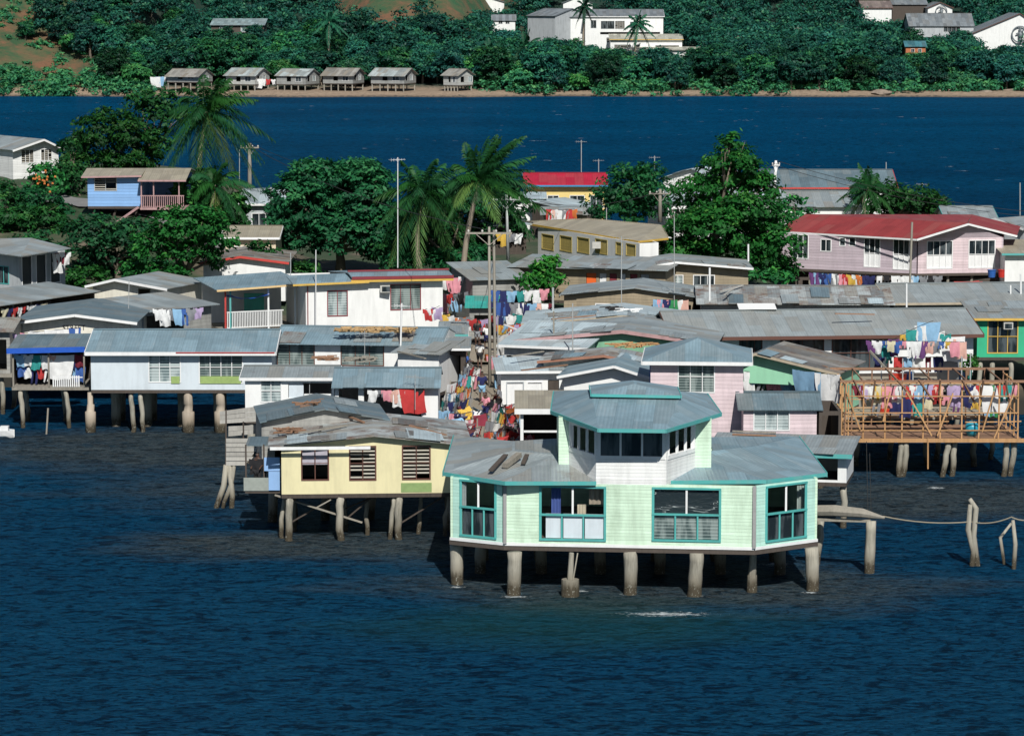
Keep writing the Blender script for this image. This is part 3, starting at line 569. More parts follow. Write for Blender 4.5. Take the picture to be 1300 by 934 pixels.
# ================================================================ the green house on the water (front)
def Zc(p,z): return V((p.x,p.y,z))
Z0=2.0; ZT=4.62
fL=S(641,691,Z0); fR=S(957,697,Z0); cL=S(572,684,Z0); cR=S(1037,686,Z0)
bl=cL+V((.4,8.5,0)); br=cR+V((-.4,8.5,0))
g=Bld('octagonal_house','large mint green eight sided house on thick concrete piles, nearest to the camera','house',[fL,fR,cR,br,bl,cL],Z0,ZT)
g.walls(M_mint,{0:[(686,618,768,685,'hole'),(829,620,914,686,'hole')],1:[(973,615,1023,684,'hole')],5:[(585,611,629,681,'hole')],2:[('m',2,4,.8,2,'glass')],4:[('m',2,4,.8,2,'glass')]},segmat={0:M_mint,1:M_mintshade,5:M_mintshade})
TF=paint('teal_frame',(.08,.38,.36),0,.3,.5)
def big_window(i,u0,v0,u1,v1,split,panes,low):
    p0,p1=g.seg(i); x0,_=onwall(p0,p1,u0,(v0+v1)/2); x1,_=onwall(p0,p1,u1,(v0+v1)/2); _,zt=onwall(p0,p1,(u0+u1)/2,v0); _,zb=onwall(p0,p1,(u0+u1)/2,v1); zm=zb+(zt-zb)*split
    a=(p1-p0).normalized(); n=V((-a.y,a.x,0)); pt=lambda x,z,d=0: p0+a*x+n*d+V((0,0,z))
    b=MB(); e=0
    for za in (zb,zt,zm): b.bar(pt(x0-.05,za,e),pt(x1+.05,za,e),.11,.08)
    for xa in (x0,x1): b.bar(pt(xa,zb+.04,e),pt(xa,zt-.04,e),.1,.08)
    for k in range(1,3): xa=x0+(x1-x0)*k/3; b.bar(pt(xa,zb+.04,e),pt(xa,zm-.04,e),.07,.06)
    w=b.build('window',TF,g.r); c=MB(); xm=(x0+x1)/2; c.bar(pt(xm,zm+.04,.02),pt(xm,zt-.04,.02),.08,.06); c.build('mullion',M_wtrim,w)
    q=MB()
    if low=='panel':
        for k in range(3):
            s0=x0+(x1-x0)*k/3+.06+(.16 if k==0 else 0); q.hexa([pt(s0,zb+.06,.07),pt(x0+(x1-x0)*(k+1)/3-.05,zb+.06,.07),pt(x0+(x1-x0)*(k+1)/3-.05,zb+.06,.1),pt(s0,zb+.06,.1),pt(s0,zm+.04,.07),pt(x0+(x1-x0)*(k+1)/3-.05,zm+.04,.07),pt(x0+(x1-x0)*(k+1)/3-.05,zm+.04,.1),pt(s0,zm+.04,.1)])
        q.build('panel',M_whiteb if 0 else M_bwhite,w)
    elif low=='plastic':
        for k in range(2):
            s0=x0+(x1-x0)*k/2+.05; s1=x0+(x1-x0)*(k+1)/2-.05; q.poly([pt(s0,zm+.04,.09),pt(s1,zm+.04,.09),pt(s1,zt-.04,.09),pt(s0,zt-.04,.09)])
        q.build('plastic_sheet',plastic,w); q=MB(); q.poly([pt(x0+.05,zb+.05,.09),pt(x1-.05,zb+.05,.09),pt(x1-.05,zm-.05,.09),pt(x0+.05,zm-.05,.09)]); q.build('pane',M_glouv,w)
    # rail of the opening, slender bars
    elif low=='bars':
        q.poly([pt(x0+.05,zb+.05,.09),pt(x1-.05,zb+.05,.09),pt(x1-.05,zm-.05,.09),pt(x0+.05,zm-.05,.09)]); q.build('pane',M_glass,w)
def m_plastic():
    m,nt,b=nmat('plastic_sheet'); ov,rv,rnd=objvec(nt); n=noise(nt,mapv(nt,ov,(.5,.5,1.6)),.9,4,.6); n.node.inputs['Distortion'].default_value=1.2
    k=rng(nt,mth(nt,'ABSOLUTE',mth(nt,'SUBTRACT',n,.5)),0,.014,.8,0); c=mix(nt,k,(.02,.03,.035),(.45,.5,.5)); nt.links.new(c,b.inputs['Base Color']); b.inputs['Roughness'].default_value=.15; bump(nt,b,n,.9,.1); return m
plastic=m_plastic()
big_window(0,686,618,768,685,.47,2,'panel'); big_window(0,829,620,914,686,.5,2,'plastic'); big_window(1,973,615,1023,684,.5,2,'bars'); big_window(5,585,611,629,681,.52,2,'bars')
m=MB(); m.bar(Zc(fL,Z0+.05)+V((0,-.06,0)),Zc(fL,ZT),.14,.14); m.build('downpipe',plain('grey_pipe',(.3,.3,.3)),g.r); m=MB(); m.bar(Zc(fR,Z0+.05)+V((0,-.06,0)),Zc(fR,ZT),.14,.14); m.build('downpipe',plain('grey_pipe',(.3,.3,.3)),g.r)
g.floor(M_dkwood,.05,.22)
m=MB(); q=[fL,fR,cR]; 
for a_,b_ in ((cL,fL),(fL,fR),(fR,cR)): d_=(b_-a_).normalized(); o_=V((d_.y,-d_.x,0))*.04; m.bar(Zc(a_,Z0+.03)+o_,Zc(b_,Z0+.03)+o_,.05,.12)
m.build('skirting_board',M_wtrim,g.r)
# lower roof, two wings with a bay rising between them
ZE=4.72
def E(u,v,z=ZE): return S(u,v,z)
lw=[E(563,599),E(641,611),E(757,611)]; a0=S(704,577,5.25); a1=S(650,572,5.35); a2=S(722,573,5.25)
bL=Zc(bl,5.1)+V((-.4,.3,0)); m=MB()
m.slab([lw[0],lw[1],a0,a1],.05,lw[1]-lw[0]); m.slab([lw[1],lw[2],a0],.05,lw[2]-lw[1]); m.slab([lw[2],a2+V((0.6,0.5,-.05)),a2,a0],.05,V((0,1,0))); m.slab([lw[0],a1,a1+V((0,3.5,-.1)),bL],.05,V((0,1,0))); m.slab([a1,a0,a2,a2+V((0,4,0)),a1+V((0,3.5,-.1))],.05,V((1,0,0)))
m.build('lower_roof',M_roof2,g.r)
rw=[E(845,610),E(973,609),E(1049,600)]; c0=S(880,579,5.2); c1=S(905,572,5.35); c2=S(960,566,5.4)
bR=Zc(br,5.1)+V((.4,.3,0)); m=MB()
m.slab([rw[0],rw[1],c0],.05,rw[1]-rw[0]); m.slab([rw[1],rw[2],c2,c1,c0],.05,rw[2]-rw[1]); m.slab([rw[2],bR,c2],.05,V((0,1,0))); m.slab([c1,c2,bR,c1+V((0,4,0))],.05,V((1,0,0)))
m.slab([rw[0],c0,c1,c1+V((-1.2,3,0)),c0+V((-1.3,.6,-.1))],.05,V((0,1,0)))
m.build('lower_roof',M_roof,g.r)
g.fascia(lw,M_teal,.16,.05); g.fascia(rw,M_teal,.16,.05); g.fascia([bL,lw[0]],M_teal,.2); g.fascia([rw[2],bR],M_teal,.2)
# upper storey: canted bay with a band of windows, white boards below
U0=4.75; UT=7.05
b0=V((fL.x+(757-641)/316*(fR.x-fL.x),fL.y+.37*(fR.y-fL.y),0)); b1=V((fL.x+(846-641)/316*(fR.x-fL.x),fL.y+.65*(fR.y-fL.y),0))
k0=P(722,560,b0.y+2.3); k1=P(883,560,b1.y+2.3); k0.z=k1.z=0; s0=V((k0.x-.42,k0.y+.02,0)); s1=V((k1.x+.66,k1.y+.02,0))
ub=MB(); ZB=ZT-.02
pl=[b0,b1,k1,s1+V((0,5,0)),s0+V((0,5,0)),k0]
def upwin(i,p0,p1,x0,x1,z0,z1,n,st,fwd=.12):
    wallseg(ub,p0,p1,ZB,UT,[(x0,x1,z0,z1)]); window(g.r,p0,p1,x0,x1,z0,z1,st,n,1,M_wtrim,fwd)
L0=(b1-b0).length; zb,zt=5.72,6.86
upwin(0,b0,b1,.12,L0-.12,zb,zt,3,'glass'); La=(k1-b1).length; upwin(1,b1,k1,.2,La-.15,zb,zt,3,'x',.17); upwin(2,k0,b0,.15,La-.2,zb,zt,3,'x',.17)
ub.build('bay_wall',M_whiteb,g.r); ub=MB()
wallseg(ub,s0,k0,ZB,UT,()); wallseg(ub,k1,s1,ZB,UT,()); sb=s1+V((0,5,0)); sa=s0+V((0,5,0)); wallseg(ub,s1,sb,ZB,UT,()); wallseg(ub,sb,sa,ZB,UT,()); wallseg(ub,sa,s0,ZB,UT,())
ub.build('upper_wall',M_mint,g.r)
ZU=7.12; e=[S(700,521,ZU),S(760,544,ZU),S(845,545,ZU),S(915,524,ZU)]; t0=S(752,503,7.75); t1=S(863,505,7.75); tb0=t0+V((0,2.6,-.05)); tb1=t1+V((0,2.6,-.05)); e4=e[3]+V((-.2,6.3,0)); e5=e[0]+V((.2,6.3,0))
m=MB(); m.slab([e[0],e[1],t0],.05,e[1]-e[0]); m.slab([e[1],e[2],t1,t0],.05,e[2]-e[1]); m.slab([e[2],e[3],t1],.05,e[3]-e[2]); m.slab([e[3],e4,tb1,t1],.05,e4-e[3]); m.slab([e4,e5,tb0,tb1],.05,e5-e4); m.slab([e5,e[0],t0,tb0],.05,e[0]-e5); m.build('upper_roof',M_roof,g.r)
g.fascia([e5]+e+[e4],M_teal,.15,.05)
h0=S(751,500,7.9); h1=S(864,502,7.9); h2=h1+V((0,2.9,0)); h3=h0+V((0,2.9,0)); hm=S(805,487,8.22); hm2=hm+V((0,1.2,0)); m=MB(); m.slab([h0,h1,hm],.04,h1-h0); m.slab([h1,h2,hm2,hm],.04,V((0,1,0))); m.slab([h2,h3,hm2],.04,V((1,0,0))); m.slab([h3,h0,hm,hm2],.04,V((0,1,0))); m.build('roof_lantern',M_roof,g.r); g.fascia([h3,h0,h1,h2],M_teal,.12)
m=MB(); m.hexa([Zc(t0,7.6),Zc(t1,7.6),Zc(tb1,7.6),Zc(tb0,7.6),Zc(h0,7.88)+V((.1,.1,0)),Zc(h1,7.88)+V((-.1,.1,0)),Zc(h2,7.88)-V((.1,.1,0)),Zc(h3,7.88)+V((.1,-.1,0))]); m.build('lantern_wall',M_teal,g.r)
for i,(u,v,w) in enumerate(((580,742,.27),(653,756,.29),(800,755,.28),(884,757,.3),(1031,750,.27))):
    b=S(u,v,0); pile_mesh(V((b.x,b.y+.15,Z0-.2)),-.7,w,lean=.03,n=12).build('concrete_pile',M_pile,g.r,smooth=True)
for u,v,wt in ((724,757,.1),(955,752,.13)):
    b=S(u,v,0); m=MB(); m.tube([V((b.x,b.y+.15,-.7)),V((b.x,b.y+.15,.7))],[.4 if u<800 else .24,.36 if u<800 else .2],12); m.tube([V((b.x,b.y+.15,.7)),V((b.x+.05,b.y+.15,Z0-.2))],[wt*1.3,wt],8)
    if u<800: m.bar(V((b.x+.12,b.y+.1,.7)),V((b.x+.3,b.y+.1,Z0-.2)),.05)
    m.build('concrete_pile',M_pile,g.r,smooth=False)
for yy in (3.0,6.0):
    for k in range(6):
        b=cL.lerp(cR,(k+.5)/6); pile_mesh(V((b.x,b.y+yy,Z0-.2)),-.7,.24,lean=.03).build('concrete_pile',M_pile,g.r,smooth=True)
for i,(u0,u1,v0,v1,c_) in enumerate(((700,712,618,652,(.06,.1,.3)),(748,766,620,640,(.3,.25,.2)),(586,592,612,645,(.35,.4,.4)),(1012,1022,616,652,(.3,.36,.34)),(733,744,640,653,(.5,.45,.35)))):
    Yc=b0.y+.55+(.9 if i in(2,) else 0)+(1.0 if i==3 else 0); m=MB()
    for k in range(6): a_=P(u0+(u1-u0)*k/6,v0,Yc+.06*(k%2)); c2_=P(u0+(u1-u0)*(k+1)/6,v0,Yc+.06*((k+1)%2)); zb_=P(u0,v1,Yc).z; m.poly([Zc(a_,zb_),Zc(c2_,zb_),c2_,a_])
    m.build('curtain',clothm(c_),g.r)
g.done(); G1=g
# things lying on the green house's roof
def plank(name,label,u0,v0,u1,v1,z0,z1,w=.16,h=.06,mat=None,cat='plank',group=None):
    a=S(u0,v0,z0); b=S(u1,v1,z1); m=MB(); m.bar(a,b,w,h); return tag(m.build(name,mat or M_wood,loc=(a+b)/2),label,cat,group)
plank('plank','dark board lying on the left wing roof of the mint green house',623,597,642,577,4.98,5.3,.2,.07,M_dkwood)
plank('concrete_post','pale round post lying on the left wing roof of the mint green house',641,591,659,577,5.08,5.36,.24,.2,M_bark if 0 else M_wood,'post')
plank('plank','short dark board lying on the left wing roof, right of the pale post',664,588,669,577,5.12,5.33,.18,.07,M_dkwood)
# ================================================================ yellow house
g=Bld('yellow_house','pale yellow house on crooked timber piles with three tall louvred windows','house',wbox((357,566),(583,564),4.35,7.2),2.15,4.35)
g.gable_y(.42,M_rust,None,of=.35,os=.6,xr=.52)
g.walls(M_cream,{0:[(383,562,417,609,'curtain',2,2,M_brownt),(444,560,477,609,'slats',2,2,M_brownt),(511,558,546,608,'slats',2,2,M_brownt)]})
patches(g,7,[M_rust,M_roof2,M_pale,M_oldroof]); g.floor(); g.done(); Y2=g
m=MB(); p0,p1=g.seg(0); x0,_=onwall(p0,p1,348,560); m.bar(g.corner(-.5,-.42,4.3),g.corner(2.4+1.6,-.42,4.3),.05,.14); m.build('gutter',M_wtrim,g.r)
x0,_=onwall(p0,p1,509,615); x1,_=onwall(p0,p1,548,615); m=MB(); m.hexa([g.corner(x,y,z) for z in (2.2,2.62) for x,y in ((x0,-.02),(x1,-.02),(x1,.0),(x0,.0))]); m.build('mossy_panel',plain('mossy_panel',(.25,.36,.14)),g.r)
for x in (.35,2.6,5.25,7.8): g.piles([(x,.15)],.17,lean=.05)
g.piles([(5.05,.2),(2.75,.7),(.1,.8),(7.6,.9),(3.9,1.4),(6.4,1.6)],.1,lean=.12,mat=M_dkwood if 0 else None)
for a_,b_ in (((4.2,.6,2.0),(2.9,.6,.9)),((7.4,.8,1.9),(5.3,.8,.6)),((.4,1.0,.7),(2.5,1.0,1.9))): m=MB(); m.bar(g.corner(*a_),g.corner(*b_),.1,.06); m.build('brace',M_dkwood,g.r); g.piles([(x,y) for x in (.4,2.7,5.2,7.7) for y in (2.6,5.2)],.2,lean=.04)
m=MB(); m.bar(S(349,628,2.0),S(460,663,.8),.14,.06); m.bar(S(400,645,1.6),S(420,634,2.0),.1,.05); m.build('brace',M_wood,g.r); m=MB(); m.bar(S(490,628,2.0)+V((0,1,0)),S(437,650,1.3)+V((0,1,0)),.1,.05); m.build('brace',M_dkwood,g.r)
# porch at its left end
pp=Bld('porch','small open porch with two blue panels and tin parapet, left of the yellow house','porch',[S(311,624,2.15),S(356,624,2.15),S(356,624,2.15)+V((0,2.6,0)),S(311,624,2.15)+V((0,2.6,0))],2.15,4.2)
m=MB(); m.slab([pp.corner(0,0,2.18),pp.corner(pp.W-.02,0,2.18),pp.corner(pp.W-.02,2.6,2.18),pp.corner(0,2.6,2.18)],.1); m.build('floor',M_dkwood,pp.r)
bp=paint('sky_blue_panel',(.25,.42,.7),0,.15)
x0,_=onwall(*pp.seg(0),335,600); m=MB(); m.box(pp.corner((x0+pp.W)/2,-.05,3.42),(pp.W-x0-.04,.03,.62)); m.build('panel',bp,pp.r); m=MB(); m.box(pp.corner((x0+pp.W)/2+.1,-.08,2.66),(pp.W-x0-.24,.03,.86)); m.build('panel',bp,pp.r)
m=MB(); m.box(pp.corner(x0*.5+.1,-.03,2.5),(x0+.3,.04,.6)); m.build('tin_parapet',plain('rusty_tin',(.3,.33,.3)),pp.r)
for x in (.05,x0): m=MB(); m.bar(pp.corner(x,.08,2.2),pp.corner(x,.08,4.3),.07); m.build('post',M_dkwood,pp.r)
m=MB(); m.slab([pp.corner(-.02,.9,4.15),pp.corner(pp.W-.1,.9,4.15),pp.corner(pp.W-.1,2.6,4.3),pp.corner(-.02,2.6,4.3)],.05,(1,0,0)); m.build('roof',M_dkroof,pp.r)
# weathered plank screen + crossing poles
g=thing('plank_screen','weathered grey plank screen on two crossing crooked poles beside the yellow house','screen',S(300,590,2.2))
def plankwall(root,pts,n,mat,name='plank',gap=.012,horiz=True):
    a,b,c,d=pts
    for i in range(n):
        t0=i/n+gap; t1=(i+1)/n-gap; l0=a.lerp(d,t0); l1=b.lerp(c,t0); u0=a.lerp(d,t1); u1=b.lerp(c,t1); j=V((0,R.uniform(-.03,.03),0)); e=R.uniform(-.12,.1)
        m=MB(); r=(l1-l0).normalized()*e; o=V((0,.04,0)); m.hexa([l0+j,l1+j+r,l1+j+r+o,l0+j+o,u0+j,u1+j+r,u1+j+r+o,u0+j+o]); m.build(name,mat,root)
yy=S(300,645,0).y; plankwall(g,[P(287,591,yy),P(313,591,yy),P(336,556,yy),P(287,556,yy)],6,M_greyw and wood('silver_board',(.4,.39,.36),.7)); sb_=wood('silver_board',(.4,.39,.36),.7)
plankwall(g,[P(279,538,yy+3),P(330,535,yy+3),P(330,515,yy+3),P(279,522,yy+3)],3,sb_); plankwall(g,[P(290,554,yy+.8),P(331,550,yy+.8),P(331,539,yy+.8),P(290,541,yy+.8)],2,sb_)
for k in ((287,590,272,655,.13),(291,590,293,686,.12),(297,590,281,650,.1)):
    m=MB(); a=P(k[0],k[1],yy+.1); b=P(k[2],k[3],yy+.1); m.tube([a,a.lerp(b,.4)+V((.12,0,0)),b.lerp(a,.2),b-V((0,0,.3))],[k[4],k[4]*1.1,k[4],k[4]*.9],7); m.build('pole',M_pile,g,smooth=True)
for u,v0,v1 in ((287,520,592),(309,535,560),(331,520,556)): m=MB(); m.bar(P(u,v0,yy+.06),P(u,v1,yy+.06),.07); m.build('post',M_dkwood,g)
# house behind the yellow one
g=Bld('tin_roof_hut','low hut with split blue grey gable roof just behind the yellow house','hut',wbox((332,536),(492,533),4.75,5),2.15,4.75); g.gable_y(.55,M_dkroof,None,of=.3,os=.1,xr=.5); g.walls(M_greyb,{0:[('m',.6,5,.6,2.2,'hole')]}); g.floor(); patches(g,2,[M_roof2,M_dkroof,M_rust]); g.piles([(.5,.5),(3,.5),(5.2,.5)]); g.done(); HB=g
plankr=thing('plank_deck','loose silver planks laid as a ramp between the yellow house and the white wing','planks',S(520,535,3.9))
plankwall(plankr,[S(500,546,3.7),S(556,556,3.7),S(548,540,3.9),S(500,532,4.0)],5,sb_)
# ================================================================ long white house at the left
g=Bld('long_white_house','long bluish white house on stone piles with slate grey roof, left of the scene','house',wbox((115,445),(345,445),4.62,6.4),2.42,4.62)
g.gable_x(.75,M_roof,M_wtrim,of=.45,os=.25,fh=.2)
g.walls(M_bwhite,{0:[(189,446,229,485,'pale',3,2,M_wtrim),(253,446,308,486,'louv',4,2,M_wtrim)]})
x0,_=onwall(*g.seg(0),253,478); x1,_=onwall(*g.seg(0),307,478); m=MB(); m.box(g.corner((x0+x1)/2,-.04,2.98),(x1-x0-.1,.02,.42)); m.build('green_panel',plain('green_panel',(.3,.42,.14)),g.r); x0,_=onwall(*g.seg(0),217,478); m=MB(); m.box(g.corner(x0+.25,-.04,2.98),(.48,.02,.4)); m.build('green_panel',plain('green_panel',(.3,.42,.14)),g.r)
m=MB(); m.bar(g.corner(4.8,-.53,g.z1-.05),g.corner(g.W+.2,-.53,g.z1-.05),.03,.05); m.build('red_edging',M_redt,g.r)
g.floor()
for u,r,st in ((111,.26,1),(166,.13,0),(178,.13,0),(238,.3,1),(279,.3,1)):
    x,_=onwall(*g.seg(0),u,500); b=g.corner(max(x,-.1),.25,2.25)
    if st:
        m=MB(); m.tube([b,V((b.x,b.y,1.6)),V((b.x+.03,b.y,1.55)),V((b.x,b.y,1.2)),V((b.x,b.y,1.15)),V((b.x,b.y,-.6))],[r*.55 if u<120 else r*.75,r*.6 if u<120 else r*.9,r*.8,r*.8,r*1.15,r*1.1],10); m.build('stone_pile',wood('stone_pile',(.4,.34,.27),.55,.5,True),g.r,smooth=True)
    else: pile_mesh(b,-.6,r,lean=.03).build('pile',M_pile,g.r,smooth=True)
g.piles([(x,y) for x in (1,2.8,4.8,6.8,8.8) for y in (2.6,5)],.28,lean=.02); g.done(); LW=g
# its right wing with recessed veranda windows
g=Bld('white_wing','white wing with eave lamps and veranda windows, joined right of the long white house','house',wbox((345,434),(562,437),4.75,5.5),2.4,4.75)
g.gable_x(.55,M_roof,None,of=.5,os=.0); g.walls(M_white,{0:[(352,437,399,472,'louv',3,1,M_brownt),(433,438,487,464,'louv',3,1,M_brownt),(521,449,545,470,'slats',2,1,M_wtrim)]}); g.floor()
for i in range(7): x=.5+i*1.05; m=MB(); m.tube([g.corner(x,-.35,4.72),g.corner(x,-.35,4.62)],[.04,.07],8); m.build('eave_lamp',M_wtrim,g.r)
patches(g,3,[M_roof,M_roof2,M_rust]); g.piles([(1,1),(3,1),(5,1),(7,1)],.25); g.done(); WW=g
# white house with blue grey roof, nearer
g=Bld('low_white_house','low white house with small grey roof and pale window behind the plank screen','house',wbox((311,480),(424,480),4.5,4.5),2.3,4.5)
g.gable_x(.3,M_roof2,M_wtrim,of=.2,os=.25); g.walls(M_white,{0:[(331,482,357,510,'pale',2,2,M_wtrim),(366,487,386,505,'door',1,1,M_bwhite),(384,486,424,500,'hole')]}); g.floor(); g.piles([(.3,.3),(2,.3),(4,.3)]); g.done()
g=Bld('shed_roof_house','white cottage with long slate roof and open laundry porch behind the yellow house','house',wbox((425,489),(556,489),4.45,4.6),2.3,4.45)
g.gable_x(.55,M_roof,None,of=.5,os=.15); g.walls(M_white,{0:[(430,491,455,516,'hole'),(462,491,535,530,'hole')]}); patches(g,2,[M_roof,M_roof2]); g.floor(); g.piles([(1,1),(3,1)]); g.done(); SR=g
# ================================================================ white two level house (maroon and yellow fascia)
g=Bld('white_house','clean white house with maroon and yellow fascia under palm trees','house',wbox((388,361),(562,357),5.95,7.5),2.7,5.95)
g.walls(M_white,{0:[(416,369,441,401,'pale',2,1,M_maroon),(496,361,534,393,'louv',3,1,M_maroon)]},skip=())
W_=g.W; mid=onwall(*g.seg(0),447,360)[0]
m=MB(); z=6.12; m.slab([g.corner(mid-.1,-.5,z+.25),g.corner(W_+.6,-.5,z+.2),g.corner(W_+.6,1.0,z+.42),g.corner(mid-.1,1.0,z+.45)],.06,(1,0,0)); m.slab([g.corner(mid-.1,1.0,z+.45),g.corner(W_+.6,1.0,z+.42),g.corner(W_+.6,8,z-.1),g.corner(mid-.1,8,z-.1)],.06,(1,0,0)); m.build('roof',M_roof,g.r)
m=MB(); m.bar(g.corner(mid-.1,-.53,z+.2),g.corner(W_+.6,-.53,z+.16),.05,.2); m.build('maroon_fascia',M_maroon,g.r); m=MB(); m.bar(g.corner(mid-.15,-.5,z+.02),g.corner(W_+.6,-.5,z-.02),.05,.15); m.build('yellow_fascia',M_yel,g.r); m=MB(); m.bar(g.corner(mid-.1,1.0,z+.52),g.corner(W_+.6,1.0,z+.5),.2,.09); m.build('ridge_cap',M_maroon,g.r)
m=MB(); m.slab([g.corner(-.9,-.5,z-.08),g.corner(mid,-.5,z+.02),g.corner(mid,2.0,z+.3),g.corner(-.9,2.0,z+.22)],.06,(1,0,0)); m.build('roof',M_roof,g.r); m=MB(); m.bar(g.corner(-.9,-.53,z-.16),g.corner(mid+1,-.53,z-.06),.05,.12); m.build('yellow_fascia',M_yel,g.r)
prism(g.w,[g.corner(mid,0,5.95),g.corner(W_,0,5.95),g.corner(W_,0,6.3),g.corner(mid,0,6.3)],g.n)
ac=MB(); x,zz=onwall(*g.seg(0),488,366); ac.box(g.corner(x,-.25,zz),(.62,.5,.45)); a=ac.build('air_conditioner',plain('ac_box',(.5,.5,.47)),g.r); q=MB(); q.box(g.corner(x,-.51,zz),(.5,.02,.33)); q.build('grille',M_glass,a)
m=MB(); m.bar(g.corner(.12,-.06,2.8),g.corner(.12,-.06,5.9),.06); m.build('downpipe',M_maroon,g.r); g.done(); WH=g
# side wall (shaded return) and veranda with blue tarpaulin
g=Bld('veranda','covered veranda with grey roof, red and teal posts and white balustrade','veranda',wbox((286,366),(386,362),5.6,5),2.9,5.6)
m=MB(); m.slab([g.corner(-.7,-.4,5.55),g.corner(g.W-.03,-.4,5.75),g.corner(g.W-.03,4.6,6.1),g.corner(-.7,4.6,5.9)],.06,(1,0,0)); m.build('roof',M_roof,g.r); g.fascia([g.corner(-.7,-.4,5.55),g.corner(g.W-.03,-.4,5.75)],paint('peach_trim',(.7,.5,.25),0,.2),.12)
g.floor(M_wood)
for i,(x,mt) in enumerate(((.02,M_redt),(.35,M_teal),(2.9,M_wtrim),(4.7,M_wtrim))): m=MB(); m.bar(g.corner(x,.06,2.9),g.corner(x,.06,5.5),.11); m.build('post',mt,g.r)
m=MB(); m.bar(g.corner(.1,.05,4.05),g.corner(3.9,.05,4.05),.07); m.bar(g.corner(.1,.05,3.05),g.corner(3.9,.05,3.05),.06)
for i in range(34): x=.15+i*.11; m.bar(g.corner(x,.05,3.07),g.corner(x,.05,4.02),.05,.03)
m.build('balustrade',M_wtrim,g.r)
wallseg(g.w,g.corner(-.1,4.6,0),g.corner(g.W,4.6,0),2.9,5.9); m=MB(); m.box(g.corner(2.9,3,4.3),(1.3,.05,1.2)); m.build('door',paint('sea_green_panel',(.05,.35,.28)),g.r); g.wm=M_white; g.done()
m=MB(); 
for i in range(10):
    for j in range(3):
        f=lambda a,b: V((0,0,0))+Vg.corner(.1+a*.3,-.2+b*.35,5.2-.28*math.sin(a/10*math.pi)+.04*math.sin(a*2+b*3)-.04*b)
        Vg=g; m.poly([f(i,j),f(i+1,j),f(i+1,j+1),f(i,j+1)])
tag(m.build('tarpaulin',plain('blue_tarp',(.02,.1,.5),.4),loc=g.corner(1.5,0,5.0)),'bright blue tarpaulin slung under the veranda roof of the white house','tarpaulin')
# ================================================================ left hillside houses
g=Bld('white_cottage','white gabled cottage with red fascia partly shaded by trees','house',wbox((258,333),(362,333),5.6,8),2.9,5.6); g.gable_y(.4,M_oldroof,M_redt,of=.4,os=.3,xr=.46); g.walls(M_white); g.done()
g=Bld('cream_house','cream house with three small windows and brown roof behind the red trimmed cottage','house',wbox((286,301),(350,301),6.6,6),3.6,6.6); g.gable_x(.5,M_tanroof,M_wtrim); g.walls(paint('cream_wall',(.65,.55,.4)),{0:[(295,313,303,318,'glass',1,1),(305,313,313,318,'glass',1,1),(315,313,322,318,'glass',1,1)]}); g.done()
g=Bld('bayside_house','pale house with grey hip roof and white veranda rail looking on to the bay','house',wbox((310,258),(362,258),7.6,7),4.6,7.6); g.gable_x(.8,M_pale,M_wtrim,os=.4); g.walls(M_greyw,{0:[('m',.6,1.7,1,2.2,'glass'),('m',2.2,3,.1,2.1,'hole')]}); g.done()
g=Bld('blue_house','sky blue raised house with grey roof and pink veranda rail on the left hillside','house',wbox((111,224),(179,224),10.4,5.5),8.15,10.4)
g.walls(M_blue,{0:[(120,225,148,242,'slats',2,1,M_greyw)]})
ve=[g.corner(g.W,.4,0),g.corner(g.W+3.3,.4,0)]; 
m=MB(); m.slab([g.corner(-.4,-.5,10.42),g.corner(g.W+.1,-.5,10.5),g.corner(g.W+.1,2.8,10.85),g.corner(-.4,2.8,10.85)],.06,(1,0,0)); m.slab([g.corner(-.4,2.8,10.85),g.corner(g.W+3.5,2.8,10.85),g.corner(g.W+3.5,6,10.5),g.corner(-.4,6,10.5)],.06,(1,0,0)); m.slab([g.corner(g.W-.1,-1.2,10.2),g.corner(g.W+3.5,-1.2,10.2),g.corner(g.W+3.5,2.8,10.84),g.corner(g.W-.1,2.8,10.84)],.05,(1,0,0)); m.build('roof',M_tanroof,g.r)
g.fascia([g.corner(-.4,-.52,10.42),g.corner(g.W+.1,-.52,10.5)],M_pinkt,.12); g.fascia([g.corner(g.W-.1,-1.22,10.2),g.corner(g.W+3.5,-1.22,10.2)],M_pinkt,.12)
m=MB(); m.slab([g.corner(g.W+.01,-.9,8.1),g.corner(g.W+3.4,-.9,8.1),g.corner(g.W+3.4,5.4,8.1),g.corner(g.W+.01,5.4,8.1)],.15); m.build('veranda_floor',M_pinkt,g.r)
m=MB(); m.bar(g.corner(g.W,-.85,9.0),g.corner(g.W+3.3,-.85,9.0),.07)
for i in range(22): m.bar(g.corner(g.W+.1+i*.15,-.85,8.12),g.corner(g.W+.1+i*.15,-.85,8.97),.05)
m.build('balustrade',M_pinkt,g.r)
for x in (.08,1.0,2.9): m=MB(); m.bar(g.corner(g.W+x+.03,-.85,8.1),g.corner(g.W+x+.03,-.85,10.15),.09); m.build('post',M_pinkt,g.r)
wallseg(g.w,g.corner(g.W+.02,5.2,0),g.corner(g.W+3.3,5.2,0),8.1,10.4); g.floor()
m=MB(); a=g.corner(g.W-.2,-.9,8.1); b=a+V((-2.0,-1.4,-1.4)); 
for o in (0,.7): m.bar(a+V((0,o,0)),b+V((0,o,0)),.06,.16)
for i in range(7): c=a.lerp(b,(i+.5)/7); m.box(c+V((0,.35,0)),(.25,.7,.04))
m.build('stair',M_pinkt,g.r); g.piles([(.4,.4),(2,.4),(3.6,.4),(6,.4),(.4,4),(3.6,4),(7,-.4)],.1,6.4,M_dkwood); g.done()
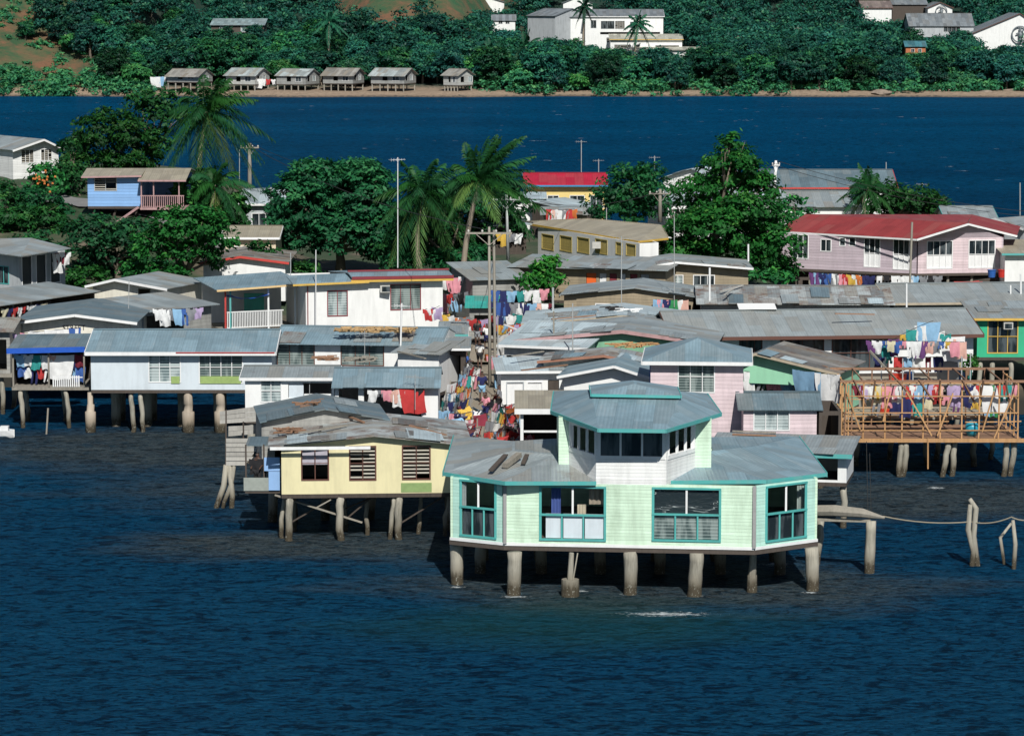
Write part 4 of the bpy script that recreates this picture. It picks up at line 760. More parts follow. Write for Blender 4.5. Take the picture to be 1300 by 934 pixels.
g=Bld('hilltop_house','white weatherboard house with slatted gable windows at the left edge','house',wbox((16,190),(74,188),11.0,9),8.3,11.0); g.gable_y(.75,M_roof2,M_wtrim,of=.6,os=.3,xr=.62); g.walls(M_whiteb,{0:[(27,187,43,207,'slats',3,1,M_wtrim),(52,187,66,204,'slats',3,1,M_wtrim)]}); g.floor(); g.piles([(.3,.3),(2,.3)],.12,5); g.done()
g=Bld('hilltop_annex','low shaded annex with long grey roof joined to the hilltop house','annex',wbox((-40,192),(14,192),10.6,8),8.0,10.6); g.gable_x(.7,M_roof2,M_wtrim); g.walls(M_dkwood,{0:[('m',.5,3,.6,2,'hole')]}); g.done()
C1=S(25,372,4.7); 
g=Bld('grey_corner_house','grey house with tall dark shuttered windows along its right side, at the left edge','house',[S(-25,368,4.7),C1,C1+V((2.35,4.6,0)),S(-25,368,4.7)+V((2.0,5.6,0))],4.7,7.25)
g.walls(M_greyw,{0:[(-2,338,11,360,'glass',2,1,M_teal)],1:[('m',.3,1.4,.35,2.35,'shut',1,1),('m',1.9,3,.35,2.35,'shut',1,1),('m',3.5,4.6,.35,2.35,'shut',1,1)]})
m=MB(); z=7.35; a=S(-30,318,z); b=S(26,325,z-.05); c=S(90,315,z+.1); d=S(40,302,z+.55); e_=S(-30,303,z+.5); m.slab([a,b,d,e_],.06,b-a); m.slab([b,c,d],.06,c-b); m.build('roof',M_roof2,g.r); g.floor(); g.piles([(.5,.5),(2,.4)],.1,2); 
for i in range(3): p0,p1=g.seg(1); q=MB(); aa=(p1-p0).normalized(); x=.85+i*1.6; q.box(p0+aa*x+V((-.08,.03,5.9+.15)),(1.05,.04,1.9),math.atan2(aa.y,aa.x)); q.build('shutter',plain('dark_shutter',(.04,.05,.055)),g.r)
g.done()
g=Bld('cream_hut','small cream hut with pale gable roof in front of the hillside trees','hut',wbox((118,362),(212,366),5.5,5),3.4,5.5); g.gable_y(.45,M_roof2,M_wtrim,of=.5,os=.3,xr=.35); g.walls(M_ivory,{0:[('m',3.3,4.2,.1,2,'hole')]}); g.floor(); g.done(); CH=g
g=Bld('long_shed','dark open shed with long thin lean-to roof full of hanging things, left edge','shed',wbox((-30,392),(122,370),5.2,3.6),3.0,5.2); g.skillion(.35,M_roof2,None,of=.3,os=.1); g.walls(M_dkwood,skip=(0,)); g.floor(M_wood)
for x in (.1,2,3.6,5.4): m=MB(); m.bar(g.corner(x,0,3.0),g.corner(x,0,5.15),.09); m.build('post',M_wood,g.r)
g.done(); LS=g
g=Bld('lettered_house','cream fronted house with faded black lettering under a white edged grey gable','house',wbox((28,408),(165,408),4.95,8.5),2.5,4.95); g.gable_y(.42,M_dkroof,M_wtrim,of=.6,os=.5,xr=.5); g.walls(M_ivory); g.floor()
x,zz=onwall(*g.seg(0),94,416); cu=bpy.data.curves.new('lettering','FONT'); cu.body='STREET'; cu.size=.42; cu.extrude=.01; cu.align_x='CENTER'; cu.align_y='CENTER'; lt=bpy.data.objects.new('lettering',cu); C.objects.link(lt); cu.materials.append(plain('black_paint',(.02,.02,.02))); lt.parent=g.r; lt.location=g.corner(x,-.03,zz)-V(g.r.location); lt.rotation_euler=(math.pi/2,0,0)
bpy.context.view_layer.update(); lm=bpy.data.meshes.new_from_object(lt.evaluated_get(bpy.context.evaluated_depsgraph_get())); l2=bpy.data.objects.new('lettering',lm); C.objects.link(l2); l2.parent=g.r; l2.location=lt.location; l2.rotation_euler=lt.rotation_euler; bpy.data.objects.remove(lt)
g.done()
g=Bld('laundry_shed','small grey shed with lean-to roof and washing hung under its eave','shed',wbox((178,396),(268,386),4.9,4),2.7,4.9); g.skillion(.4,M_roof2,None,of=.5); g.walls(M_greyb,{0:[('m',.3,3.8,.2,1.9,'hole')]}); g.floor(); g.done()
# blue roofed clothes porch on the water, far left
g=Bld('clothes_porch','open stilt porch with blue edged roof crammed with washing, left of the long white house','porch',wbox((14,443),(112,443),4.5,4.5),2.35,4.5)
m=MB(); m.slab([g.corner(-.2,-.3,4.5),g.corner(g.W-.15,-.3,4.6),g.corner(g.W-.15,3.9,4.95),g.corner(-.2,3.9,4.9)],.05,(1,0,0)); m.build('roof',M_dkroof,g.r); m=MB(); m.bar(g.corner(-.2,-.34,4.42),g.corner(g.W-.15,-.34,4.52),.04,.3); m.build('tarpaulin_edge',plain('blue_tarp',(.02,.1,.5),.4),g.r)
g.floor(M_wood); wallseg(g.w,g.corner(0,3.8,0),g.corner(g.W,3.8,0),2.35,4.8); wallseg(g.w,g.corner(-.1,3.8,0),g.corner(-.1,.8,0),2.35,4.6); g.wm=M_dkwood
for x in (.1,2.1,4.1): m=MB(); m.bar(g.corner(x,0,2.35),g.corner(x,0,4.5),.09); m.build('post',M_wood,g.r)
m=MB()
for i in range(13): m.bar(g.corner(2.35+i*.12,-.02,2.36),g.corner(2.35+i*.12,-.02,3.0),.07,.03)
m.bar(g.corner(2.3,0,2.9),g.corner(4,0,2.9),.05); m.build('balustrade',M_wtrim,g.r)
g.piles([(.5,.2),(3.0,.2),(.3,3),(2.5,3),(4,3)],.13); g.done(); CP=g
g=Bld('left_stilt_shack','half seen stilt shack with timber rails at the left edge of the water','shack',wbox((-60,420),(12,420),4.9,5),2.4,4.9); g.gable_x(.4,M_rust); g.walls(M_greyb,{0:[('m',.5,2,.2,2,'hole'),('m',2.3,3.1,.2,2,'hole')]}); g.floor(M_wood,.3); g.piles([(1,.2),(2.7,.2),(3,3)],.14); g.done()
# ================================================================ centre: layered tin roofs
def hut(label,e0,e1,ze,hw,D,roof,rise,rm,wm,fm=None,ops=None,name='hut',cat='hut',xr=.5,of=.4,os=.3,piles=(),fh=.14,gm=None,base=None):
    g=Bld(name,label,cat,wbox(e0,e1,ze,D),(ze-hw),ze)
    if roof=='x': g.gable_x(rise,rm,fm,of=of,os=os,fh=fh)
    elif roof=='y': g.gable_y(rise,rm,fm,of=of,os=os,fh=fh,xr=xr,gm=gm)
    elif roof=='s': g.skillion(rise,rm,fm,of=of,os=os,fh=fh)
    elif roof=='h': g.hip(rise,rm,fm,o=of,fh=fh)
    if rm in (M_rust,M_roof2,M_oldroof,M_pale): patches(g,max(2,int(g.W*(.4 if rm is not M_rust else .7))) if g.W<12 else 4,[M_rust,M_roof2,M_roof,M_pale,M_oldroof,M_dkroof] if rm in (M_rust,M_oldroof) else [rm,rm,M_roof2,M_rust])
    g.walls(wm,ops); g.floor()
    if piles: g.piles(piles,.15)
    g.done(); return g
K=hut('open kiosk with white posts and rails under a brown roof behind the mint house',(661,519),(768,519),4.35,2.25,4.2,'s',.25,M_tanroof,M_dkwood,M_wtrim,{0:[('m',.12,3.0,.2,2.1,'hole')],3:[('m',.6,3.5,.9,2.0,'hole')]},name='kiosk',cat='kiosk',os=.3,fh=.26)
for z in (2.75,3.25): m=MB(); m.bar(K.corner(.15,-.03,z),K.corner(3.0,-.03,z),.06,.1); m.build('rail',M_wtrim,K.r)
for x in (.06,3.05): m=MB(); m.bar(K.corner(x,-.07,2.1),K.corner(x,-.07,4.3),.15); m.build('post',M_wtrim,K.r)
m=MB(); m.box(K.corner(3.5,-.03,3.2),(.8,.05,2.2)); m.build('panel',M_wtrim,K.r)
hut('white panelled hut with red barred hatch beside the walkway',(636,471),(760,470),4.5,2.3,3,'s',.25,M_pale,M_white,M_wtrim,{0:[('m',.3,1.2,.3,1.7,'panel',1,1,M_greyw),('m',1.4,2.2,.3,1.7,'panel',1,1),('m',2.5,3.1,.2,1.8,'door',1,1,M_dkwood),('m',3.4,4.3,.6,1.5,'panel',2,2,M_maroon)]})
hut('grey walled lean-to with louvred vent and pale corrugated roof above the walkway',(640,437),(742,441),4.9,2.5,5,'s',.7,M_pale,M_greyw,M_wtrim,{0:[('m',.05,.5,.2,1.9,'hole'),('m',1.6,2.6,1.2,1.8,'slats',1,1)]},name='shed',cat='shed')
hut('low hut with blue grey gabled tin roof and pale wall right of the walkway poles',(716,476),(825,478),4.7,2.3,5,'y',.55,M_roof,M_white,M_wtrim,{0:[('m',1.5,2.2,.9,1.7,'slats',2,1,M_maroon)]},xr=.6,of=.6)
hut('hut with rust edged patched roof below the green wall',(690,458),(815,460),4.95,2.2,3.2,'y',.35,M_rust,M_greyb,paint('rust_trim',(.3,.14,.09),0,.4),xr=.62)
hut('hut with green gable wall under a faded pink edged roof',(652,432),(905,436),5.0,2.3,7,'y',.65,M_roof2,paint('moss_green_wall',(.2,.42,.27),0,.4),M_pinkt,xr=.55,fh=.2)
hut('wide hut with sandy edged shallow gable roof, in the middle of the village',(668,411),(880,412),5.0,2.3,6.5,'y',.5,M_pale,M_greyb,M_sandt,xr=.58)
hut('hut with worn brown roof sheets and dark gap, behind the sandy edged roof',(690,405),(852,406),5.05,2.2,2.5,'y',.3,M_rust,M_dkwood,M_sandt,xr=.45)
hut('tan board hut with air conditioner and shady porch right of the leafy sapling',(716,375),(880,377),5.4,2.4,6,'y',.5,M_roof2,M_tan,None,{0:[('m',2.0,2.9,.9,1.9,'pale',2,1),('m',3.2,4.0,.9,1.9,'pale',2,1),('m',5.8,8,.2,1.9,'hole')]},xr=.55,of=.35,name='hut')
m=MB(); p=S(811,382,4.6); m.box(p+V((0,-.3,0)),(.75,.5,.5)); tag(m.build('air_conditioner',plain('ac_box',(.5,.5,.47)),loc=p),'pale air conditioner box on the tan board hut wall','air conditioner')
hut('narrow shed with teal roof strip at the top of the walkway',(596,390),(640,390),4.6,2.0,3,'s',.3,roofm('teal_roof',(.05,.42,.36),.05),M_greyb,None,{0:[('m',.3,1.8,.2,1.5,'hole')]},name='shed',cat='shed')
hut('little white walled stall with green edged roof beside the clean white house',(562,424),(588,424),4.7,2.2,3,'s',.3,M_roof2,M_white,M_teal,name='stall',cat='stall')
hut('dark fronted stall with pale lintel left of the walkway',(560,442),(591,442),4.6,2.2,3,'s',.2,M_roof2,M_dkwood,M_wtrim,{0:[('m',.2,1.1,.3,1.8,'hole')]},name='stall',cat='stall')
hut('white stall with brown grille window, at the right end of the white wing',(505,447),(557,449),4.5,2.2,3.5,'s',.35,M_roof2,M_white,None,{0:[('m',.8,1.7,.5,1.4,'slats',2,1,M_wtrim)]},name='stall',cat='stall')
hut('grey plank hut behind the leaning palm trunk',(600,355),(668,353),5.6,2.8,5,'s',.6,M_greyw and M_roof2,M_greyb,None,{0:[('m',2.6,3.6,.8,1.8,'hole')]})
# pink tower and wing
PT=hut('tall pink weatherboard house with blue grey hip roof behind the mint green house',(826,456),(944,457),6.25,4.05,5.2,'h',.75,M_roof,M_pink,M_wtrim,{0:[(861,458,907,498,'louv',3,2,M_wtrim)]},name='pink_tower_house',cat='house',of=.42,fh=.18,piles=[(.3,.3),(2,.3),(4,.3)])
m=MB(); m.box(PT.corner(-.04,2.2,4.9),(.04,3.6,2.2),math.atan2(PT.a.y,PT.a.x)); m.build('tarpaulin_panel',plain('blue_tarp',(.02,.1,.5),.4),PT.r)
hut('low pink weatherboard wing with slate roof, right of the tall pink house',(944,519),(1037,519),4.0,1.75,3.4,'x',.55,M_dkroof,M_pink,None,{0:[(957,520,1002,546,'pale',3,1,M_wtrim)]},name='pink_wing',cat='house',of=.25,os=.3,piles=[(.5,.3),(3,.3)])
hut('long low shelter with teal edged roof and white half wall behind the mint green house',(905,571),(1075,576),3.5,1.35,3.6,'s',.2,M_roof2,M_white,M_teal,{0:[('m',1.7,5.8,.1,1.25,'hole')]},name='shelter',cat='shelter',of=.5,fh=.2,piles=[(1,.3),(3.5,.3),(6,.3)])
hut('pale green gabled hut with long grey plank roof and washing hung in its doorway',(925,467),(1062,473),4.75,2.3,5,'y',.85,M_oldroof,M_paleg,M_sandt,{0:[('m',.4,3.9,.1,1.55,'hole')]},xr=.27,of=.5,piles=[(1,.3),(4,.3)])
# long grey house
GL=hut('long white walled house with dark shaded windows under a long grey roof, right of centre',(858,424),(1236,420),4.95,2.4,7.5,'x',.85,M_longroof,M_white,M_brownt,{0:[('m',.3,2.6,.5,2.2,'glass',2,2,M_brownt),('m',3.7,5.0,.6,2.2,'glass',3,2,M_brownt),('m',6.1,8.6,.6,2.2,'glass',2,2,M_brownt),('m',9.1,12.4,.2,2.2,'glass',3,2,M_brownt)]},name='long_grey_roof_house',cat='house',of=.8,os=.4,fh=.2)
m=MB(); a=S(938,392,5.98); b=S(986,392,5.98); m.slab([a,b,b+V((0,1.6,.16)),a+V((0,1.6,.16))],.03); tag(m.build('roof_sheet',paint('bright_white_sheet',(.85,.86,.85),0,.05),loc=a),'bright white sheet lying along the ridge of the long grey roof','sheet')
hut('house with wide flat patched roof between the long grey roof and the pink hillside house',(890,385),(1130,386),5.3,2.3,9,'x',.6,M_rust,M_greyb,None,name='house',cat='house')
hut('house with grey roof and low red edged parapet at the right edge of the village',(1135,384),(1330,382),5.3,2.3,8,'x',.7,M_longroof,M_greyb,M_sandt,name='house',cat='house')
GH=hut('bright green house with yellow trimmed roof and tall windows on the right',(1241,404),(1330,404),5.4,2.3,5,'s',.4,M_roof2,M_green,M_yel,{0:[(1254,406,1292,448,'glass',3,2,M_yel)]},name='green_house',cat='house',of=.4,piles=[(.2,.3),(.9,.3),(2,.3),(3.2,.3),(4,.3)])
m=MB(); m.box(GH.corner(1.75,-.25,5.0),(.55,.45,.4)); a=m.build('air_conditioner',plain('ac_box',(.5,.5,.47)),GH.r); m=MB(); m.box(GH.corner(1.75,-.49,5.0),(.42,.02,.28)); m.build('grille',M_glass,a)
# long veranda row and ochre shuttered house
VR=hut('long veranda row with brown boards, bright orange door and white posts',(652,338),(845,343),6.1,2.2,5.5,'s',.25,M_roof2,M_tan,None,{0:[('m',1.0,1.9,.1,1.9,'door',1,1,M_greyw),('m',5.0,5.7,.1,1.9,'door',1,1,paint('orange_door',(.75,.13,.02),0,.1)),('m',5.9,6.4,.1,1.9,'door',1,1,M_wtrim),('m',6.6,7.1,.1,1.9,'door',1,1,M_maroon),('m',7.3,7.7,.1,1.9,'door',1,1,M_wtrim),('m',8.0,8.5,.1,1.9,'door',1,1,M_maroon),('m',8.7,9.3,.1,1.9,'door',1,1,M_greyw)]},name='veranda_row',cat='building',of=.6)
hut('brown board bungalow with white louvre windows under a shallow grey gable, beside the veranda row',(812,340),(950,340),6.0,2.2,5.5,'y',.4,M_roof2,M_tan,M_wtrim,{0:[('m',.8,1.5,.6,1.7,'pale',2,1),('m',2.2,2.9,.5,1.7,'pale',2,1),('m',3.6,5.0,.1,1.7,'glass',3,1)]},name='bungalow',cat='house',xr=.33,of=.6)
q0=S(683,287,6.9); q1=S(812,309,6.9); q2=S(836,308,6.9); n_=(q1-q0).normalized(); q3=q2+V((-1.5,7.5,0)); q4=q0+V((1.2,7.5,0))
g=Bld('shuttered_house','two storey ivory house with ochre shutters and tan roof edged in yellow','house',[q0,q1,q2,q3,q4],4.0,6.9)
g.walls(M_white,{0:[(688,298,703,317,'shutter',1,1,M_ochre),(711,300,726,319,'shutter',1,1,M_ochre),(733,302,748,321,'shutter',1,1,M_ochre),(756,304,771,322,'shutter',1,1,M_ochre),(782,308,790,323,'shutter',1,1,M_ochre),(795,310,807,325,'shutter',1,1,M_ochre)]})
rz=7.0; A=[S(655,281,rz),S(811,306,rz),S(848,302,rz)]; Rr=[S(745,277,7.7),S(838,285,7.7)]; Bk=[Rr[0]+V((-1,5,-.7)),Rr[1]+V((1,6,-.7))]
m=MB(); m.slab([A[0],A[1],Rr[1],Rr[0]],.06,A[1]-A[0]); m.slab([A[1],A[2],Rr[1]],.06,A[2]-A[1]); m.slab([Rr[0],Rr[1],Bk[1],Bk[0]],.06,V((1,0,0))); m.slab([A[2],Bk[1],Rr[1]],.06,V((0,1,0))); m.slab([A[0],Rr[0],Bk[0]],.06,V((0,1,0))); m.build('roof',M_tanroof,g.r); g.fascia(A,M_yel,.14)
m=MB(); x,zz=onwall(*g.seg(0),762,311); p=g.corner(x,-.3,zz); m.box(p,(.6,.5,.45)); m.build('air_conditioner',plain('ac_box',(.5,.5,.47)),g.r); g.done()
hut('little lookout cabin with thin grey roof and yellow washing, left of the ochre shuttered house',(622,287),(668,285),7.0,2.0,3,'s',.2,M_pale,M_dkwood,None,{0:[('m',.2,1.1,.6,1.8,'hole'),('m',1.3,2.3,.6,1.8,'hole')]},name='cabin',cat='cabin')
hut('crimson roofed yellow house with blue trim beside the bay',(668,234),(768,234),6.9,3.6,6,'x',.75,M_crim,paint('yellow_wall',(.75,.58,.22),0,.15),paint('blue_trim',(.03,.22,.42),0,.1),{0:[('m',1.9,2.9,1.2,2.6,'glass'),('m',3.9,5.2,1.2,2.6,'glass'),('m',5.7,6.8,1.2,2.6,'glass')]},name='crimson_roof_house',cat='house',of=.5)
hut('white box house with grey door side, below the crimson roofed house',(652,252),(690,252),6.0,3.2,4,'s',.2,M_pale,M_white,None,{0:[('m',.6,1.2,.6,1.5,'glass',1,1)]},name='house',cat='house')
hut('cluttered workshop with grey roof in front of the crimson roofed house',(690,272),(745,272),5.2,2.2,4,'x',.4,M_roof2,M_tan,None,{0:[('m',.3,3,.2,1.9,'hole')]},name='workshop',cat='workshop')
hut('open carport with pale sloping roof left of the dark rounded trees',(722,266),(764,262),5.3,2.2,4,'s',.5,M_pale,M_dkwood,M_wtrim,{0:[('m',.3,2.6,.1,1.9,'hole')]},name='carport',cat='carport')
hut('white lattice fronted building half hidden behind the tall layered tree',(846,256),(1000,254),6.6,3.4,7,'x',.6,M_pale,M_white,None,{0:[('m',.3,2.4,.7,2.8,'slats',5,4),('m',6.5,9.5,.5,2.8,'slats',6,4)]},name='lattice_building',cat='building')
hut('building with pale grey roof peak left of the tall layered tree by the bay',(842,226),(905,228),7.2,3,7,'y',.9,M_pale,M_white,None,xr=.6,name='building',cat='building')
hut('long waterside building with grey roof and red gutter line, right of the tall layered tree',(972,237),(1135,237),6.8,3.4,8,'x',1.2,M_dkroof,M_white,M_redt,None,name='waterside_building',cat='building')
hut('broad grey sheet roofed shed in front of the waterside building',(975,262),(1095,262),6.0,3,9,'x',.9,M_roof2,M_white,None,None,name='shed',cat='shed')
# right hillside pink house
z0,z1=4.35,6.85; a0=S(992,340,z0); a1=S(1163,347.5,z0); a2=S(1273,346,z0)
g=Bld('pink_hillside_house','large mauve pink raised house with red roof and white louvre windows','house',[a0,a1,a2,a2+V((1.4,8.5,0)),a0+V((1.6,7,0))],z0,z1)
g.walls(M_pinkshade,{0:[(1006,298,1026,328,'glass',3,1,M_wtrim),(1042,304,1055,319,'glass',2,1,M_wtrim),(1066,302,1073,312,'glass',1,1,M_wtrim),(1078,302,1086,312,'glass',1,1,M_wtrim),(1097,303,1117,339,'half',3,1,M_wtrim),(1134,303,1154,342,'half',3,1,M_wtrim)],1:[(1177,306,1209,341,'half',4,1,M_wtrim),(1230,305,1263,340,'half',4,1,M_wtrim)]},segmat={1:M_pink})
ze=6.95; f0=S(983,293,ze); f1=S(1163,303,ze); pk=S(1228,283,7.95); f2=S(1290,298.5,ze); r0=S(1023,272,7.95); bk=V((1.5,5.0,-.9)); m=MB(); m.slab([f0,f1,pk,r0],.06,f1-f0); m.slab([f1+V((0,-.35,0)),pk+V((0,-.45,0)),pk,f1],.06,V((0,1,0))); m.slab([pk+V((0,-.45,0)),f2+V((0,-.35,0)),f2+V((1.6,8,0)),pk+bk+V((0,3,.9))],.06,V((0,1,0))); m.slab([f0,r0,r0+V((1,5,-1))],.06,V((0,1,0))); m.slab([r0,pk,pk+bk+V((0,3,.9)),r0+V((1,5,-1))],.06,V((1,0,0))); m.build('roof',M_redroof,g.r)
g.fascia([f0,f1+V((0,-.35,0))],M_wtrim,.12); g.fascia([f1+V((0,-.35,0)),pk+V((0,-.45,0)),f2+V((0,-.35,0))],M_wtrim,.14)
prism(g.w,[Zc(a1,z1),Zc(a2,z1),Zc(pk,7.85)+V((0,a1.y-pk.y+.1,0))],V((0,1,0)))
g.floor(); 
for i in range(6):
    for j in (0,3.4,6.6): p=a0.lerp(a1,.05+i*.18)+V((0,.3+j,0)); pile_mesh(V((p.x,p.y,z0-.18)),2.2,.11,M_dkwood,.02).build('stump',M_wood,g.r)
for i in range(4): p=a1.lerp(a2,.1+i*.28)+V((0,.4,0)); pile_mesh(V((p.x,p.y,z0-.18)),2.2,.11,M_wood,.02).build('stump',M_wood,g.r)
g.done(); PH=g
g=hut('low dark undercroft store of boards beneath the pink hillside house',(1010,352),(1270,352),4.0,1.2,5,'n',0,None,M_dkwood,None,{0:[('m',.5,4,.1,1,'hole'),('m',5,8,.1,1,'hole'),('m',9,11.5,.1,1,'hole')]},name='undercroft',cat='store')
hut('teal edged low roofed building right of the rounded bayside trees',(1203,277),(1262,277),5.6,2.6,6,'x',.7,M_roof2,M_white,M_teal,name='building',cat='building')
hut('shed with two slope pale roof behind the pink house gable',(1235,285),(1300,290),5.8,2.4,6,'y',.6,M_roof2,M_greyw,M_wtrim,name='shed',cat='shed')
hut('white walled house with teal eave at the right edge beside the pink house',(1276,322),(1330,322),5.9,2.4,6,'s',.4,M_tanroof,M_white,M_teal,name='house',cat='house')
# ================================================================ platforms and walkway
def deck(name,label,cat,pts,z,n,mat,kind=None,posts=(),parent=None):
    a,b,c,d=[V((p[0],p[1],z)) for p in pts]; t=thing(name,label,cat,(a+c)/2) if not kind else None; m=MB()
    for i in range(n):
        l0=a.lerp(d,(i+.04)/n); l1=b.lerp(c,(i+.04)/n); u0=a.lerp(d,(i+.94)/n); u1=b.lerp(c,(i+.94)/n); dz=V((0,0,R.uniform(-.012,.012))); o=V((0,0,-.05)); m.hexa([l0+o+dz,l1+o+dz,u1+o+dz,u0+o+dz,l0+dz,l1+dz,u1+dz,u0+dz])
    if kind: return tag(m.build(name,mat),kind=kind)
    m.build('planks',mat,t); k=MB()
    for p,q in ((a,b),(d,c),(a,d),(b,c)): k.bar(p-V((0,0,.14)),q-V((0,0,.14)),.1,.14)
    k.build('beam',M_wood,t)
    for x,y in posts: pile_mesh(V((x,y,z-.2)),-.6,.14,lean=.03).build('pile',M_pile,t,smooth=True)
    return t
wl=[(-3.9,152),(1.4,152),(.3,188),(-2.6,188)]; deck('walkway','x','x',wl,2.15,120,M_deckm,kind='structure')
deck('walkway','x','x',[(-2.6,188.02),(.3,188.02),(-.5,222),(-2.4,222)],2.35,90,M_deckm,kind='structure')
wp=thing('walkway_trestle','rows of timber piles carrying the plank walkway through the village','trestle',(-1.3,152,0))
for y in range(153,184,4):
    for x in (-3.2,-.8,1): pile_mesh(V((x+R.uniform(-.2,.2),y,2.05)),-.7,.15).build('pile',M_pile,wp,smooth=True)
# open scaffold house frame on piles (right)
ys=S(1180,605,0).y; zf=1.95
fr=thing('unfinished_house','unfinished house frame of new brown timber standing on piles, right of the scene','house frame',(P(1178,560,ys).x,ys,zf))
X0=P(1073,556,ys).x; X1=P(1292,556,ys).x; ztop=P(1180,484,ys).z; D=5.2
def tb(name,a,b,r=.045,mat=M_new): m=MB(); m.bar(a,b,r*1.6); return m.build(name,mat,fr)
m=MB(); m.slab([V((X0-.15,ys-.15,zf)),V((X1+.2,ys-.15,zf)),V((X1+.2,ys+D,zf)),V((X0-.15,ys+D,zf))],.1); m.build('floor',M_newd,fr)
m=MB(); m.bar(V((X0-.2,ys-.2,zf-.05)),V((X1+.4,ys-.2,zf-.05)),.07,.2); m.build('edge_beam',M_new,fr)
NX=9
for yy in (0,D):
    for i in range(NX+1):
        x=X0+(X1-X0)*i/NX+R.uniform(-.08,.08)*(0<i<NX); tb('stud',V((x,ys+yy,zf)),V((x+R.uniform(-.03,.03),ys+yy,ztop-.05)),.045,M_new if yy==0 else M_newd)
    tb('top_plate',V((X0-.3,ys+yy,ztop)),V((X1+.3,ys+yy,ztop)),.075,M_newd); tb('rail',V((X0,ys+yy-.09,ztop-.75)),V((X1,ys+yy-.09,ztop-.75)),.035)
    tb('rail',V((X0,ys+yy-.09,zf+.45)),V((X1,ys+yy-.09,zf+.45)),.035); tb('rail',V((X0,ys+yy-.09,zf+1.35)),V((X1,ys+yy-.09,zf+1.35)),.03); tb('rail',V((X0,ys+yy-.09,zf+.9)),V((X0+(X1-X0)*R.uniform(.4,.6),ys+yy-.09,zf+.9)),.025)
for i,(u,v,u2,v2) in enumerate(((1151,497,1183,553),(1190,553,1210,499),(1121,535,1130,497),(1247,548,1262,497),(1262,556,1287,500),(1075,498,1092,545))):
    a=P(u,v,ys-.17); b=P(u2,v2,ys-.17); tb('brace',a,b,.045)
for i in range(8): x=X0+(X1-X0)*(i+.3)/8; tb('rafter',V((x,ys-.5,ztop+.15)),V((x+R.uniform(-.1,.9),ys+.3,ztop-1.05+R.uniform(-.4,.3))),.05,M_newd)
for x in (X0,X1): 
    for k in (0,.33,.66,1): tb('side_rail',V((x,ys+.1,zf+.45+k*2.3)),V((x,ys+D-.1,zf+.45+k*2.3)),.035)
    for y in (1.3,2.6,3.9): tb('stud',V((x,ys+y,zf)),V((x,ys+y,ztop-.1)))
for i in range(5): x=X0+(X1-X0)*(i+.5)/5; tb('joist',V((x,ys,ztop+.02)),V((x,ys+D,ztop+.02)),.04,M_newd)
for k in range(4): x=X0+.15+k*.17; tb('stud',V((x-.35,ys-.05,zf-.2+.3*(k%2))),V((x-.35,ys-.05,ztop-.2)),.04,M_newd if k%2 else M_new)
for k in (2.9,3.6,4.3,6.3,6.9,8.1): tb('cross_rail',V((X0+k*.97,ys+.09,zf+.85)),V((X0+k*.97+1.1,ys+.09,zf+.85+R.uniform(-.05,.05))),.035)
for u in (1142,1148,1201,1209,1276,1285): b=P(u,600,ys+R.uniform(0,.6)); pile_mesh(V((b.x,b.y,zf-.1)),-.7,.15,lean=.06).build('pile',M_pile,fr,smooth=True)
for u in (1090,1175,1235): b=P(u,600,ys+3.5); pile_mesh(V((b.x,b.y,zf-.1)),-.7,.17).build('pile',M_pile,fr,smooth=True)
m=MB(); a=P(1178,556,ys-.25); m.bar(a,P(1178,595,ys-.25),.07); m.build('hanging_pole',M_new,fr)
# laundry platform behind the frame
d1=S(1078,492,2.6); d2=S(1240,492,2.6); LPt=deck('laundry_platform','timber platform carrying washing lines, tubs and cans behind the house frame','platform',[d1,d2,d2+V((0,5,0)),d1+V((0,5,0))],2.6,22,M_deckm,posts=[(d1.x+.5,d1.y+.3),(d1.x+3.4,d1.y+.3),(d1.x+6,d1.y+.3),(d1.x+2,d1.y+3)])
for a,b in (((1119,488),(1119,462)),((1146,488),(1146,455)),((1159,488),(1159,455)),((1221,470),(1221,452)),((1232,480),(1232,448))):
    A_=P(a[0],a[1],d1.y+.3); m=MB(); m.bar(V((A_.x,A_.y,2.6)),P(b[0],b[1],d1.y+.3),.06); m.build('post',M_pole,LPt)
m=MB(); m.bar(P(1104,445,d1.y+.2),P(1138,482,d1.y-.8),.1); m.build('leaning_pole',M_wood,LPt)
# undercover deck and dark structure between pink wing and frame
hut('dark open shed under hanging sheets, between the pink wing and the house frame',(1040,522),(1068,522),3.9,1.9,4,'n',0,None,M_dkwood,None,{0:[('m',.13,1.0,.1,1.7,'hole')]},name='shed',cat='shed',piles=[(.3,.3),(1,2)])
# bollard jetty stub
zbk=P(1180,525,ys+6.2).z; bd=deck('back_deck','low rear deck with red drums seen through the house frame','deck',[V((X0-.2,ys+5.5,0)),V((X1+.3,ys+5.5,0)),V((X1+.3,ys+9,0)),V((X0-.2,ys+9,0))],zbk,14,M_deckm,posts=[(X0+.5,ys+5.8),(X0+3,ys+5.8),(X0+5.5,ys+5.8),(X1-.5,ys+5.8)])
t=thing('broken_jetty','broken concrete capped beam resting on one round pile, right of the mint green house','jetty',S(1104,727,0))
yj=S(1104,727,0).y; m=MB(); m.tube([P(1034,648,yj+.8),P(1060,648,yj+.4),P(1095,651,yj),P(1123,657,yj)],[.24,.25,.2,.05],8); m.build('broken_beam',M_pile and M_wood,t); m=MB(); m.bar(P(1030,659,yj+.8),P(1105,661,yj),.1,.12); m.build('board',M_new and M_wood,t)
b=S(1104,727,0); pile_mesh(P(1105,661,yj),-.7,.22,lean=.0,n=12).build('concrete_pile',M_pile,t,smooth=True); b=S(1039,690,0); pile_mesh(P(1040,660,yj+2),-.7,.15).build('pile',M_pile,t,smooth=True)
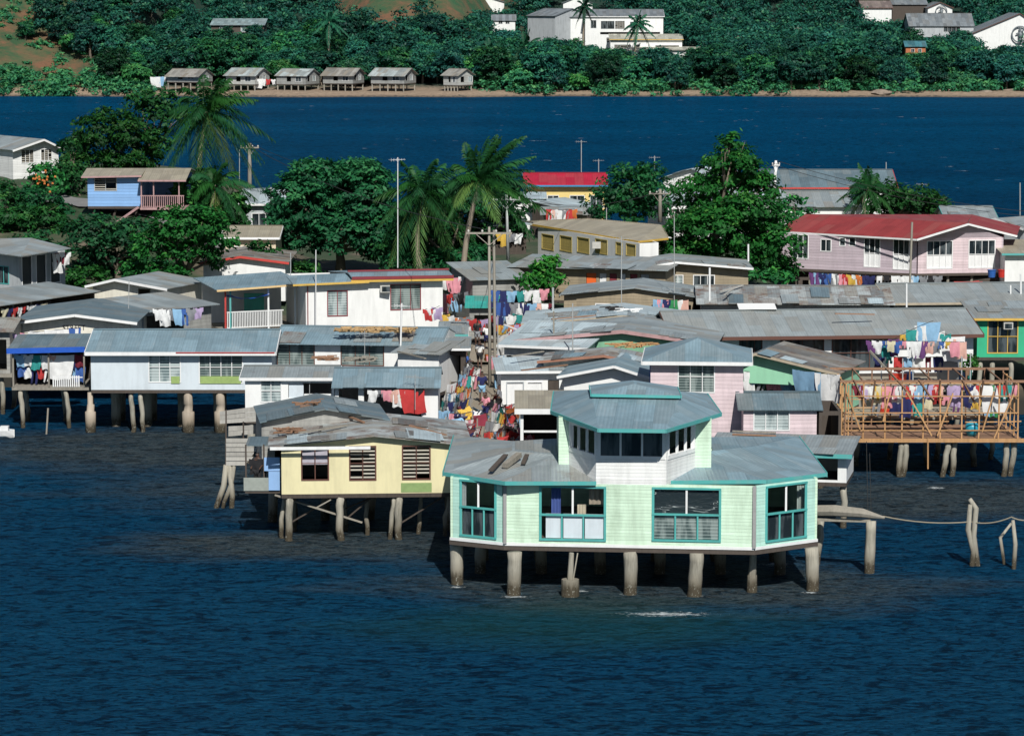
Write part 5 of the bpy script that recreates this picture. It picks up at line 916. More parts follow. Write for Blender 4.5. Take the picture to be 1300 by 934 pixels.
def mooring(label,segs,r):
    Y=S(segs[0][-1][0],segs[0][-1][1],0).y; r*=.82; t=thing('mooring_post',label,'mooring post',S(segs[0][-1][0],segs[0][-1][1],0))
    for s_ in segs:
        pts=[P(u,v,Y) for u,v in s_]; pts.append(pts[-1]-V((0,0,.6))); m=MB(); m.tube(pts,[r*.75]+[r]*(len(pts)-2)+[r*1.1],8); m.build('timber',M_pile,t,smooth=True)
    return Y
Y1=mooring('twisted double mooring post standing alone in the water right of the broken jetty',[[(1231,633),(1239,645),(1236,680),(1241,718)],[(1232,640),(1229,672),(1236,700),(1234,718)]],.15)
Y2_=mooring('thin dark leaning mooring post at the right edge of the water',[[(1286,660),(1289,690),(1287,722)]],.12)
mooring('short dark stub post propped beside the right hand mooring post',[[(1284,664),(1270,682),(1275,716)]],.09)
def rope(label,pts,r=.02,name='rope',cat='rope',mat=None,sag=.0):
    out=[]
    for a,b in zip(pts,pts[1:]):
        for i in range(9): t_=i/8; p=a.lerp(b,t_); p=p-V((0,0,4*sag*t_*(1-t_))); out.append(p)
    m=MB(); m.tube(out,r,5); return tag(m.build(name,mat or M_wire,loc=out[0]),label,cat)
rp=plain('pale_rope',(.3,.27,.2),.9); rope('pale sagging rope tied between the broken jetty and the mooring posts',[P(1121,655,yj),P(1232,662,Y1),P(1284,656,Y2_),P(1320,656,Y2_)],.026,mat=rp,sag=.15)
for k,(u,v0,v1,Y) in enumerate(((1100,560,655,yj+.3),(1104,575,656,yj+.3))): rope(('thin dark cord hanging to the broken jetty from the teal edged shelter','second thin dark cord hanging just right of the first above the broken jetty')[k],[P(u,v0,Y),P(u+2,v1,Y)],.015)
# loose poles in the water at left
for lb,u,v0,v1,r in (('thin leaning stick in the water under the clothes porch',58,518,551,.05),):
    b=S(u,v1,0); m=MB(); m.tube([V((b.x,b.y,-.5)),P(u+3,v0,b.y)],r,6); tag(m.build('stick',M_wood,loc=b),lb,'stick')
# small white boat at left edge
b=S(-21,555,0); t=thing('dinghy','small white dinghy half out of frame on the water at the left edge','boat',b); m=MB()
def hull(m,L_,Wd,Ht,o=0):
    secs=[]
    for i in range(9):
        s_=i/8; x=(s_-.5)*L_; w=Wd*(1-abs(2*s_-1)**3*.75)/2-o; secs.append([V((x,-w,Ht-o*.2)),V((x,-w*.8,Ht*.3)),V((x,0,o*.5-.12)),V((x,w*.8,Ht*.3)),V((x,w,Ht-o*.2))])
    for i in range(8):
        for j in range(4): m.poly([b+secs[i][j],b+secs[i+1][j],b+secs[i+1][j+1],b+secs[i][j+1]])
    return secs
hull(m,3.4,1.3,.42); m.build('hull',M_wtrim,t); m=MB(); s_=hull(m,3.3,1.2,.42,.05); m.build('lining',M_bwhite,t)
for x in (-.6,.6): m=MB(); m.box(b+V((x,0,.32)),(.25,1.1,.04)); m.build('thwart',M_wood,t)
m=MB(); m.box(b+V((1.2,-.1,.5)),(.45,.4,.3)); m.build('locker',M_wtrim,t)
# ================================================================ far shore
def fhut(label,u0,u1,ve,vf,Y,turn,wm,gm,rise=1.3,D=7):
    p0=P(u0,vf,Y); p1=P(u1,vf,Y-turn); zf_=p0.z; a=(p1-p0); a.z=0; a.normalize(); n=V((-a.y,a.x,0)); z1=P(u0,ve,Y).z
    g=Bld('stilt_hut',label,'hut',[p0,p1,p1+n*D,p0+n*D],zf_,z1,'stilt huts on the far beach')
    k_=R.choice((0,1,2)); g.gable_x(rise,roofm('far_tin_roof_%d'%k_,((.38,.42,.4),(.34,.33,.3),(.44,.5,.5))[k_],.3,var=.4,pale=(.55,.57,.55)),None,of=R.uniform(.4,1.0),os=R.uniform(.3,.6)); 
    g.walls(wm,{0:[('m',g.W*.35,g.W*.5,.6,1.8,'hole'),('m',g.W*.65,g.W*.85,.6,1.8,'glass')],1:[('m',1,2.2,.6,1.8,'hole'),('m',3.5,5,.6,1.8,'pale')]}); g.floor()
    for i in range(5):
        for y in (.2,D-.3): p=g.corner(.2+(g.W-.4)*i/4,y,zf_-.15); m=MB(); m.bar(p,V((p.x,p.y,far_z(p.x,p.y)-.3)),.25); m.build('stilt',M_wood,g.r)
    g.done()
fw=paint('far_wall_grey',(.3,.31,.3),.5,.5); fw2=paint('far_wall_pale',(.45,.46,.44),.5,.4)
fhut('leftmost stilt hut of the far beach with brown tinged roof, behind the tall palm',212,252,96,104,672,2.5,fw,fw2)
fhut('stilt hut with pale gable wall, second from the left on the far beach',287,324,95,107,674,2.5,fw2,fw)
fhut('stilt hut with blue doorway, third from the left on the far beach',351,388,96,107,674,2.5,fw,fw)
fhut('stilt hut hung with a pale sheet, middle of the far beach row',410,448,95,106,674,2.0,fw,fw2)
fhut('long brown walled stilt hut at the right end of the far beach row',471,513,95,106,673,2.5,fw,fw2)
fhut('tall weathered stilt hut standing apart on the far beach beside the jetty rail',563,581,95,108,672,2.5,fw2,fw2,1.2,5)
def fb(label,e0,e1,ze,hw,D,roof,rise,rm,wm,fm=None,ops=None,**k): return hut(label,e0,e1,ze,hw,D,roof,rise,rm,wm,fm,ops,**k)
fr_=roofm('far_grey_roof',(.22,.25,.27),.02); 
def yz(e,Y): return P(e[0],e[1],Y).z
def far_b(label,u0,u1,v0,v1,Y,D,roof,rise,rm,wm,fm=None,ops=None,name='building',xr=.5,turn=0,slant=0):
    p0=P(u0,v0,Y); p1=P(u1,v0,Y-turn); a=(p1-p0); a.z=0; a.normalize(); n=V((-a.y,a.x,0)); z1=p0.z; z0_=P(u0,v1,Y).z-1.0
    g=Bld(name,label,'building',[p0,p1,p1+n*D,p0+n*D],z0_,z1)
    if roof=='x': g.gable_x(rise,rm,fm)
    elif roof=='y': g.gable_y(rise,rm,fm,xr=xr)
    else: g.skillion(rise,rm,fm,of=.6)
    g.walls(wm,ops); g.done(); return g
far_b('long white two storey hall on the wooded far hill','742',0,0,0,0,0,0,0,0,0) if 0 else None
far_b('long white two storey hall with dark window bay on the wooded far hill',743,842,21,72,752,14,'x',1.5,fr_,M_white,M_wtrim,{0:[(763,27,780,37,'glass',2,1,M_greyw),(781,27,793,37,'slats',4,1,M_greyw),(762,41,838,44,'hole'),(750,26,757,36,'glass',2,1,M_greyw),(800,28,806,36,'glass',1,1,M_greyw),(812,28,818,36,'glass',1,1,M_greyw),(770,48,830,54,'slats',8,1,M_greyw)]},name='hall')
far_b('grey sided wing at the left end of the white hall on the far hill',670,705,20,60,758,12,'x',1.6,fr_,M_greyw,None,name='wing',turn=6)
far_b('white middle wing of the far hill hall behind dark trees',705,742,22,60,756,12,'x',1.4,fr_,M_white,None,name='wing')
far_b('low white annex with orange eave below the far hill hall',775,866,50,72,744,6,'s',1.0,roofm('far_pale_roof',(.5,.5,.42),.05),M_white,M_yel,{0:[(780,57,800,62,'slats',5,1,M_greyw),(806,57,812,64,'glass',1,1,M_greyw),(832,58,862,60,'hole')]},name='annex')
far_b('long flat white shed beside the annex on the far hill',800,898,64,74,738,6,'s',.6,roofm('far_pale_roof',(.5,.5,.42),.05),M_white,None,name='shed')
far_b('small white cottage with grey roof among trees left of the far hall',625,654,26,36,770,6,'x',1.3,fr_,M_white,None,{0:[('m',1.5,2.5,2,3.2,'glass'),('m',3.2,4.2,2,3.2,'glass')]},name='cottage')
far_b('white house cut by the top edge of the photo above the grassy slope',588,640,3,14,800,8,'y',1.5,fr_,M_white,None,name='house')
far_b('white gabled house half hidden above the far hall',715,752,4,14,790,8,'y',1.5,fr_,M_white,None,name='house')
far_b('white gabled church hall with round emblem, top right of the far hill',1178,1209,10,32,790,22,'y',1.3,fr_,M_white,M_brownt,name='hall')
far_b('white house with brown roof edge left of the emblem hall on the far hill',1095,1132,10,26,788,12,'x',1.6,roofm('far_brown_roof',(.25,.2,.18),.1),M_white,M_brownt,name='house')
far_b('low grey roofed wing joining the emblem hall on the far hill',1133,1177,6,24,795,12,'x',1.6,fr_,M_dkwood,None,name='wing')
g=far_b('big grey roofed warehouse with white gable and round emblem at the far right',1236,1330,42,85,745,16,'y',4.5,fr_,M_white,M_brownt,None,name='warehouse',xr=.62)
g=far_b('wide slate roofed shed in front of the big warehouse on the far hill',1155,1236,33,42,752,12,'x',2.8,fr_,M_greyw,None,{0:[('m',8,12,1.2,2.6,'glass',4,1)]},name='shed')
far_b('small orange brick cottage with blue green roof in the far woods',1150,1175,59,70,722,5,'x',1.1,roofm('far_teal_roof',(.06,.2,.24),.02),paint('orange_brick',(.5,.16,.06),.3,.3),None,{0:[('m',1.2,2.0,1.6,2.4,'glass'),('m',2.8,3.6,1.6,2.4,'glass')]},name='cottage')
far_b('long low grey roofed house among trees on the far left hillside',268,335,32,42,745,8,'s',1.3,roofm('far_blue_roof',(.3,.4,.42),.02),M_dkwood,None,{0:[('m',2,3,1.2,2.6,'pale'),('m',7,8,1.2,2.6,'pale')]},name='house')
far_b('white stilt house cut by the top left corner of the photo',12,52,0,10,735,7,'x',1.5,fr_,M_white,None,{0:[('m',1,2,1.5,3,'glass'),('m',4,5.5,1.5,3,'glass')]},name='house')
far_b('pale roofed house cut by the top edge left of the far woods',82,104,3,12,745,7,'x',1.5,roofm('far_blue_roof',(.3,.4,.42),.02),M_greyw,None,name='house')
def emblem(label,u,v,Y,r):
    c=P(u,v,Y); t=thing('emblem',label,'emblem',c); m=MB(); N=24
    m.tube([c+V((math.cos(k*2*math.pi/N)*r,0,math.sin(k*2*math.pi/N)*r)) for k in range(N+1)],r*.09,5); dk=plain('emblem_ink',(.16,.19,.21)); m.build('ring',dk,t)
    m=MB(); m.tube([c+V((0,0,-r*.7)),c+V((r*.05,0,0)),c+V((0,0,r*.35))],[r*.2,r*.28,r*.12],6); m.tube([c+V((-r*.5,0,r*.05)),c+V((0,0,r*.25)),c+V((r*.45,0,r*.5))],r*.09,5); m.tube([c+V((0,0,r*.45)),c+V((0,0,r*.75))],r*.17,6); m.build('figure',dk,t)
emblem('round dark emblem on the white gable of the church hall, top right',1195,15,789.5,1.4); emblem('round dark emblem on the white gable of the big warehouse, far right',1295,44,744.5,1.9)
far_pole=lambda label,u,v0,v1,Y: power_pole(label,(u,v0),(u,v1),Y,1.6,.12)
# ================================================================ poles, aerials, cables
def power_pole(label,top,base,Y,arm=2.2,r=.14,mat=None,arms=1,group=None,name='power_pole',cat='power pole'):
    a=P(top[0],top[1],Y); b=P(base[0],base[1],Y); t=thing(name,label,cat,b,group); m=MB(); m.tube([b,a.lerp(b,.5),a],[r*1.25,r,r*.8],8); m.build('pole',mat or M_wood,t,smooth=True)
    for k in range(arms):
        z=a-V((0,0,.35+.7*k)); m=MB(); m.bar(z-V((arm/2,.12,0)),z+V((arm/2,-.12,0)),.1); m.bar(z+V((-arm*.3,-.12,-.02)),z+V((0,-.1,-.7)),.04); m.bar(z+V((arm*.3,-.12,-.02)),z+V((0,-.1,-.7)),.04); m.build('crossarm',mat or M_wood,t)
        for i in range(4): x=(-.45+.3*i)*arm; m=MB(); m.tube([z+V((x,-.12,.05)),z+V((x,-.12,.13)),z+V((x,-.12,.2))],[.05,.07,.03],6); m.build('insulator',plain('insulator',(.5,.48,.45)),t)
    return a
def aerial(label,top,base,Y,r=.035,yagi=True,name='aerial',cat='aerial',mat=None):
    a=P(top[0],top[1],Y); b=P(base[0],base[1],Y); t=thing(name,label,cat,b); m=MB(); m.tube([b,a],r*.75,6); m.build('mast',mat or M_pole,t)
    if yagi:
        z=a-V((0,0,.15)); ang=R.uniform(-.6,.6); d=V((math.cos(ang),math.sin(ang),0)); s=V((-d.y,d.x,0)); m=MB(); m.bar(z-d*.45,z+d*.45,.02)
        for i in range(6): p=z+d*(-.5+.2*i); l=.34-.035*i; m.bar(p-s*l,p+s*l,.014); m.bar(p-V((0,0,l*.3)),p+V((0,0,l*.3)),.015)
        m.build('antenna',mat or M_pole,t)
    return a
pA=power_pole('left power pole with three insulators, just right of the tall left palm',(317,182),(317,262),255,1.5,.16)
pB=power_pole('thick twin timber power pole with long crossarm beside the leaning palm',(621,288),(622,520),178,2.6,.085); b2=P(627,288,178.2); m=MB(); m.tube([P(627,292,178.3),P(629,520,178.3)],[.07,.09],8)
tag(m.build('support_pole',M_wood,loc=P(624,560,178.3)),'second timber pole lashed close behind the twin power pole','pole')
pC=power_pole('pale concrete power pole with white crossarm right of the leaning palm',(643,247),(645,330),222,2.0,.1,M_pole)
pD=power_pole('power pole with braced crossarm in front of the white lattice building',(838,240),(838,282),238,1.7,.14,M_wood)
pE=power_pole('white steel pole rising beside the tall layered tree at right',(985,204),(982,285),250,.6,.12,M_wtrim)
cables=[(pA,pB),(pB,pC),(pC,pD),(pD,pE)]
cl=['thin dark cable from the left power pole to the twin pole','cable between the twin pole and the pale concrete pole','cable between the pale concrete pole and the lattice building pole','cable between the lattice building pole and the white steel pole']
for (a,b),l in zip(cables,cl): rope(l,[a-V((0,0,.2)),b-V((0,0,.2))],.022,'cable','cable',sag=.8)
rope('long cable crossing the bay side from the left pole toward the rounded tree',[pA,P(470,228,300)],.02,'cable','cable',sag=.5)
rope('power cable running to the right edge from the white steel pole',[pE,P(1320,270,262)],.022,'cable','cable',sag=.6)
rope('lower power cable below the one running to the right edge',[pE-V((0,0,.4)),P(1320,276,262)],.022,'cable','cable',sag=.6)
A=[('tall television aerial with square panel, above the clean white house',(505,200),(505,340),206,.04),('aerial mast on the crimson roof, the taller of two',(738,178),(738,222),298,.05),('short aerial on the right end of the crimson roof',(760,202),(760,225),298,.05),
('bare thin mast standing on the maroon edged roof',(369,321),(369,352),203,.04),('thin mast with small arm left of the clean white house',(401,317),(401,420),198,.04),('whitish bent aerial stand in front of the clean white house',(510,385),(508,460),176,.07),
('thin rod aerial over the shed roofed cottage',(463,420),(463,490),168,.025),('thin rod aerial over the tin roof hut',(393,488),(393,532),158,.025),('rod aerial over the laundry porch of the cottage',(527,475),(527,520),160,.025),
('thin mast rising above the patched roofs right of the walkway',(727,385),(727,500),172,.05),('pale mast with square cap beside the washing row',(702,365),(702,420),190,.09),('rusty pole standing over the patched roofs beside the walkway',(703,395),(703,480),176,.06),
('thin steel pole in front of the shuttered house',(789,300),(789,410),188,.035),('tall thin pole before the brown bungalow',(856,275),(856,390),196,.035),('stubby rod on the shuttered house roof',(770,264),(770,290),230,.04),
('white pipe standing on the long grey roof, left',(901,340),(901,382),188,.08),('white vent pipe before the layered tree',(950,310),(950,332),210,.08),('white vent pipe on the grey roofs below the pink house',(1151,360),(1151,390),188,.07),
('timber pole standing before the pink hillside house corner',(1158,282),(1155,365),214,.1),('white pipe at the right edge before the pink house',(1296,348),(1296,382),196,.08),('short white pipe left of the right edge pipe',(1283,362),(1283,384),196,.07),
('thin mast by the waterside at the right edge',(1295,232),(1295,320),262,.06),('thin mast on the waterside building roof',(1125,206),(1125,222),290,.05),('slender aerial near the teal edged building, right',(1171,232),(1171,248),280,.05),
('aerial above the lettered house roof',(164,352),(163,400),192,.03),('small mast beside the left power pole',(304,190),(304,232),262,.04),('grey post standing before the bayside house',(344,238),(344,262),246,.12),('mast over the dark rounded trees by the bay',(831,198),(831,215),290,.05),
('thin rod aerial standing over the walkway washing',(632,400),(632,500),172,.035)]
yag={0,1,2,5,6,8,11,12,23,27}
for i,(l,t,b,Y,r) in enumerate(A): aerial(l,t,b,Y,r,i in yag,mat=M_wood if 'timber' in l or 'rusty' in l else (M_wtrim if 'white' in l else None),name='aerial' if i in yag else 'mast',cat='aerial' if i in yag else 'mast')
far_pole('thin power pole on the far shore among trees, left of the two',937,46,80,735); far_pole('thin power pole on the far shore among trees, right of the two',1013,35,62,745)
# ================================================================ garments
SH={'shirt':['11100111','11111111','11111111','01111110','01111110','01111110','01111110','01111110'],
 'trousers':['01111110','01111110','01111110','01100110','01100110','01100110','01100110','01100110'],
 'shorts':['01111110','01111110','01111110','11100111','11100111'],
 'towel':['11111111']*7,'sheet':['11111111']*6,'dress':['01111110','01111110','01111110','01111110','11111111','11111111','11111111','11111111','11111111']}
SZ={'shirt':(.62,.09),'trousers':(.5,.12),'shorts':(.45,.09),'towel':(.6,.13),'sheet':(1.3,.22),'dress':(.55,.12)}
_gc={}
def gmesh(kind,col,var):
    k=(kind,col,var)
    if k in _gc: return _gc[k]
    rows=SH[kind]; w,h=SZ[kind]; rr=random.Random(hash((kind,var))%9999 if 0 else var*7+len(kind)); fs=[];vs=[]; wind=rr.uniform(.05,.4); skew=rr.uniform(-.15,.35); ph=rr.uniform(0,6); nr=len(rows)
    for j in range(nr+1):
        for i in range(9):
            t=j/nr; x=(i/8-.5)*w*(1-.1*t)+skew*t*t*h*nr*.5; y=.07*t*math.sin(i*1.3+ph+j*.7)+wind*t*t*.5; z=-j*h+.03*math.sin(i+ph)*t - (.04*math.sin(math.pi*i/8) if j==0 else 0); vs.append((x,y,z))
    for j,r in enumerate(rows):
        for i,c in enumerate(r):
            if c=='1': a=j*9+i; fs.append((a,a+1,a+10,a+9))
    me=bpy.data.meshes.new(kind); me.from_pydata(vs,[],fs); me.materials.append(clothm(col)); me.polygons.foreach_set('use_smooth',[True]*len(fs)); _gc[k]=me; return me
COL={'white':(.75,.76,.76),'red':(.5,.04,.04),'navy':(.015,.02,.1),'blue':(.04,.11,.36),'sky blue':(.25,.45,.65),'purple':(.14,.05,.18),'teal':(.03,.3,.28),'yellow':(.65,.42,.07),'orange':(.6,.17,.04),'pink':(.72,.3,.36),'peach':(.7,.42,.35),'grey':(.22,.23,.25),'black':(.015,.015,.018),'cream':(.65,.6,.42),'green':(.03,.25,.08),'maroon':(.2,.02,.04),'lilac':(.45,.35,.55)}
ORD=['first','second','third','fourth','fifth','sixth','seventh','eighth','ninth','tenth','eleventh','twelfth','thirteenth','fourteenth','fifteenth','sixteenth','seventeenth','eighteenth','nineteenth','twentieth']
def ordn(i): return ORD[i] if i<20 else f'{i+1}th'
def line(where,a,b,items,sag=.12,sc=1.0,draw=True,tilt=0):
    """items: list of (colour,kind); hung left to right on a line from a to b"""
    a=V(a); b=V(b); n=len(items); d=b-a; ang=math.atan2(d.y,d.x); pt=lambda t: a.lerp(b,t)-V((0,0,4*sag*t*(1-t)))
    if draw: m=MB(); m.tube([pt(i/10) for i in range(11)],.014,4); tag(m.build('clothes_line',M_wire,loc=a),'clothes line '+where,'clothes line')
    for i,(c,k) in enumerate(items):
        o=bpy.data.objects.new(k,gmesh(k,COL[c],R.randrange(6))); C.objects.link(o); o.location=pt((i+.5)/n)+V((0,0,.015)); o.rotation_euler=(R.uniform(0,.6)*tilt,R.uniform(-.4,.4)*tilt,ang+R.uniform(-.15,.15)+R.uniform(-.9,.9)*tilt); s=sc*R.uniform(.9,1.1); o.scale=(s*R.choice((1,1,-1)),s,s)
        tag(o,f'{c} {k}, {ordn(i)} from left on line {where}',k,'washing on the line '+where)
def rnd_items(n,pal,kinds=('shirt','shirt','towel','trousers','shorts','dress')): return [(R.choice(pal),R.choice(kinds)) for _ in range(n)]
ALLC=list(COL); BR=['white','white','white','white','red','red','navy','blue','pink','pink','yellow','sky blue','sky blue','orange','black','grey','grey','lilac','teal']
yl=d1.y+.5
c_=lambda s:[tuple(x.rsplit(' ',1)) for x in s.split(',')]
line('highest above the laundry platform',P(1118,441,yl+.2),P(1185,407,yl+.2),c_('teal shirt,purple towel,yellow shorts,teal towel,white towel,sky blue sheet'),-.12,1.05)
line('falling right above the laundry platform',P(1170,412,yl+.3),P(1222,432,yl+.3),c_('lilac shirt,pink shirt,white shirt,teal shirt,white sheet,peach towel'),0,1.05)
line('lowest above the laundry platform',P(1102,432,yl-.3),P(1224,434,yl-.3),c_('purple shirt,white shirt,blue shorts,cream shirt,blue shirt,pink shorts,white trousers,white towel,purple towel,peach shirt,grey shirt,blue shorts,yellow shorts,pink towel,peach towel'),.0,1.0)
line('under the laundry platform awning',P(1110,452,yl+1.5),P(1222,452,yl+1.5),c_('navy shirt,teal shorts,red towel,sky blue shirt,white shirt,maroon trousers,navy towel,grey sheet,cream shirt'),.05,1.0)
yf=ys+1.2
line('inside the left half of the house frame',P(1085,489,yf),P(1180,488,yf),c_('maroon shirt,lilac shirt,white shirt,cream towel,yellow shirt,pink dress,pink shirt,white towel,grey shirt,red shirt,white shirt,sky blue towel,lilac shirt'),.05,1.0)
line('inside the right half of the house frame',P(1180,488,yf),P(1290,488,yf),c_('red shirt,peach shirt,black shorts,lilac shirt,lilac dress,maroon shorts,navy shirt,white towel,red shirt,green shirt,white sheet,red towel,teal towel,pink shirt'),.05,1.0)
line('inside the back of the house frame',P(1095,500,ys+4),P(1285,500,ys+4),rnd_items(15,ALLC),.05,1.1)
yw=P(607,470,187).y
line('across the top of the walkway',P(622,383,196),P(704,385,196),c_('navy trousers,blue towel,navy towel,grey shirt,white towel,navy shirt,sky blue shirt,peach trousers,white trousers,maroon shorts'),.03,1.1)
line('higher across the top of the walkway',P(624,368,197),P(696,366,197),c_('blue shirt,navy dress,sky blue shirt,teal shirt,white shirt,white dress,pink shirt'),.1,1.1)
line('beside the clean white house door',P(540,392,190),P(558,388,190),c_('red shirt,white shirt,lilac shirt'),.1,1.1)
line('hung steeply left of the walkway head',P(563,372,205),P(585,378,205),rnd_items(5,['white','grey','white','sky blue']),.1,1.1)
line('third row left of the walkway head',P(562,352,207),P(588,350,207),rnd_items(5,['red','white','pink','grey']),.1,1.1)
for k,(u0,v0,u1,v1,Y,n,w) in enumerate(((562,398,592,402,197,6,'above the left stalls'),(566,412,594,414,192,6,'on the green edged stall roof'),(596,404,618,404,196,4,'over the walkway head'),(622,400,660,398,192,7,'right of the walkway head'),(630,412,668,408,190,7,'above the grey lean-to roof'),(566,428,590,430,188,5,'before the dark stall'),(616,448,640,450,182,4,'beside the twin pole foot'),(560,372,590,370,203,6,'above the stalls beside the clean white house'))):
    line(w,P(u0,v0,Y),P(u1,v1,Y),rnd_items(n,BR),.12,1.1,tilt=.4)
line('along the right side of upper walkway',P(634,425,186),P(662,415,190),c_('white sheet,pink shirt,white towel'),.1,1.1)
# dense washing along the lower walkway
for k,(u0,v0,u1,v1,Y,n,w) in enumerate(((588,462,612,472,176,6,'left of the walkway by the walker'),(586,474,608,478,174,5,'second left of the walkway'),(572,486,600,486,171,6,'third left of the walkway'),(566,498,592,497,168,6,'fourth left of the walkway'),(562,508,598,510,165,7,'fifth left of the walkway'),(560,520,600,521,162,8,'sixth left of the walkway'),(566,532,606,534,159,8,'seventh left of the walkway'),(578,545,612,547,156,7,'eighth left of the walkway'),
 (634,484,656,482,172,4,'right of the walkway, highest'),(634,497,664,494,168,6,'right of the walkway, second row'),(628,510,660,509,165,6,'right of the walkway, third row'),(624,521,660,522,162,7,'right of the walkway, fourth row'),(620,534,658,534,159,7,'right of the walkway, fifth row'),(616,548,652,546,156,6,'right of the walkway, lowest'))):
    line(w,P(u0,v0,Y-R.uniform(0,2)),P(u1,v1+R.uniform(-6,6),Y+R.uniform(0,2)),rnd_items(n+2,BR if k!=2 else ['yellow','red','orange','white']),.08+R.uniform(0,.15),1.1,tilt=.4)
    for uu,vv in ((u0,v0),(u1,v1)):
        a=P(uu,vv-3,Y); m=MB(); m.bar(V((a.x,a.y,2.1)),a,.07); tag(m.build('line_post',M_wood,loc=V((a.x,a.y,2.1))),('left' if uu==u0 else 'right')+' timber post of the washing line '+w,'post')
for k,(u0,v0,Y0_,u1,v1,Y1_,n,w) in enumerate(((596,452,182,574,500,168,9,'down the upper left walkway edge'),(580,500,168,590,548,155,9,'down the lower left walkway edge'),(566,505,166,572,556,153.5,8,'outside the lower left walkway edge'),(628,470,178,640,520,162,8,'down the upper right walkway edge'),(640,515,164,652,560,153,9,'down the lower right walkway edge'),(655,505,166,660,545,157,6,'outside the lower right walkway edge'))):
    line(w,P(u0,v0,Y0_),P(u1,v1,Y1_),rnd_items(n,BR+['teal','maroon']),.15,1.15,tilt=.5)
for k,(u,v,z,w) in enumerate(((590,556,2.2,'left of the lower walkway'),(606,566,2.2,'in the middle of the lower walkway'),(640,566,2.2,'right of the lower walkway'),(655,560,2.2,'beside the kiosk'),(572,548,2.2,'behind the yellow house roof'),(600,535,2.2,'beside the person in pink'),(646,535,2.2,'right of the person in pink'))):
    c0=S(u,v,z)
    for j in range(7):
        o=bpy.data.objects.new('towel',gmesh('towel' if j%2 else 'shirt',COL[R.choice(BR+['teal','maroon'])],j%6)); C.objects.link(o); o.location=c0+V((R.uniform(-.7,.7),R.uniform(-.7,.7),.12+.11*j)); o.rotation_euler=(R.uniform(-1.3,-.5),R.uniform(-.4,.4),R.uniform(0,6.3)); o.scale=(1.2,1.2,1.2)
        col_=[c for c in COL if clothm(COL[c])==o.data.materials[0]][0]; tag(o,f'{col_} cloth, {ordn(j)} from bottom of the heap {w}','cloth','heap of clothes '+w)
line('under the blue roof of the clothes porch',CP.corner(.2,.3,4.2),CP.corner(4,.3,4.2),c_('sky blue shirt,white shirt,teal towel,white towel,peach shirt,white sheet,navy towel,maroon shirt'),.08,1.0)
line('low in the clothes porch',CP.corner(.3,.6,3.5),CP.corner(4,.6,3.4),c_('blue shirt,white shirt,navy trousers,red shirt,white trousers,green shirt,white shorts,black shirt,sky blue shirt,blue towel'),.05,1.0)
line('on the balcony left of the lettered house',P(18,424,182),P(100,416,182),c_('lilac shirt,pink shirt,white shirt,white sheet,white shirt,white sheet,white sheet,blue towel'),.0,1.15)
line('under the long thin lean-to roof, left',LS.corner(2.4,-.1,5.0),LS.corner(7.3,-.1,5.0),c_('cream shirt,navy shirt,red shirt,white shirt,red shorts,white shirt,white shirt,navy shirt,cream shirt,black shirt'),.05,1.0)
line('beside the grey corner house',P(68,322,208),P(86,320,208),c_('white dress,maroon shirt,white shirt'),.0,1.2)
line('under the laundry shed eave',P(196,392,182.5),P(256,390,182.5),c_('white shirt,white towel,grey shirt,sky blue towel,blue trousers,grey shirt,lilac shirt'),.05,1.05)
line('on the cottage porch behind the yellow house',P(470,494,160.2),P(535,492,160.2),c_('white shirt,grey shorts,pink shirt,peach shirt,white towel,cream towel,red sheet,black shirt'),.05,.95)
line('under the pink hillside house, left',P(1030,346,223),P(1108,350,221.5),c_('purple towel,sky blue shirt,navy shirt,blue shirt,grey towel,white shirt,pink dress,red shirt,yellow shirt,white shirt,orange shirt,navy dress,navy shirt'),.0,1.15)
line('under the pink hillside house, right',P(1112,350,220.5),P(1195,350,220.5),rnd_items(9,['white','grey','sky blue','black','white']),.0,1.1)
line('in the green gabled hut doorway',P(945,471,165),P(1012,474,165),c_('white dress,sky blue shirt,grey trousers,pink towel,pink towel,sky blue towel,yellow towel'),.05,1.1)
line('beside the house frame end wall',P(1016,470,163),P(1062,476,161.5),c_('sky blue sheet,sky blue sheet,red shirt,cream shirt,white sheet,white shirt'),.0,1.15)
line('on the porch behind the tan board hut',P(832,380,196),P(870,381,196),c_('sky blue towel,pink shirt,navy shirt,green towel,white shirt,peach towel'),.0,1.1)
line('in the cabin left of the shuttered house',P(630,295,227),P(662,296,227),c_('yellow shirt,yellow towel,grey shirt,white shirt'),.05,1.0)
line('before the crimson roofed house',P(694,265,250),P(730,265,250),rnd_items(7,['red','peach','white','grey','orange']),.1,1.2)
line('on the yellow house porch rail',pp.corner(.3,.3,3.6),pp.corner(1.0,.3,3.6),c_('black shirt,black trousers'),.0,1.1)
line('between the far stilt huts',P(325,100,673),P(350,101,673),c_('white sheet,white towel,red shirt,white shirt'),.0,1.6)
line('beside the far left stilt hut',P(194,98,673),P(212,97,673),c_('white sheet,sky blue sheet,white shirt'),.0,1.6)
# ================================================================ tubs, drums, plants, clutter
def tub(label,u,v,z,col,r=.3,h=.45,name='tub'):
    p=S(u,v,z) ; t=thing(name,label,name,p); mt=plain('plastic_%d'%int(sum(col)*100),col,.35); m=MB(); m.tube([p,p+V((0,0,h))],[r*.8,r],14); m.build('body',mt,t,smooth=False); m=MB(); m.tube([p+V((0,0,h)),p+V((0,0,h+.05))],[r*1.08,r*1.08],14); m.build('rim',mt,t)
Q=((1134,486,2.6,(.55,.05,.03),'red tub on the laundry platform, left'),(1145,486,2.6,(.5,.08,.05),'brick red tub on the laundry platform, right'),(1154,484,2.6,(.02,.15,.5),'blue basin on the laundry platform'),(1228,480,2.6,(.02,.25,.2),'dark green tub with plant at the platform end'),(1222,482,2.6,(.03,.12,.3),'small blue tub beside the green tub'))
for u,v,z,c,l in Q: tub(l,u,v,z,c,.28,.5)
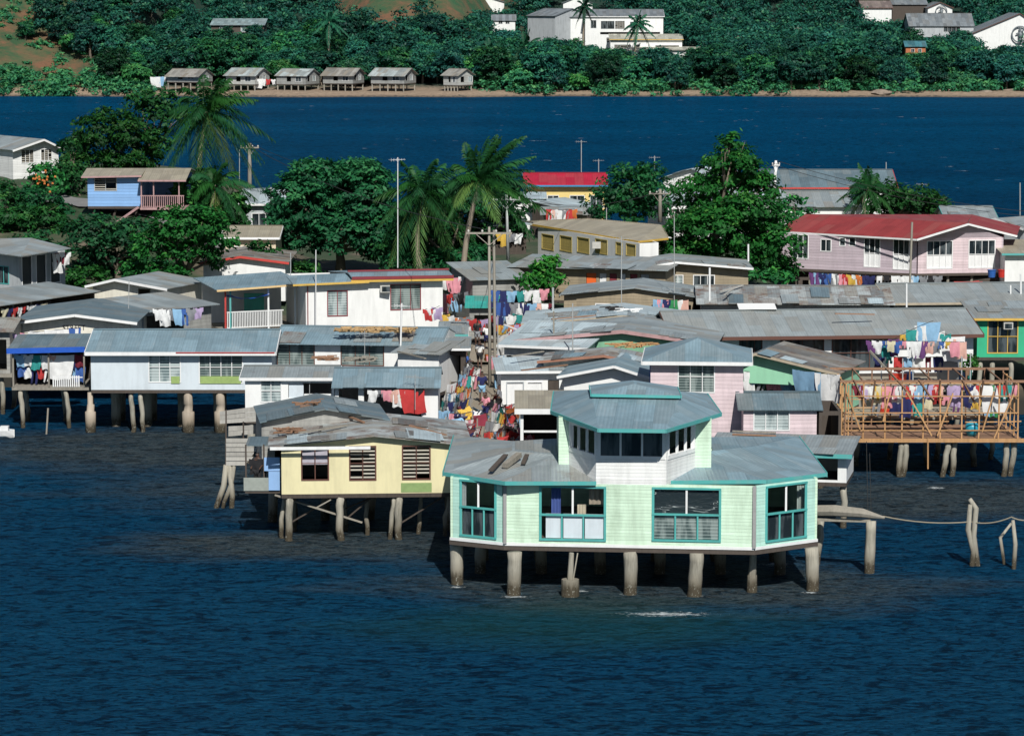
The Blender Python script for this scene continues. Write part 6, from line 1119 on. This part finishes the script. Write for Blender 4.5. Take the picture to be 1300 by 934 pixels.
for u,c,l in ((1123,(.5,.04,.02),'left red drum inside the house frame'),(1141,(.52,.05,.02),'middle red drum inside the house frame'),(1153,(.55,.06,.03),'right red drum inside the house frame')):
    p=V((P(u,540,ys+6.4).x,ys+6.4,zbk)); t=thing('drum',l.replace('inside','behind'),'drum',p); m=MB(); m.tube([p,p+V((0,0,.28)),p+V((0,0,.3)),p+V((0,0,.6)),p+V((0,0,.62)),p+V((0,0,.9))],[.29,.29,.31,.31,.29,.29],16); m.build('body',plain('red_drum',c,.4),t,smooth=False); m=MB(); m.tube([p+V((0,0,.9)),p+V((0,0,.94))],[.31,.31],16); m.build('lid',plain('red_drum',c,.4),t)
p=V((P(1234,541,ys+1).x,ys+1,zf)); t=thing('basket','round blue basket on the floor of the house frame','basket',p); m=MB(); m.tube([p,p+V((0,0,.3)),p+V((0,0,.6)),p+V((0,0,.78))],[.2,.36,.33,.12],14); m.build('body',plain('cyan_plastic',(.02,.3,.42),.4),t,smooth=True); m=MB(); m.tube([p+V((0,0,.78)),p+V((0,0,.86))],.06,8); m.build('knob',M_dkwood,t)
for u,v,z,c,l in ((62,390,3.0,(.7,.13,.02),'orange tub under the long thin lean-to roof'),(72,390,3.0,(.65,.4,.03),'yellow tub beside the orange one under the lean-to roof'),(132,386,3.4,(.5,.04,.04),'red and white bucket before the cream hut'),(1272,352,4.2,(.55,.04,.03),'red drum beside the pink hillside house'),(1259,352,4.2,(.03,.12,.4),'blue drum beside the pink hillside house'),(907,364,4.1,(.6,.06,.12),'pink red tub on the flat roof before the layered tree')): tub(l,u,v,z,c,*((.3,.5) if 'drum' in l else (.42,.65)))
def sticks(name,label,cat,u,v,z,n,spread,L_,mat,kind=None,r=.04):
    c=S(u,v,z); m=MB()
    for i in range(n):
        a=R.uniform(-.5,.5)+ (0 if R.random()<.7 else 1.2); p=c+V((R.uniform(-spread,spread),R.uniform(-.5,.5),R.uniform(0,.22)*1)); d=V((math.cos(a),math.sin(a)*.8,R.uniform(-.05,.1)))*L_*R.uniform(.5,1)/2; m.tube([p-d,p+d],R.uniform(.5,1.2)*r,5)
    return tag(m.build(name,mat,loc=c),label,cat,kind=kind)
fire=wood('firewood',(.5,.33,.16),.5)
sticks('firewood_pile','long pile of split yellow firewood drying on the roof of the white wing','firewood',478,421,5.35,150,2.2,.6,fire,'stuff',.06)
sticks('stick_bundle','bundle of dark twisted sticks on the yellow house roof','sticks',367,549,4.62,22,.5,.9,M_newd)
sticks('stick_bundle','reddish rolled stick bundle on the split gable roof','sticks',391,514,5.3,16,.5,.9,M_newd)
sticks('stick_bundle','brown stick heap on the low white house roof','sticks',414,457,4.95,22,.6,.9,M_newd)
sticks('stick_bundle','grey scrap heap on the roof left of the walkway stalls','scrap',455,458,4.9,26,.8,.8,M_wood)
sticks('scrap_heap','heap of pale boards and scrap on the green gable hut roof','scrap',803,440,5.3,22,.9,1.4,M_new)
sticks('scrap_heap','dark scrap heap on the roof before the tan board hut','scrap',778,394,5.5,18,.5,.7,M_dark)
sticks('scrap_heap','white and dark scrap beside the heap before the tan board hut','scrap',800,396,5.5,18,.7,.6,M_wtrim)
sticks('scrap_heap','scrap boards and boxes along the shed left edge','scrap',30,395,3.2,30,1.4,1.2,M_pinkt)
sticks('scrap_heap','pale scrap boards under the pink house corner','scrap',1140,366,3.4,18,1.2,1.5,M_new)
sticks('scrap_heap','red and white scrap under the pink hillside house','scrap',1180,366,3.4,16,1.2,.8,M_redt)
sticks('red_boards','long stack of red painted boards right of the pink house undercroft','boards',1232,362,3.6,14,1.2,2.6,M_redt)
PK=[('long bleached plank',(432,524),(462,536),4.95,4.8),('grey warped plank',(380,549),(440,540),4.7,4.75),('rusty iron strip',(520,540),(566,552),4.75,4.5),('pale timber',(1060,398),(1110,399),5.9,5.8),('yellowish timber',(1137,394),(1182,397),5.7,5.6),('dark timber',(915,370),(943,362),5.8,6.0),('dark short timber',(920,374),(932,366),5.8,6.0),('red brown plank',(650,452),(690,446),5.1,5.2),('weathered plank',(662,470),(720,463),5.0,5.05),('thin pale plank',(1010,455),(1050,466),5.1,4.9),('sun bleached timber',(540,455),(505,446),4.85,4.9),('silver plank',(700,405),(760,400),5.3,5.4),('brown beam',(770,408),(860,425),5.5,5.3),('white pipe',(640,412),(672,425),4.9,4.5),('dark ladder rail',(930,551),(985,553),3.75,3.75),('pale ladder rail',(930,547),(985,549),3.8,3.8)]
PW=['across the split gable roof beside the yellow house','on the yellow house roof','at the right end of the yellow house roof','on the long grey roof, left of its white pipe','on the long grey roof, right of its white pipe','on the flat patched roof, left','on the flat patched roof, beside the longer one','on the lean-to roof by the walkway','on the lowest lean-to roof by the walkway','along the green gabled hut roof','on the white stall roof','on the sandy edged roof','lying across the middle of the village roofs','leaning down beside the walkway washing','on the teal edged shelter roof, front','on the teal edged shelter roof, back']
for (l,a,b,z0_,z1_),w in zip(PK,PW): plank('plank',f'{l} lying {w}' if 'leaning' not in w else f'{l} {w}',*a,*b,z0_+.05,z1_+.05,.13,.06,R.choice((M_wood,sb_,M_newd)) if 'white' not in l else M_wtrim)
# ================================================================ people
def skin(name,pts,edges,rad,mat,parent,org,sub=2):
    me=bpy.data.meshes.new(name); me.from_pydata([tuple(V(p)) for p in pts],edges,[]); me.materials.append(mat); o=bpy.data.objects.new(name,me); C.objects.link(o)
    if parent: o.parent=parent
    k=o.modifiers.new('skin','SKIN')
    for i,r in enumerate(rad): me.skin_vertices[0].data[i].radius=(r,r) if not isinstance(r,tuple) else r
    me.skin_vertices[0].data[0].use_root=True
    k.use_smooth_shade=True; s=o.modifiers.new('sub','SUBSURF'); s.levels=s.render_levels=sub; return o
SKN=plain('brown_skin',(.09,.045,.03),.6); HAIR=plain('black_hair',(.01,.01,.01),.8)
def person(label,loc,face,top,bot,h=1.65,stride=.22,arms=(0,0),sit=False,longtop=0):
    """face: heading in radians (0 faces away from the camera)"""
    t=thing('person',label,'person',loc); t.rotation_euler=(0,0,face); k=h/1.7
    hz=.92*k; sz=1.40*k; st=stride
    J=[(0,0,hz),(0,0,1.15*k),(0,0,sz-.06*k),(0,0,1.49*k),(0,.01,1.60*k),(0,.015,1.66*k), (-.19*k,0,sz-.03*k),(-.24*k,.05*arms[0]-.02,1.13*k),(-.22*k,.28*arms[0]+.08,.92*k+.18*arms[0]),(-.21*k,.33*arms[0]+.1,.84*k+.22*arms[0]),(.19*k,0,sz-.03*k),(.24*k,.05*arms[1]-.02,1.13*k),(.22*k,.28*arms[1]+.08,.92*k+.18*arms[1]),(.21*k,.33*arms[1]+.1,.84*k+.22*arms[1]),
       (-.1*k,0,hz-.08*k),(-.1*k,st*.55+.02,.5*k),(-.1*k,st*.4,.09*k),(-.1*k,st*.4+.13,.035),(.1*k,0,hz-.08*k),(.1*k,-st*.35+.03,.5*k),(.1*k,-st,.1*k),(.1*k,-st+.13,.035)]
    E_=[(0,1),(1,2),(2,3),(3,4),(4,5),(2,6),(6,7),(7,8),(8,9),(2,10),(10,11),(11,12),(12,13),(0,14),(14,15),(15,16),(16,17),(0,18),(18,19),(19,20),(20,21)]
    rd=[.13,.12,.14,.055,.088,.07,.055,.042,.032,.035,.055,.042,.032,.035,.09,.06,.042,.035,.09,.06,.042,.035]; rd=[r*k for r in rd]
    skin('body',J,E_,rd,SKN,t,loc)
    def sub(name,ids,ed,ex,mt): skin(name,[J[i] for i in ids],[(ids.index(a),ids.index(b)) for a,b in ed],[rd[i]+ex for i in ids],mt,t,loc)
    sub('shirt',[1,0,2,6,10,7,11],[(1,0),(1,2),(2,6),(2,10),(6,7),(10,11)],.028,clothm(COL[top]))
    sub('trousers',[0,14,18,15,19],[(0,14),(0,18),(14,15),(18,19)],.026,clothm(COL[bot]))
    m=MB(); c=V((0,-.005,1.645*k))
    o=skin('hair',[(0,-.02,1.64*k),(0,-.015,1.70*k)],[(0,1)],[.1*k,.075*k],HAIR,t,loc)
    f=MB(); 
    for s in (-1,1):
        e=MB(); q=V(loc)+V((s*.032*k,.082*k+.01,1.615*k)); e.tube([q-V((0,0,.009)),q+V((0,0,.009))],.011,6); e.build('eye',plain('eye_white',(.6,.6,.6)),t)
    q=V(loc)+V((0,.1*k+.005,1.585*k)); f.tube([q+V((0,-.02,.03)),q,q+V((0,-.02,-.012))],[.008,.016,.008],6); f.build('nose',SKN,t); f=MB(); q=V(loc)+V((0,.09*k,1.548*k)); f.bar(q-V((.025,0,0)),q+V((.025,0,0)),.012); f.build('mouth',plain('lips',(.1,.03,.03)),t)
    return t
W_z=2.18
person('person in white shirt and dark trousers walking away up the walkway',(*P(609,466,186).to_2d(),W_z),0,'white','black',1.68,.24,(.3,-.2))
person('person in long navy shirt and sky blue shorts walking away on the walkway',(*P(612,520,171).to_2d(),W_z),0,'navy','sky blue',1.7,.18,(0,.3))
person('person in pink shirt at the cluttered lower walkway',(*P(617,545,163).to_2d(),W_z),math.pi*.8,'pink','navy',1.6,.1,(.8,.8))
person('person in black shirt at the head of the walkway before the stalls',(*P(606,432,196).to_2d(),2.37),math.pi,'black','grey',1.65,.1)
person('person in white shirt crowding the far end of the walkway, beside the twin pole',(*P(618,438,194).to_2d(),2.37),.3,'white','navy',1.6,.15,(.4,.2))
person('person in red shirt walking toward the camera at the far end of the walkway',(*P(597,428,199).to_2d(),2.37),math.pi*1.1,'red','black',1.62,.2,(.3,.5))
person('person in blue shirt bending over washing left of the upper walkway',(*P(592,470,181).to_2d(),2.18),-1.2,'blue','grey',1.6,.12,(.9,.9))
person('person in grey shirt sorting clothes right of the middle walkway',(*P(634,520,166).to_2d(),2.18),1.3,'grey','black',1.62,.12,(.9,.7))
person('person in pale pink shirt standing at the upper window of the mint green house',(*P(838,560,b1.y+1.0).to_2d(),5.0),math.pi*.8,'peach','navy',1.6,.05,(.8,.4))
person('person in black clothes leaning at the porch of the yellow house',(pp.corner(.55,.45,2.18)),math.pi*.9,'black','black',1.7,.08,(.6,.6))
# ================================================================ vegetation: island
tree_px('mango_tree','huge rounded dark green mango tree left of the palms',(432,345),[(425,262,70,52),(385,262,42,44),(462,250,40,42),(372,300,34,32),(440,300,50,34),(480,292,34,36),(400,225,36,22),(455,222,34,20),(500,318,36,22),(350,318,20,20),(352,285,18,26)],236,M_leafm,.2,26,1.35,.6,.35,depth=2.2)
tree_px('broad_tree','broad dark tree behind the blue house, left of the tall palm',(140,262),[(128,172,34,32),(160,178,28,34),(110,195,30,26),(178,200,26,28),(95,215,26,26),(150,215,40,22)],262,M_leaf,.19,21,1.0,.6,.25,depth=2)
tree_px('feathery_tree','thin feathery dark tree just left of the tall palm',(196,235),[(180,130,26,16),(208,128,26,16),(195,150,30,18),(222,150,18,16),(185,172,16,16),(205,182,18,22),(195,200,14,14)],265,M_leaf,.2,12,.75,.5,.2,depth=1.5)
tree_px('shade_tree','wide leafy shade tree with dark trunk before the red trimmed cottage',(238,372),[(225,292,34,26),(255,285,32,24),(200,315,34,22),(245,320,38,18),(270,335,14,10),(180,345,30,16),(215,348,26,12),(278,300,22,22)],214,M_leafb,.19,22,1.0,.55,.24,depth=1.8)
tree_px('dense_tree','dense dark tree below the blue house on the left slope',(150,352),[(150,320,44,30),(115,300,30,28),(170,298,36,20),(120,335,34,22),(190,345,30,18)],222,M_leaf,.19,21,1.0,.6,.25,depth=1.5)
tree_px('dense_tree','dark tree mass between the hilltop house and the blue house',(100,258),[(95,225,22,24),(85,260,26,20),(100,285,22,18),(60,300,24,22),(30,285,26,22),(12,262,20,24),(88,190,12,16)],250,M_leaf,.19,21,1.0,.6,.2,depth=2)
tree_px('shrub','leafy shrub with red and orange flowers under the hilltop house window',(58,250),[(55,222,18,16),(45,238,16,14),(70,235,14,16)],248,M_leafb,.2,12,1,.45,.08,cat='shrub',depth=.6)
fl=MB()
for _ in range(20): q=P(R.gauss(52,9),R.gauss(228,7),246.3+R.uniform(-.5,.5)); fl.poly([q+V((-.09,0,-.06)),q+V((.09,0,-.06)),q+V((.06,0,.09)),q+V((-.06,0,.09))])
tag(fl.build('blossom',clothm((.5,.16,.04)),loc=P(52,228,246)),'orange blossom scattered over the shrub by the hilltop house','blossom',kind='stuff')
tree_px('dark_tree','dark bush growing round the hilltop house annex at the left edge',(8,290),[(5,260,24,30),(20,300,26,22),(2,300,20,20)],238,M_leaf,.19,21,1,.55,.2)
tree_px('round_tree','dark rounded tree right of the crimson roofed house',(805,285),[(800,240,40,30),(825,232,24,26),(775,258,30,20),(820,262,34,22),(790,270,36,16)],262,M_leafm,.19,21,1,.6,.25,depth=2)
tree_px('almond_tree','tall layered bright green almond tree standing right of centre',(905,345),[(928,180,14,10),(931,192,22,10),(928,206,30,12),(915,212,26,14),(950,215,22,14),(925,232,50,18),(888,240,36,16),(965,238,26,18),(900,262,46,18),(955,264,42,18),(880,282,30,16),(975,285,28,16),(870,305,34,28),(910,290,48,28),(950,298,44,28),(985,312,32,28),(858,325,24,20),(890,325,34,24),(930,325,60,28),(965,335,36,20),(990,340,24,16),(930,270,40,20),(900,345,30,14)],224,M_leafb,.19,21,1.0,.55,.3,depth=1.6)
tree_px('round_tree','dark rounded spreading tree behind the red roof of the pink house',(1140,285),[(1120,252,36,22),(1160,256,34,18),(1190,262,20,12),(1100,245,20,20),(1145,268,50,16),(1180,270,24,12)],268,M_leaf,.19,21,1,.6,.25,depth=2)
tree_px('small_tree','small open tree beside the white steel pole, right',(1010,290),[(1005,262,20,14),(1015,275,24,12),(990,275,16,12)],246,M_leafb,.22,10,.7,.5,.12)
tree_px('dense_tree','dark tree filling the gap between the centre palms',(575,345),[(545,285,30,26),(575,335,30,16),(600,330,24,18),(520,285,24,20),(510,335,26,14),(550,330,30,16),(585,255,26,20)],228,M_leafm,.19,20,1.1,.55,.2,depth=1.5)
tree_px('sapling','bright green sapling growing between the washing and the veranda row',(690,385),[(688,345,20,16),(700,335,14,10),(675,355,16,12),(700,360,16,14),(685,372,18,12)],206,M_leafb,.19,19,.9,.5,.08,depth=.8)
tree_px('dense_tree','dark tree mass behind the two palms',(560,335),[(580,262,34,26),(560,300,40,28),(525,310,36,26),(600,285,30,30),(625,262,30,26),(650,245,22,20),(640,290,28,24),(590,320,34,20),(500,320,26,16),(655,265,18,18)],232,M_leaf,.19,21,1,.6,.25,depth=2)
tree_px('dense_tree','dark leafy tree under the palm fronds left of the white wing pole',(270,300),[(255,262,26,22),(280,270,22,22),(300,262,14,18),(240,285,22,16),(235,245,18,18)],240,M_leaf,.24,14,1,.55,.2)
tree_px('shrub','dark shrubs behind the low huts right of the layered tree',(1000,360),[(985,352,24,8),(960,352,20,8)],214,M_leafb,.22,12,1,.45,.06,cat='shrub')
def potplant(label,u,v,z,r,mat): p=S(u,v,z); t=thing('potted_plant',label,'plant',p); o=bpy.data.objects.new('foliage',leaf_mesh('foliage',leaf_arrays([(tuple(p+V((0,0,r))),(r,r,r))],.14,10,1.2,.3),mat,p)); C.objects.link(o); o.parent=t; m=MB(); m.tube([p-V((0,0,.1)),p+V((0,0,.25))],[.12,.16],10); m.build('pot',M_newd,t)
potplant('bushy potted plant in the green tub by the bright green house',1228,474,3.1,.55,M_leafb)
potplant('leafy potted plant on the veranda of the crimson trimmed row',772,362,4.1,.5,M_leafb)
def pal(label,bx,by,tx,ty,Y,**k):
    sc=Y/FP; a=P(bx,by,Y); b=P(tx,ty,Y); return palm('coconut_palm',label,a,b,**k)
pal('tall coconut palm with drooping fronds against the bay, left',252,300,262,142,246,L=4.8,n=38,wind=(.14,0,-.05),seed=3,r=.17,lw=.068)
pal('coconut palm with full round crown, left of the leaning palm',534,352,536,244,224,L=4.2,n=38,wind=(.13,.03,-.02),seed=5,r=.16,lw=.068)
pal('leaning coconut palm with wind swept crown and bare ringed trunk',588,415,609,228,212,L=3.9,n=40,emin=1.75,dr=.75,wind=(.36,.05,.12),seed=8,r=.18,curve=.9,lw=.068)
pal('low palm with hanging fronds below the tall left palm',270,330,274,235,238,L=3.6,n=16,wind=(.1,0,-.1),seed=13,r=.13,lw=.068)
pal('short dark palm poking above the red roof of the pink house',1100,275,1102,238,262,L=2.9,n=16,wind=(-.1,0,.05),seed=14,r=.12,lw=.068)
tree_px('bush','bushy dark growth on the bare slope below the road, left',(60,345),[(40,320,34,22),(80,330,28,20),(15,335,22,18),(95,350,22,12)],228,M_leaf,.19,20,1,.5,.1,cat='bush',depth=1.5)
tree_px('bush','dark bushes under the tall left palm beside the blue house',(262,290),[(250,245,22,16),(275,262,26,16),(300,285,20,12),(240,270,20,14),(262,225,18,14)],243,M_leaf,.19,20,1,.5,.1,cat='bush',depth=1.5)
tree_px('bush','dark thicket filling the slope above the grey corner house',(45,300),[(20,278,30,16),(60,275,28,14),(90,295,20,12),(40,292,34,14),(5,292,24,14),(75,300,20,12)],233,M_leaf,.19,20,1.1,.5,.1,cat='bush',depth=1)
tree_px('bush','dark bushes between the hilltop house and the road',(25,285),[(30,255,24,16),(60,262,22,14),(15,290,26,18),(50,292,28,16),(80,280,20,16)],240,M_leafm,.19,20,1,.5,.1,cat='bush',depth=1.5)
tree_px('bush','low dark bushes behind the cream hut and lettered house',(140,362),[(110,352,26,12),(90,368,20,10),(230,368,24,12),(260,372,18,10)],216,M_leaf,.19,20,1,.5,.1,cat='bush',depth=1)
tree_px('bush','dark hedge below the rounded mango tree, left',(350,345),[(345,335,26,14),(380,345,30,10),(330,320,16,12)],224,M_leaf,.19,20,1,.5,.1,cat='bush',depth=1)
# road and slope on the left hill
def strip(name,pts,w,mat,dz=.05):
    vs=[];fs=[]
    for i,(x,y) in enumerate(pts):
        d=V((pts[min(i+1,len(pts)-1)][0]-pts[max(i-1,0)][0],pts[min(i+1,len(pts)-1)][1]-pts[max(i-1,0)][1])).normalized(); n=V((-d.y,d.x))*w/2
        for s in (-1,0,1): q=V((x,y))+n*s; vs.append((q.x,q.y,island_z(q.x,q.y)+dz))
    for i in range(len(pts)-1):
        for k in (0,1): a=i*3+k; fs.append((a,a+1,a+4,a+3))
    me=bpy.data.meshes.new(name); me.from_pydata(vs,[],fs); me.materials.append(mat); o=bpy.data.objects.new(name,me); C.objects.link(o); return tag(o,kind='structure')
strip('road',[(-42+i*.9+math.sin(i*.25)*1.2,252-i*.8) for i in range(26)],3.2,plain('road_gravel',(.2,.2,.2),.9),.12)
# ================================================================ vegetation: far shore
protos=[]
for k in range(7):
    rr=R; bl=[]; H_=[7,9,6,8,5,10,7][k]; w=[4.2,4.5,4.8,3.6,4.2,4,5][k]
    for i in range(7): bl.append(((rr.uniform(-.5,.5)*w*1.1,rr.uniform(-.5,.5)*w,H_*rr.uniform(.45,.8)),(w*rr.uniform(.35,.6),w*rr.uniform(.35,.6),H_*rr.uniform(.16,.3))))
    bl.append(((0,0,H_*.45),(w*.8,w*.8,H_*.35)))
    me=leaf_mesh('crown',leaf_arrays(bl,.33,16,.85,.8,.1),M_far if k not in (2,4) else M_farb,(0,0,0)); m=MB(); m.tube([(0,0,-.6),(.1,0,H_*.3),(0,.1,H_*.6)],[.3,.22,.12],6); tmo=m.build('trunk',M_bark); tme=tmo.data; bpy.data.objects.remove(tmo); protos.append((me,tme,H_))
def bare(x,y):
    u=650+x/y*4000
    z=far_z(x,y); v=-30+(H-z)*4000/y
    if u<140 and 34<v<114 and v>36+ (u/140)*54: return True
    if 425<u<612 and v<52 and v<60-(abs(u-530)/70)*14: return True
    return False
BLD=[(u0,u1,vt,vb) for u0,u1,vt,vb in ((738,845,16,56),(655,745,16,56),(775,895,48,66),(622,656,20,36),(1150,1180,54,70),(1092,1215,3,24),(1140,1300,15,44),(1250,1300,40,62),(268,338,28,42),(5,55,0,22),(80,105,0,8),(585,650,0,12),(712,755,0,14))]
NT=0; LBL={0:'full crowned dark tree in the far shore woods',1:'tall dark tree in the far shore woods',2:'low bright bushy tree in the far shore woods',3:'slim dark tree in the far shore woods',4:'small bright round tree in the far shore woods',5:'tallest kind of dark tree in the far shore woods',6:'wide spreading dark tree in the far shore woods'}
cands=[]
y=676.0
while y<905:
    x=-.172*y+R.uniform(0,3)
    while x<.172*y: cands.append((x+R.uniform(-1.5,1.5),y+R.uniform(-2,2))); x+=5.0*(1+ (y-676)/500)
    y+=4.6*(1+(y-676)/260)
far_pts=[]
for x,y in cands:
    if bare(x,y) and R.random()>.05: continue
    z=far_z(x,y); u=650+x/y*4000; vb=-30+(H-z)*4000/y; hp=8*4000/y
    if 190<u<605 and y<685: continue
    if y<681 and R.random()<.3: continue
    s=R.uniform(.7,1.15); bad=False
    for (u0,u1,vt,vbb) in BLD:
        yb={16:770,48:746,20:778,54:728,3:800,15:760,40:762,28:755,0:815,14:800}[vt]
        if y>yb: continue
        if u0-8<u<u1+8 and vb>vt and vb-hp*s*1.05<vbb and vb<vbb+200:
            if vb>vbb: s=min(s,(vb-vbb)/hp) if (vb-vbb)>8 else 0
            else: s=0
    if s<.3: continue
    far_pts.append((x,y,z,s))
far_pts.sort(key=lambda p:p[1])
def put(k,x,y,z,s,top=True):
    me,tme,H_=protos[k]; t=thing('far_tree',LBL[k],'tree',(x,y,z-.1),LBL[k].replace(' in the',' of the').replace('tree','trees')); t.scale=(s,s,s); t.rotation_euler=(0,0,R.uniform(0,6.28))
    for n_,m_ in (('crown',me),('trunk',tme)): o=bpy.data.objects.new(n_,m_); C.objects.link(o); o.parent=t
vis=[]; rest=[]
for i,p in enumerate(far_pts): (vis if len(vis)<290 and (p[1]<700 or i%3==0) else rest).append(p)
for x,y,z,s in vis: put(R.choice((0,1,2,3,4,6,0,1,4)) if y<700 else R.choice((0,1,3,5,6)),x,y,z,s)
# remaining far woods: one mass
arrs=[]
for x,y,z,s in rest:
    w=4.4*s; H_=8*s; bl=[((x+R.uniform(-.4,.4)*w,y+R.uniform(-.4,.4)*w,z+H_*R.uniform(.4,.75)),(w*R.uniform(.45,.7),w*R.uniform(.45,.7),H_*R.uniform(.2,.32))) for _ in range(4)]; arrs+=bl
if arrs:
    o=bpy.data.objects.new('far_woods',leaf_mesh('far_woods',leaf_arrays(arrs,.42,9,.6,1.1,.05),M_far,(0,760,10))); C.objects.link(o); o.location=(0,760,10); tag(o,'dark continuous woods covering the far hillside','woods',kind='stuff')
# undergrowth along the far beach
arrs=[]
for i in range(300):
    u=R.uniform(600,1300) if i<210 else R.uniform(0,200); y=R.uniform(670,682); x=(u-650)/4000*y; z=far_z(x,y); r=R.uniform(.8,2.0); arrs.append(((x,y,z+r*.5),(r*1.3,r,r*.8)))
for i in range(260):
    u=R.uniform(0,140); v=R.uniform(40,110); y=R.uniform(675,735); x=(u-650)/4000*y; z=far_z(x,y)
    if R.random()<.5: r=R.uniform(.4,1.0); arrs.append(((x,y,z+r*.3),(r*1.5,r,r*.7)))
o=bpy.data.objects.new('undergrowth',leaf_mesh('undergrowth',leaf_arrays(arrs,.4,7,.7,.8,.1),M_farb,(0,676,1))); C.objects.link(o); o.location=(0,676,1); tag(o,'low green undergrowth along the far beach','undergrowth',kind='stuff')
FP_=[(576,112,574,82,'far palm leaning over the lone stilt hut',5),(622,108,620,68,'tall far palm right of the lone stilt hut',6),(634,112,632,74,'far palm with yellow heart, right of the taller pair',6),(668,100,668,60,'far palm behind the bright bush on the shore',6),(420,88,418,28,'far palm above the middle stilt huts',5),(806,66,810,30,'solitary slim palm in front of the white far hall',5),(560,70,560,50,'small far palm on the wooded slope',4),(742,20,742,8,'far palm above the hall roof',4),(1012,60,1013,50,'low far palm by the far power pole',4)]
for i,(u,v,u2,v2,l,L_) in enumerate(FP_):
    Y=690 if v>80 else 735 ; a=P(u,v,Y); z=far_z(a.x,Y); a.z=min(a.z,z); palm('coconut_palm',l,a,P(u2,v2,Y),L=L_*.9,n=18,wind=(.1,0,0),r=.22,mat=M_farfrond,separate=False,seed=20+i,curve=.5,lw=.2)
# rocks along the far waterline
for i,(u,v,r) in enumerate(((1130,116,2.2),(1120,118,1.6),(1206,117,1.8),(1290,117,1.8),(15,113,1.8),(60,112,1.6),(1036,117,1.4),(1252,118,1.2))):
    p=S(u,v,.8); m=MB(); N=8; vs=[]
    me=bpy.data.meshes.new('rock'); import bmesh; bm=bmesh.new(); bmesh.ops.create_icosphere(bm,subdivisions=2,radius=r)
    for q in bm.verts: q.co*=1+.22*math.sin(q.co.x*3+i)*math.cos(q.co.y*2.5+i); q.co.z*=.45; q.co.x*=1.5
    bm.to_mesh(me); bm.free(); me.materials.append(plain('shore_rock',(.3,.24,.19),.9,0,.5,1.2)); o=bpy.data.objects.new('rock',me); C.objects.link(o); o.location=p; tag(o,['broad tan rock on the far right shore','lower rock left of the broad tan one','rock beside the green tuft on the far shore','rock at the right edge of the far shore','tan rock at the left edge of the far shore','second rock along the left far shore','dark rock below the bright far bush','small rock near the right end of the far shore'][i],'rock')

for o_ in list(C.objects):
    if 'label' in o_.keys() and len(o_['label'].replace(',',' ').split())>16: print('LONG',o_.name,len(o_['label'].split()),o_['label'])
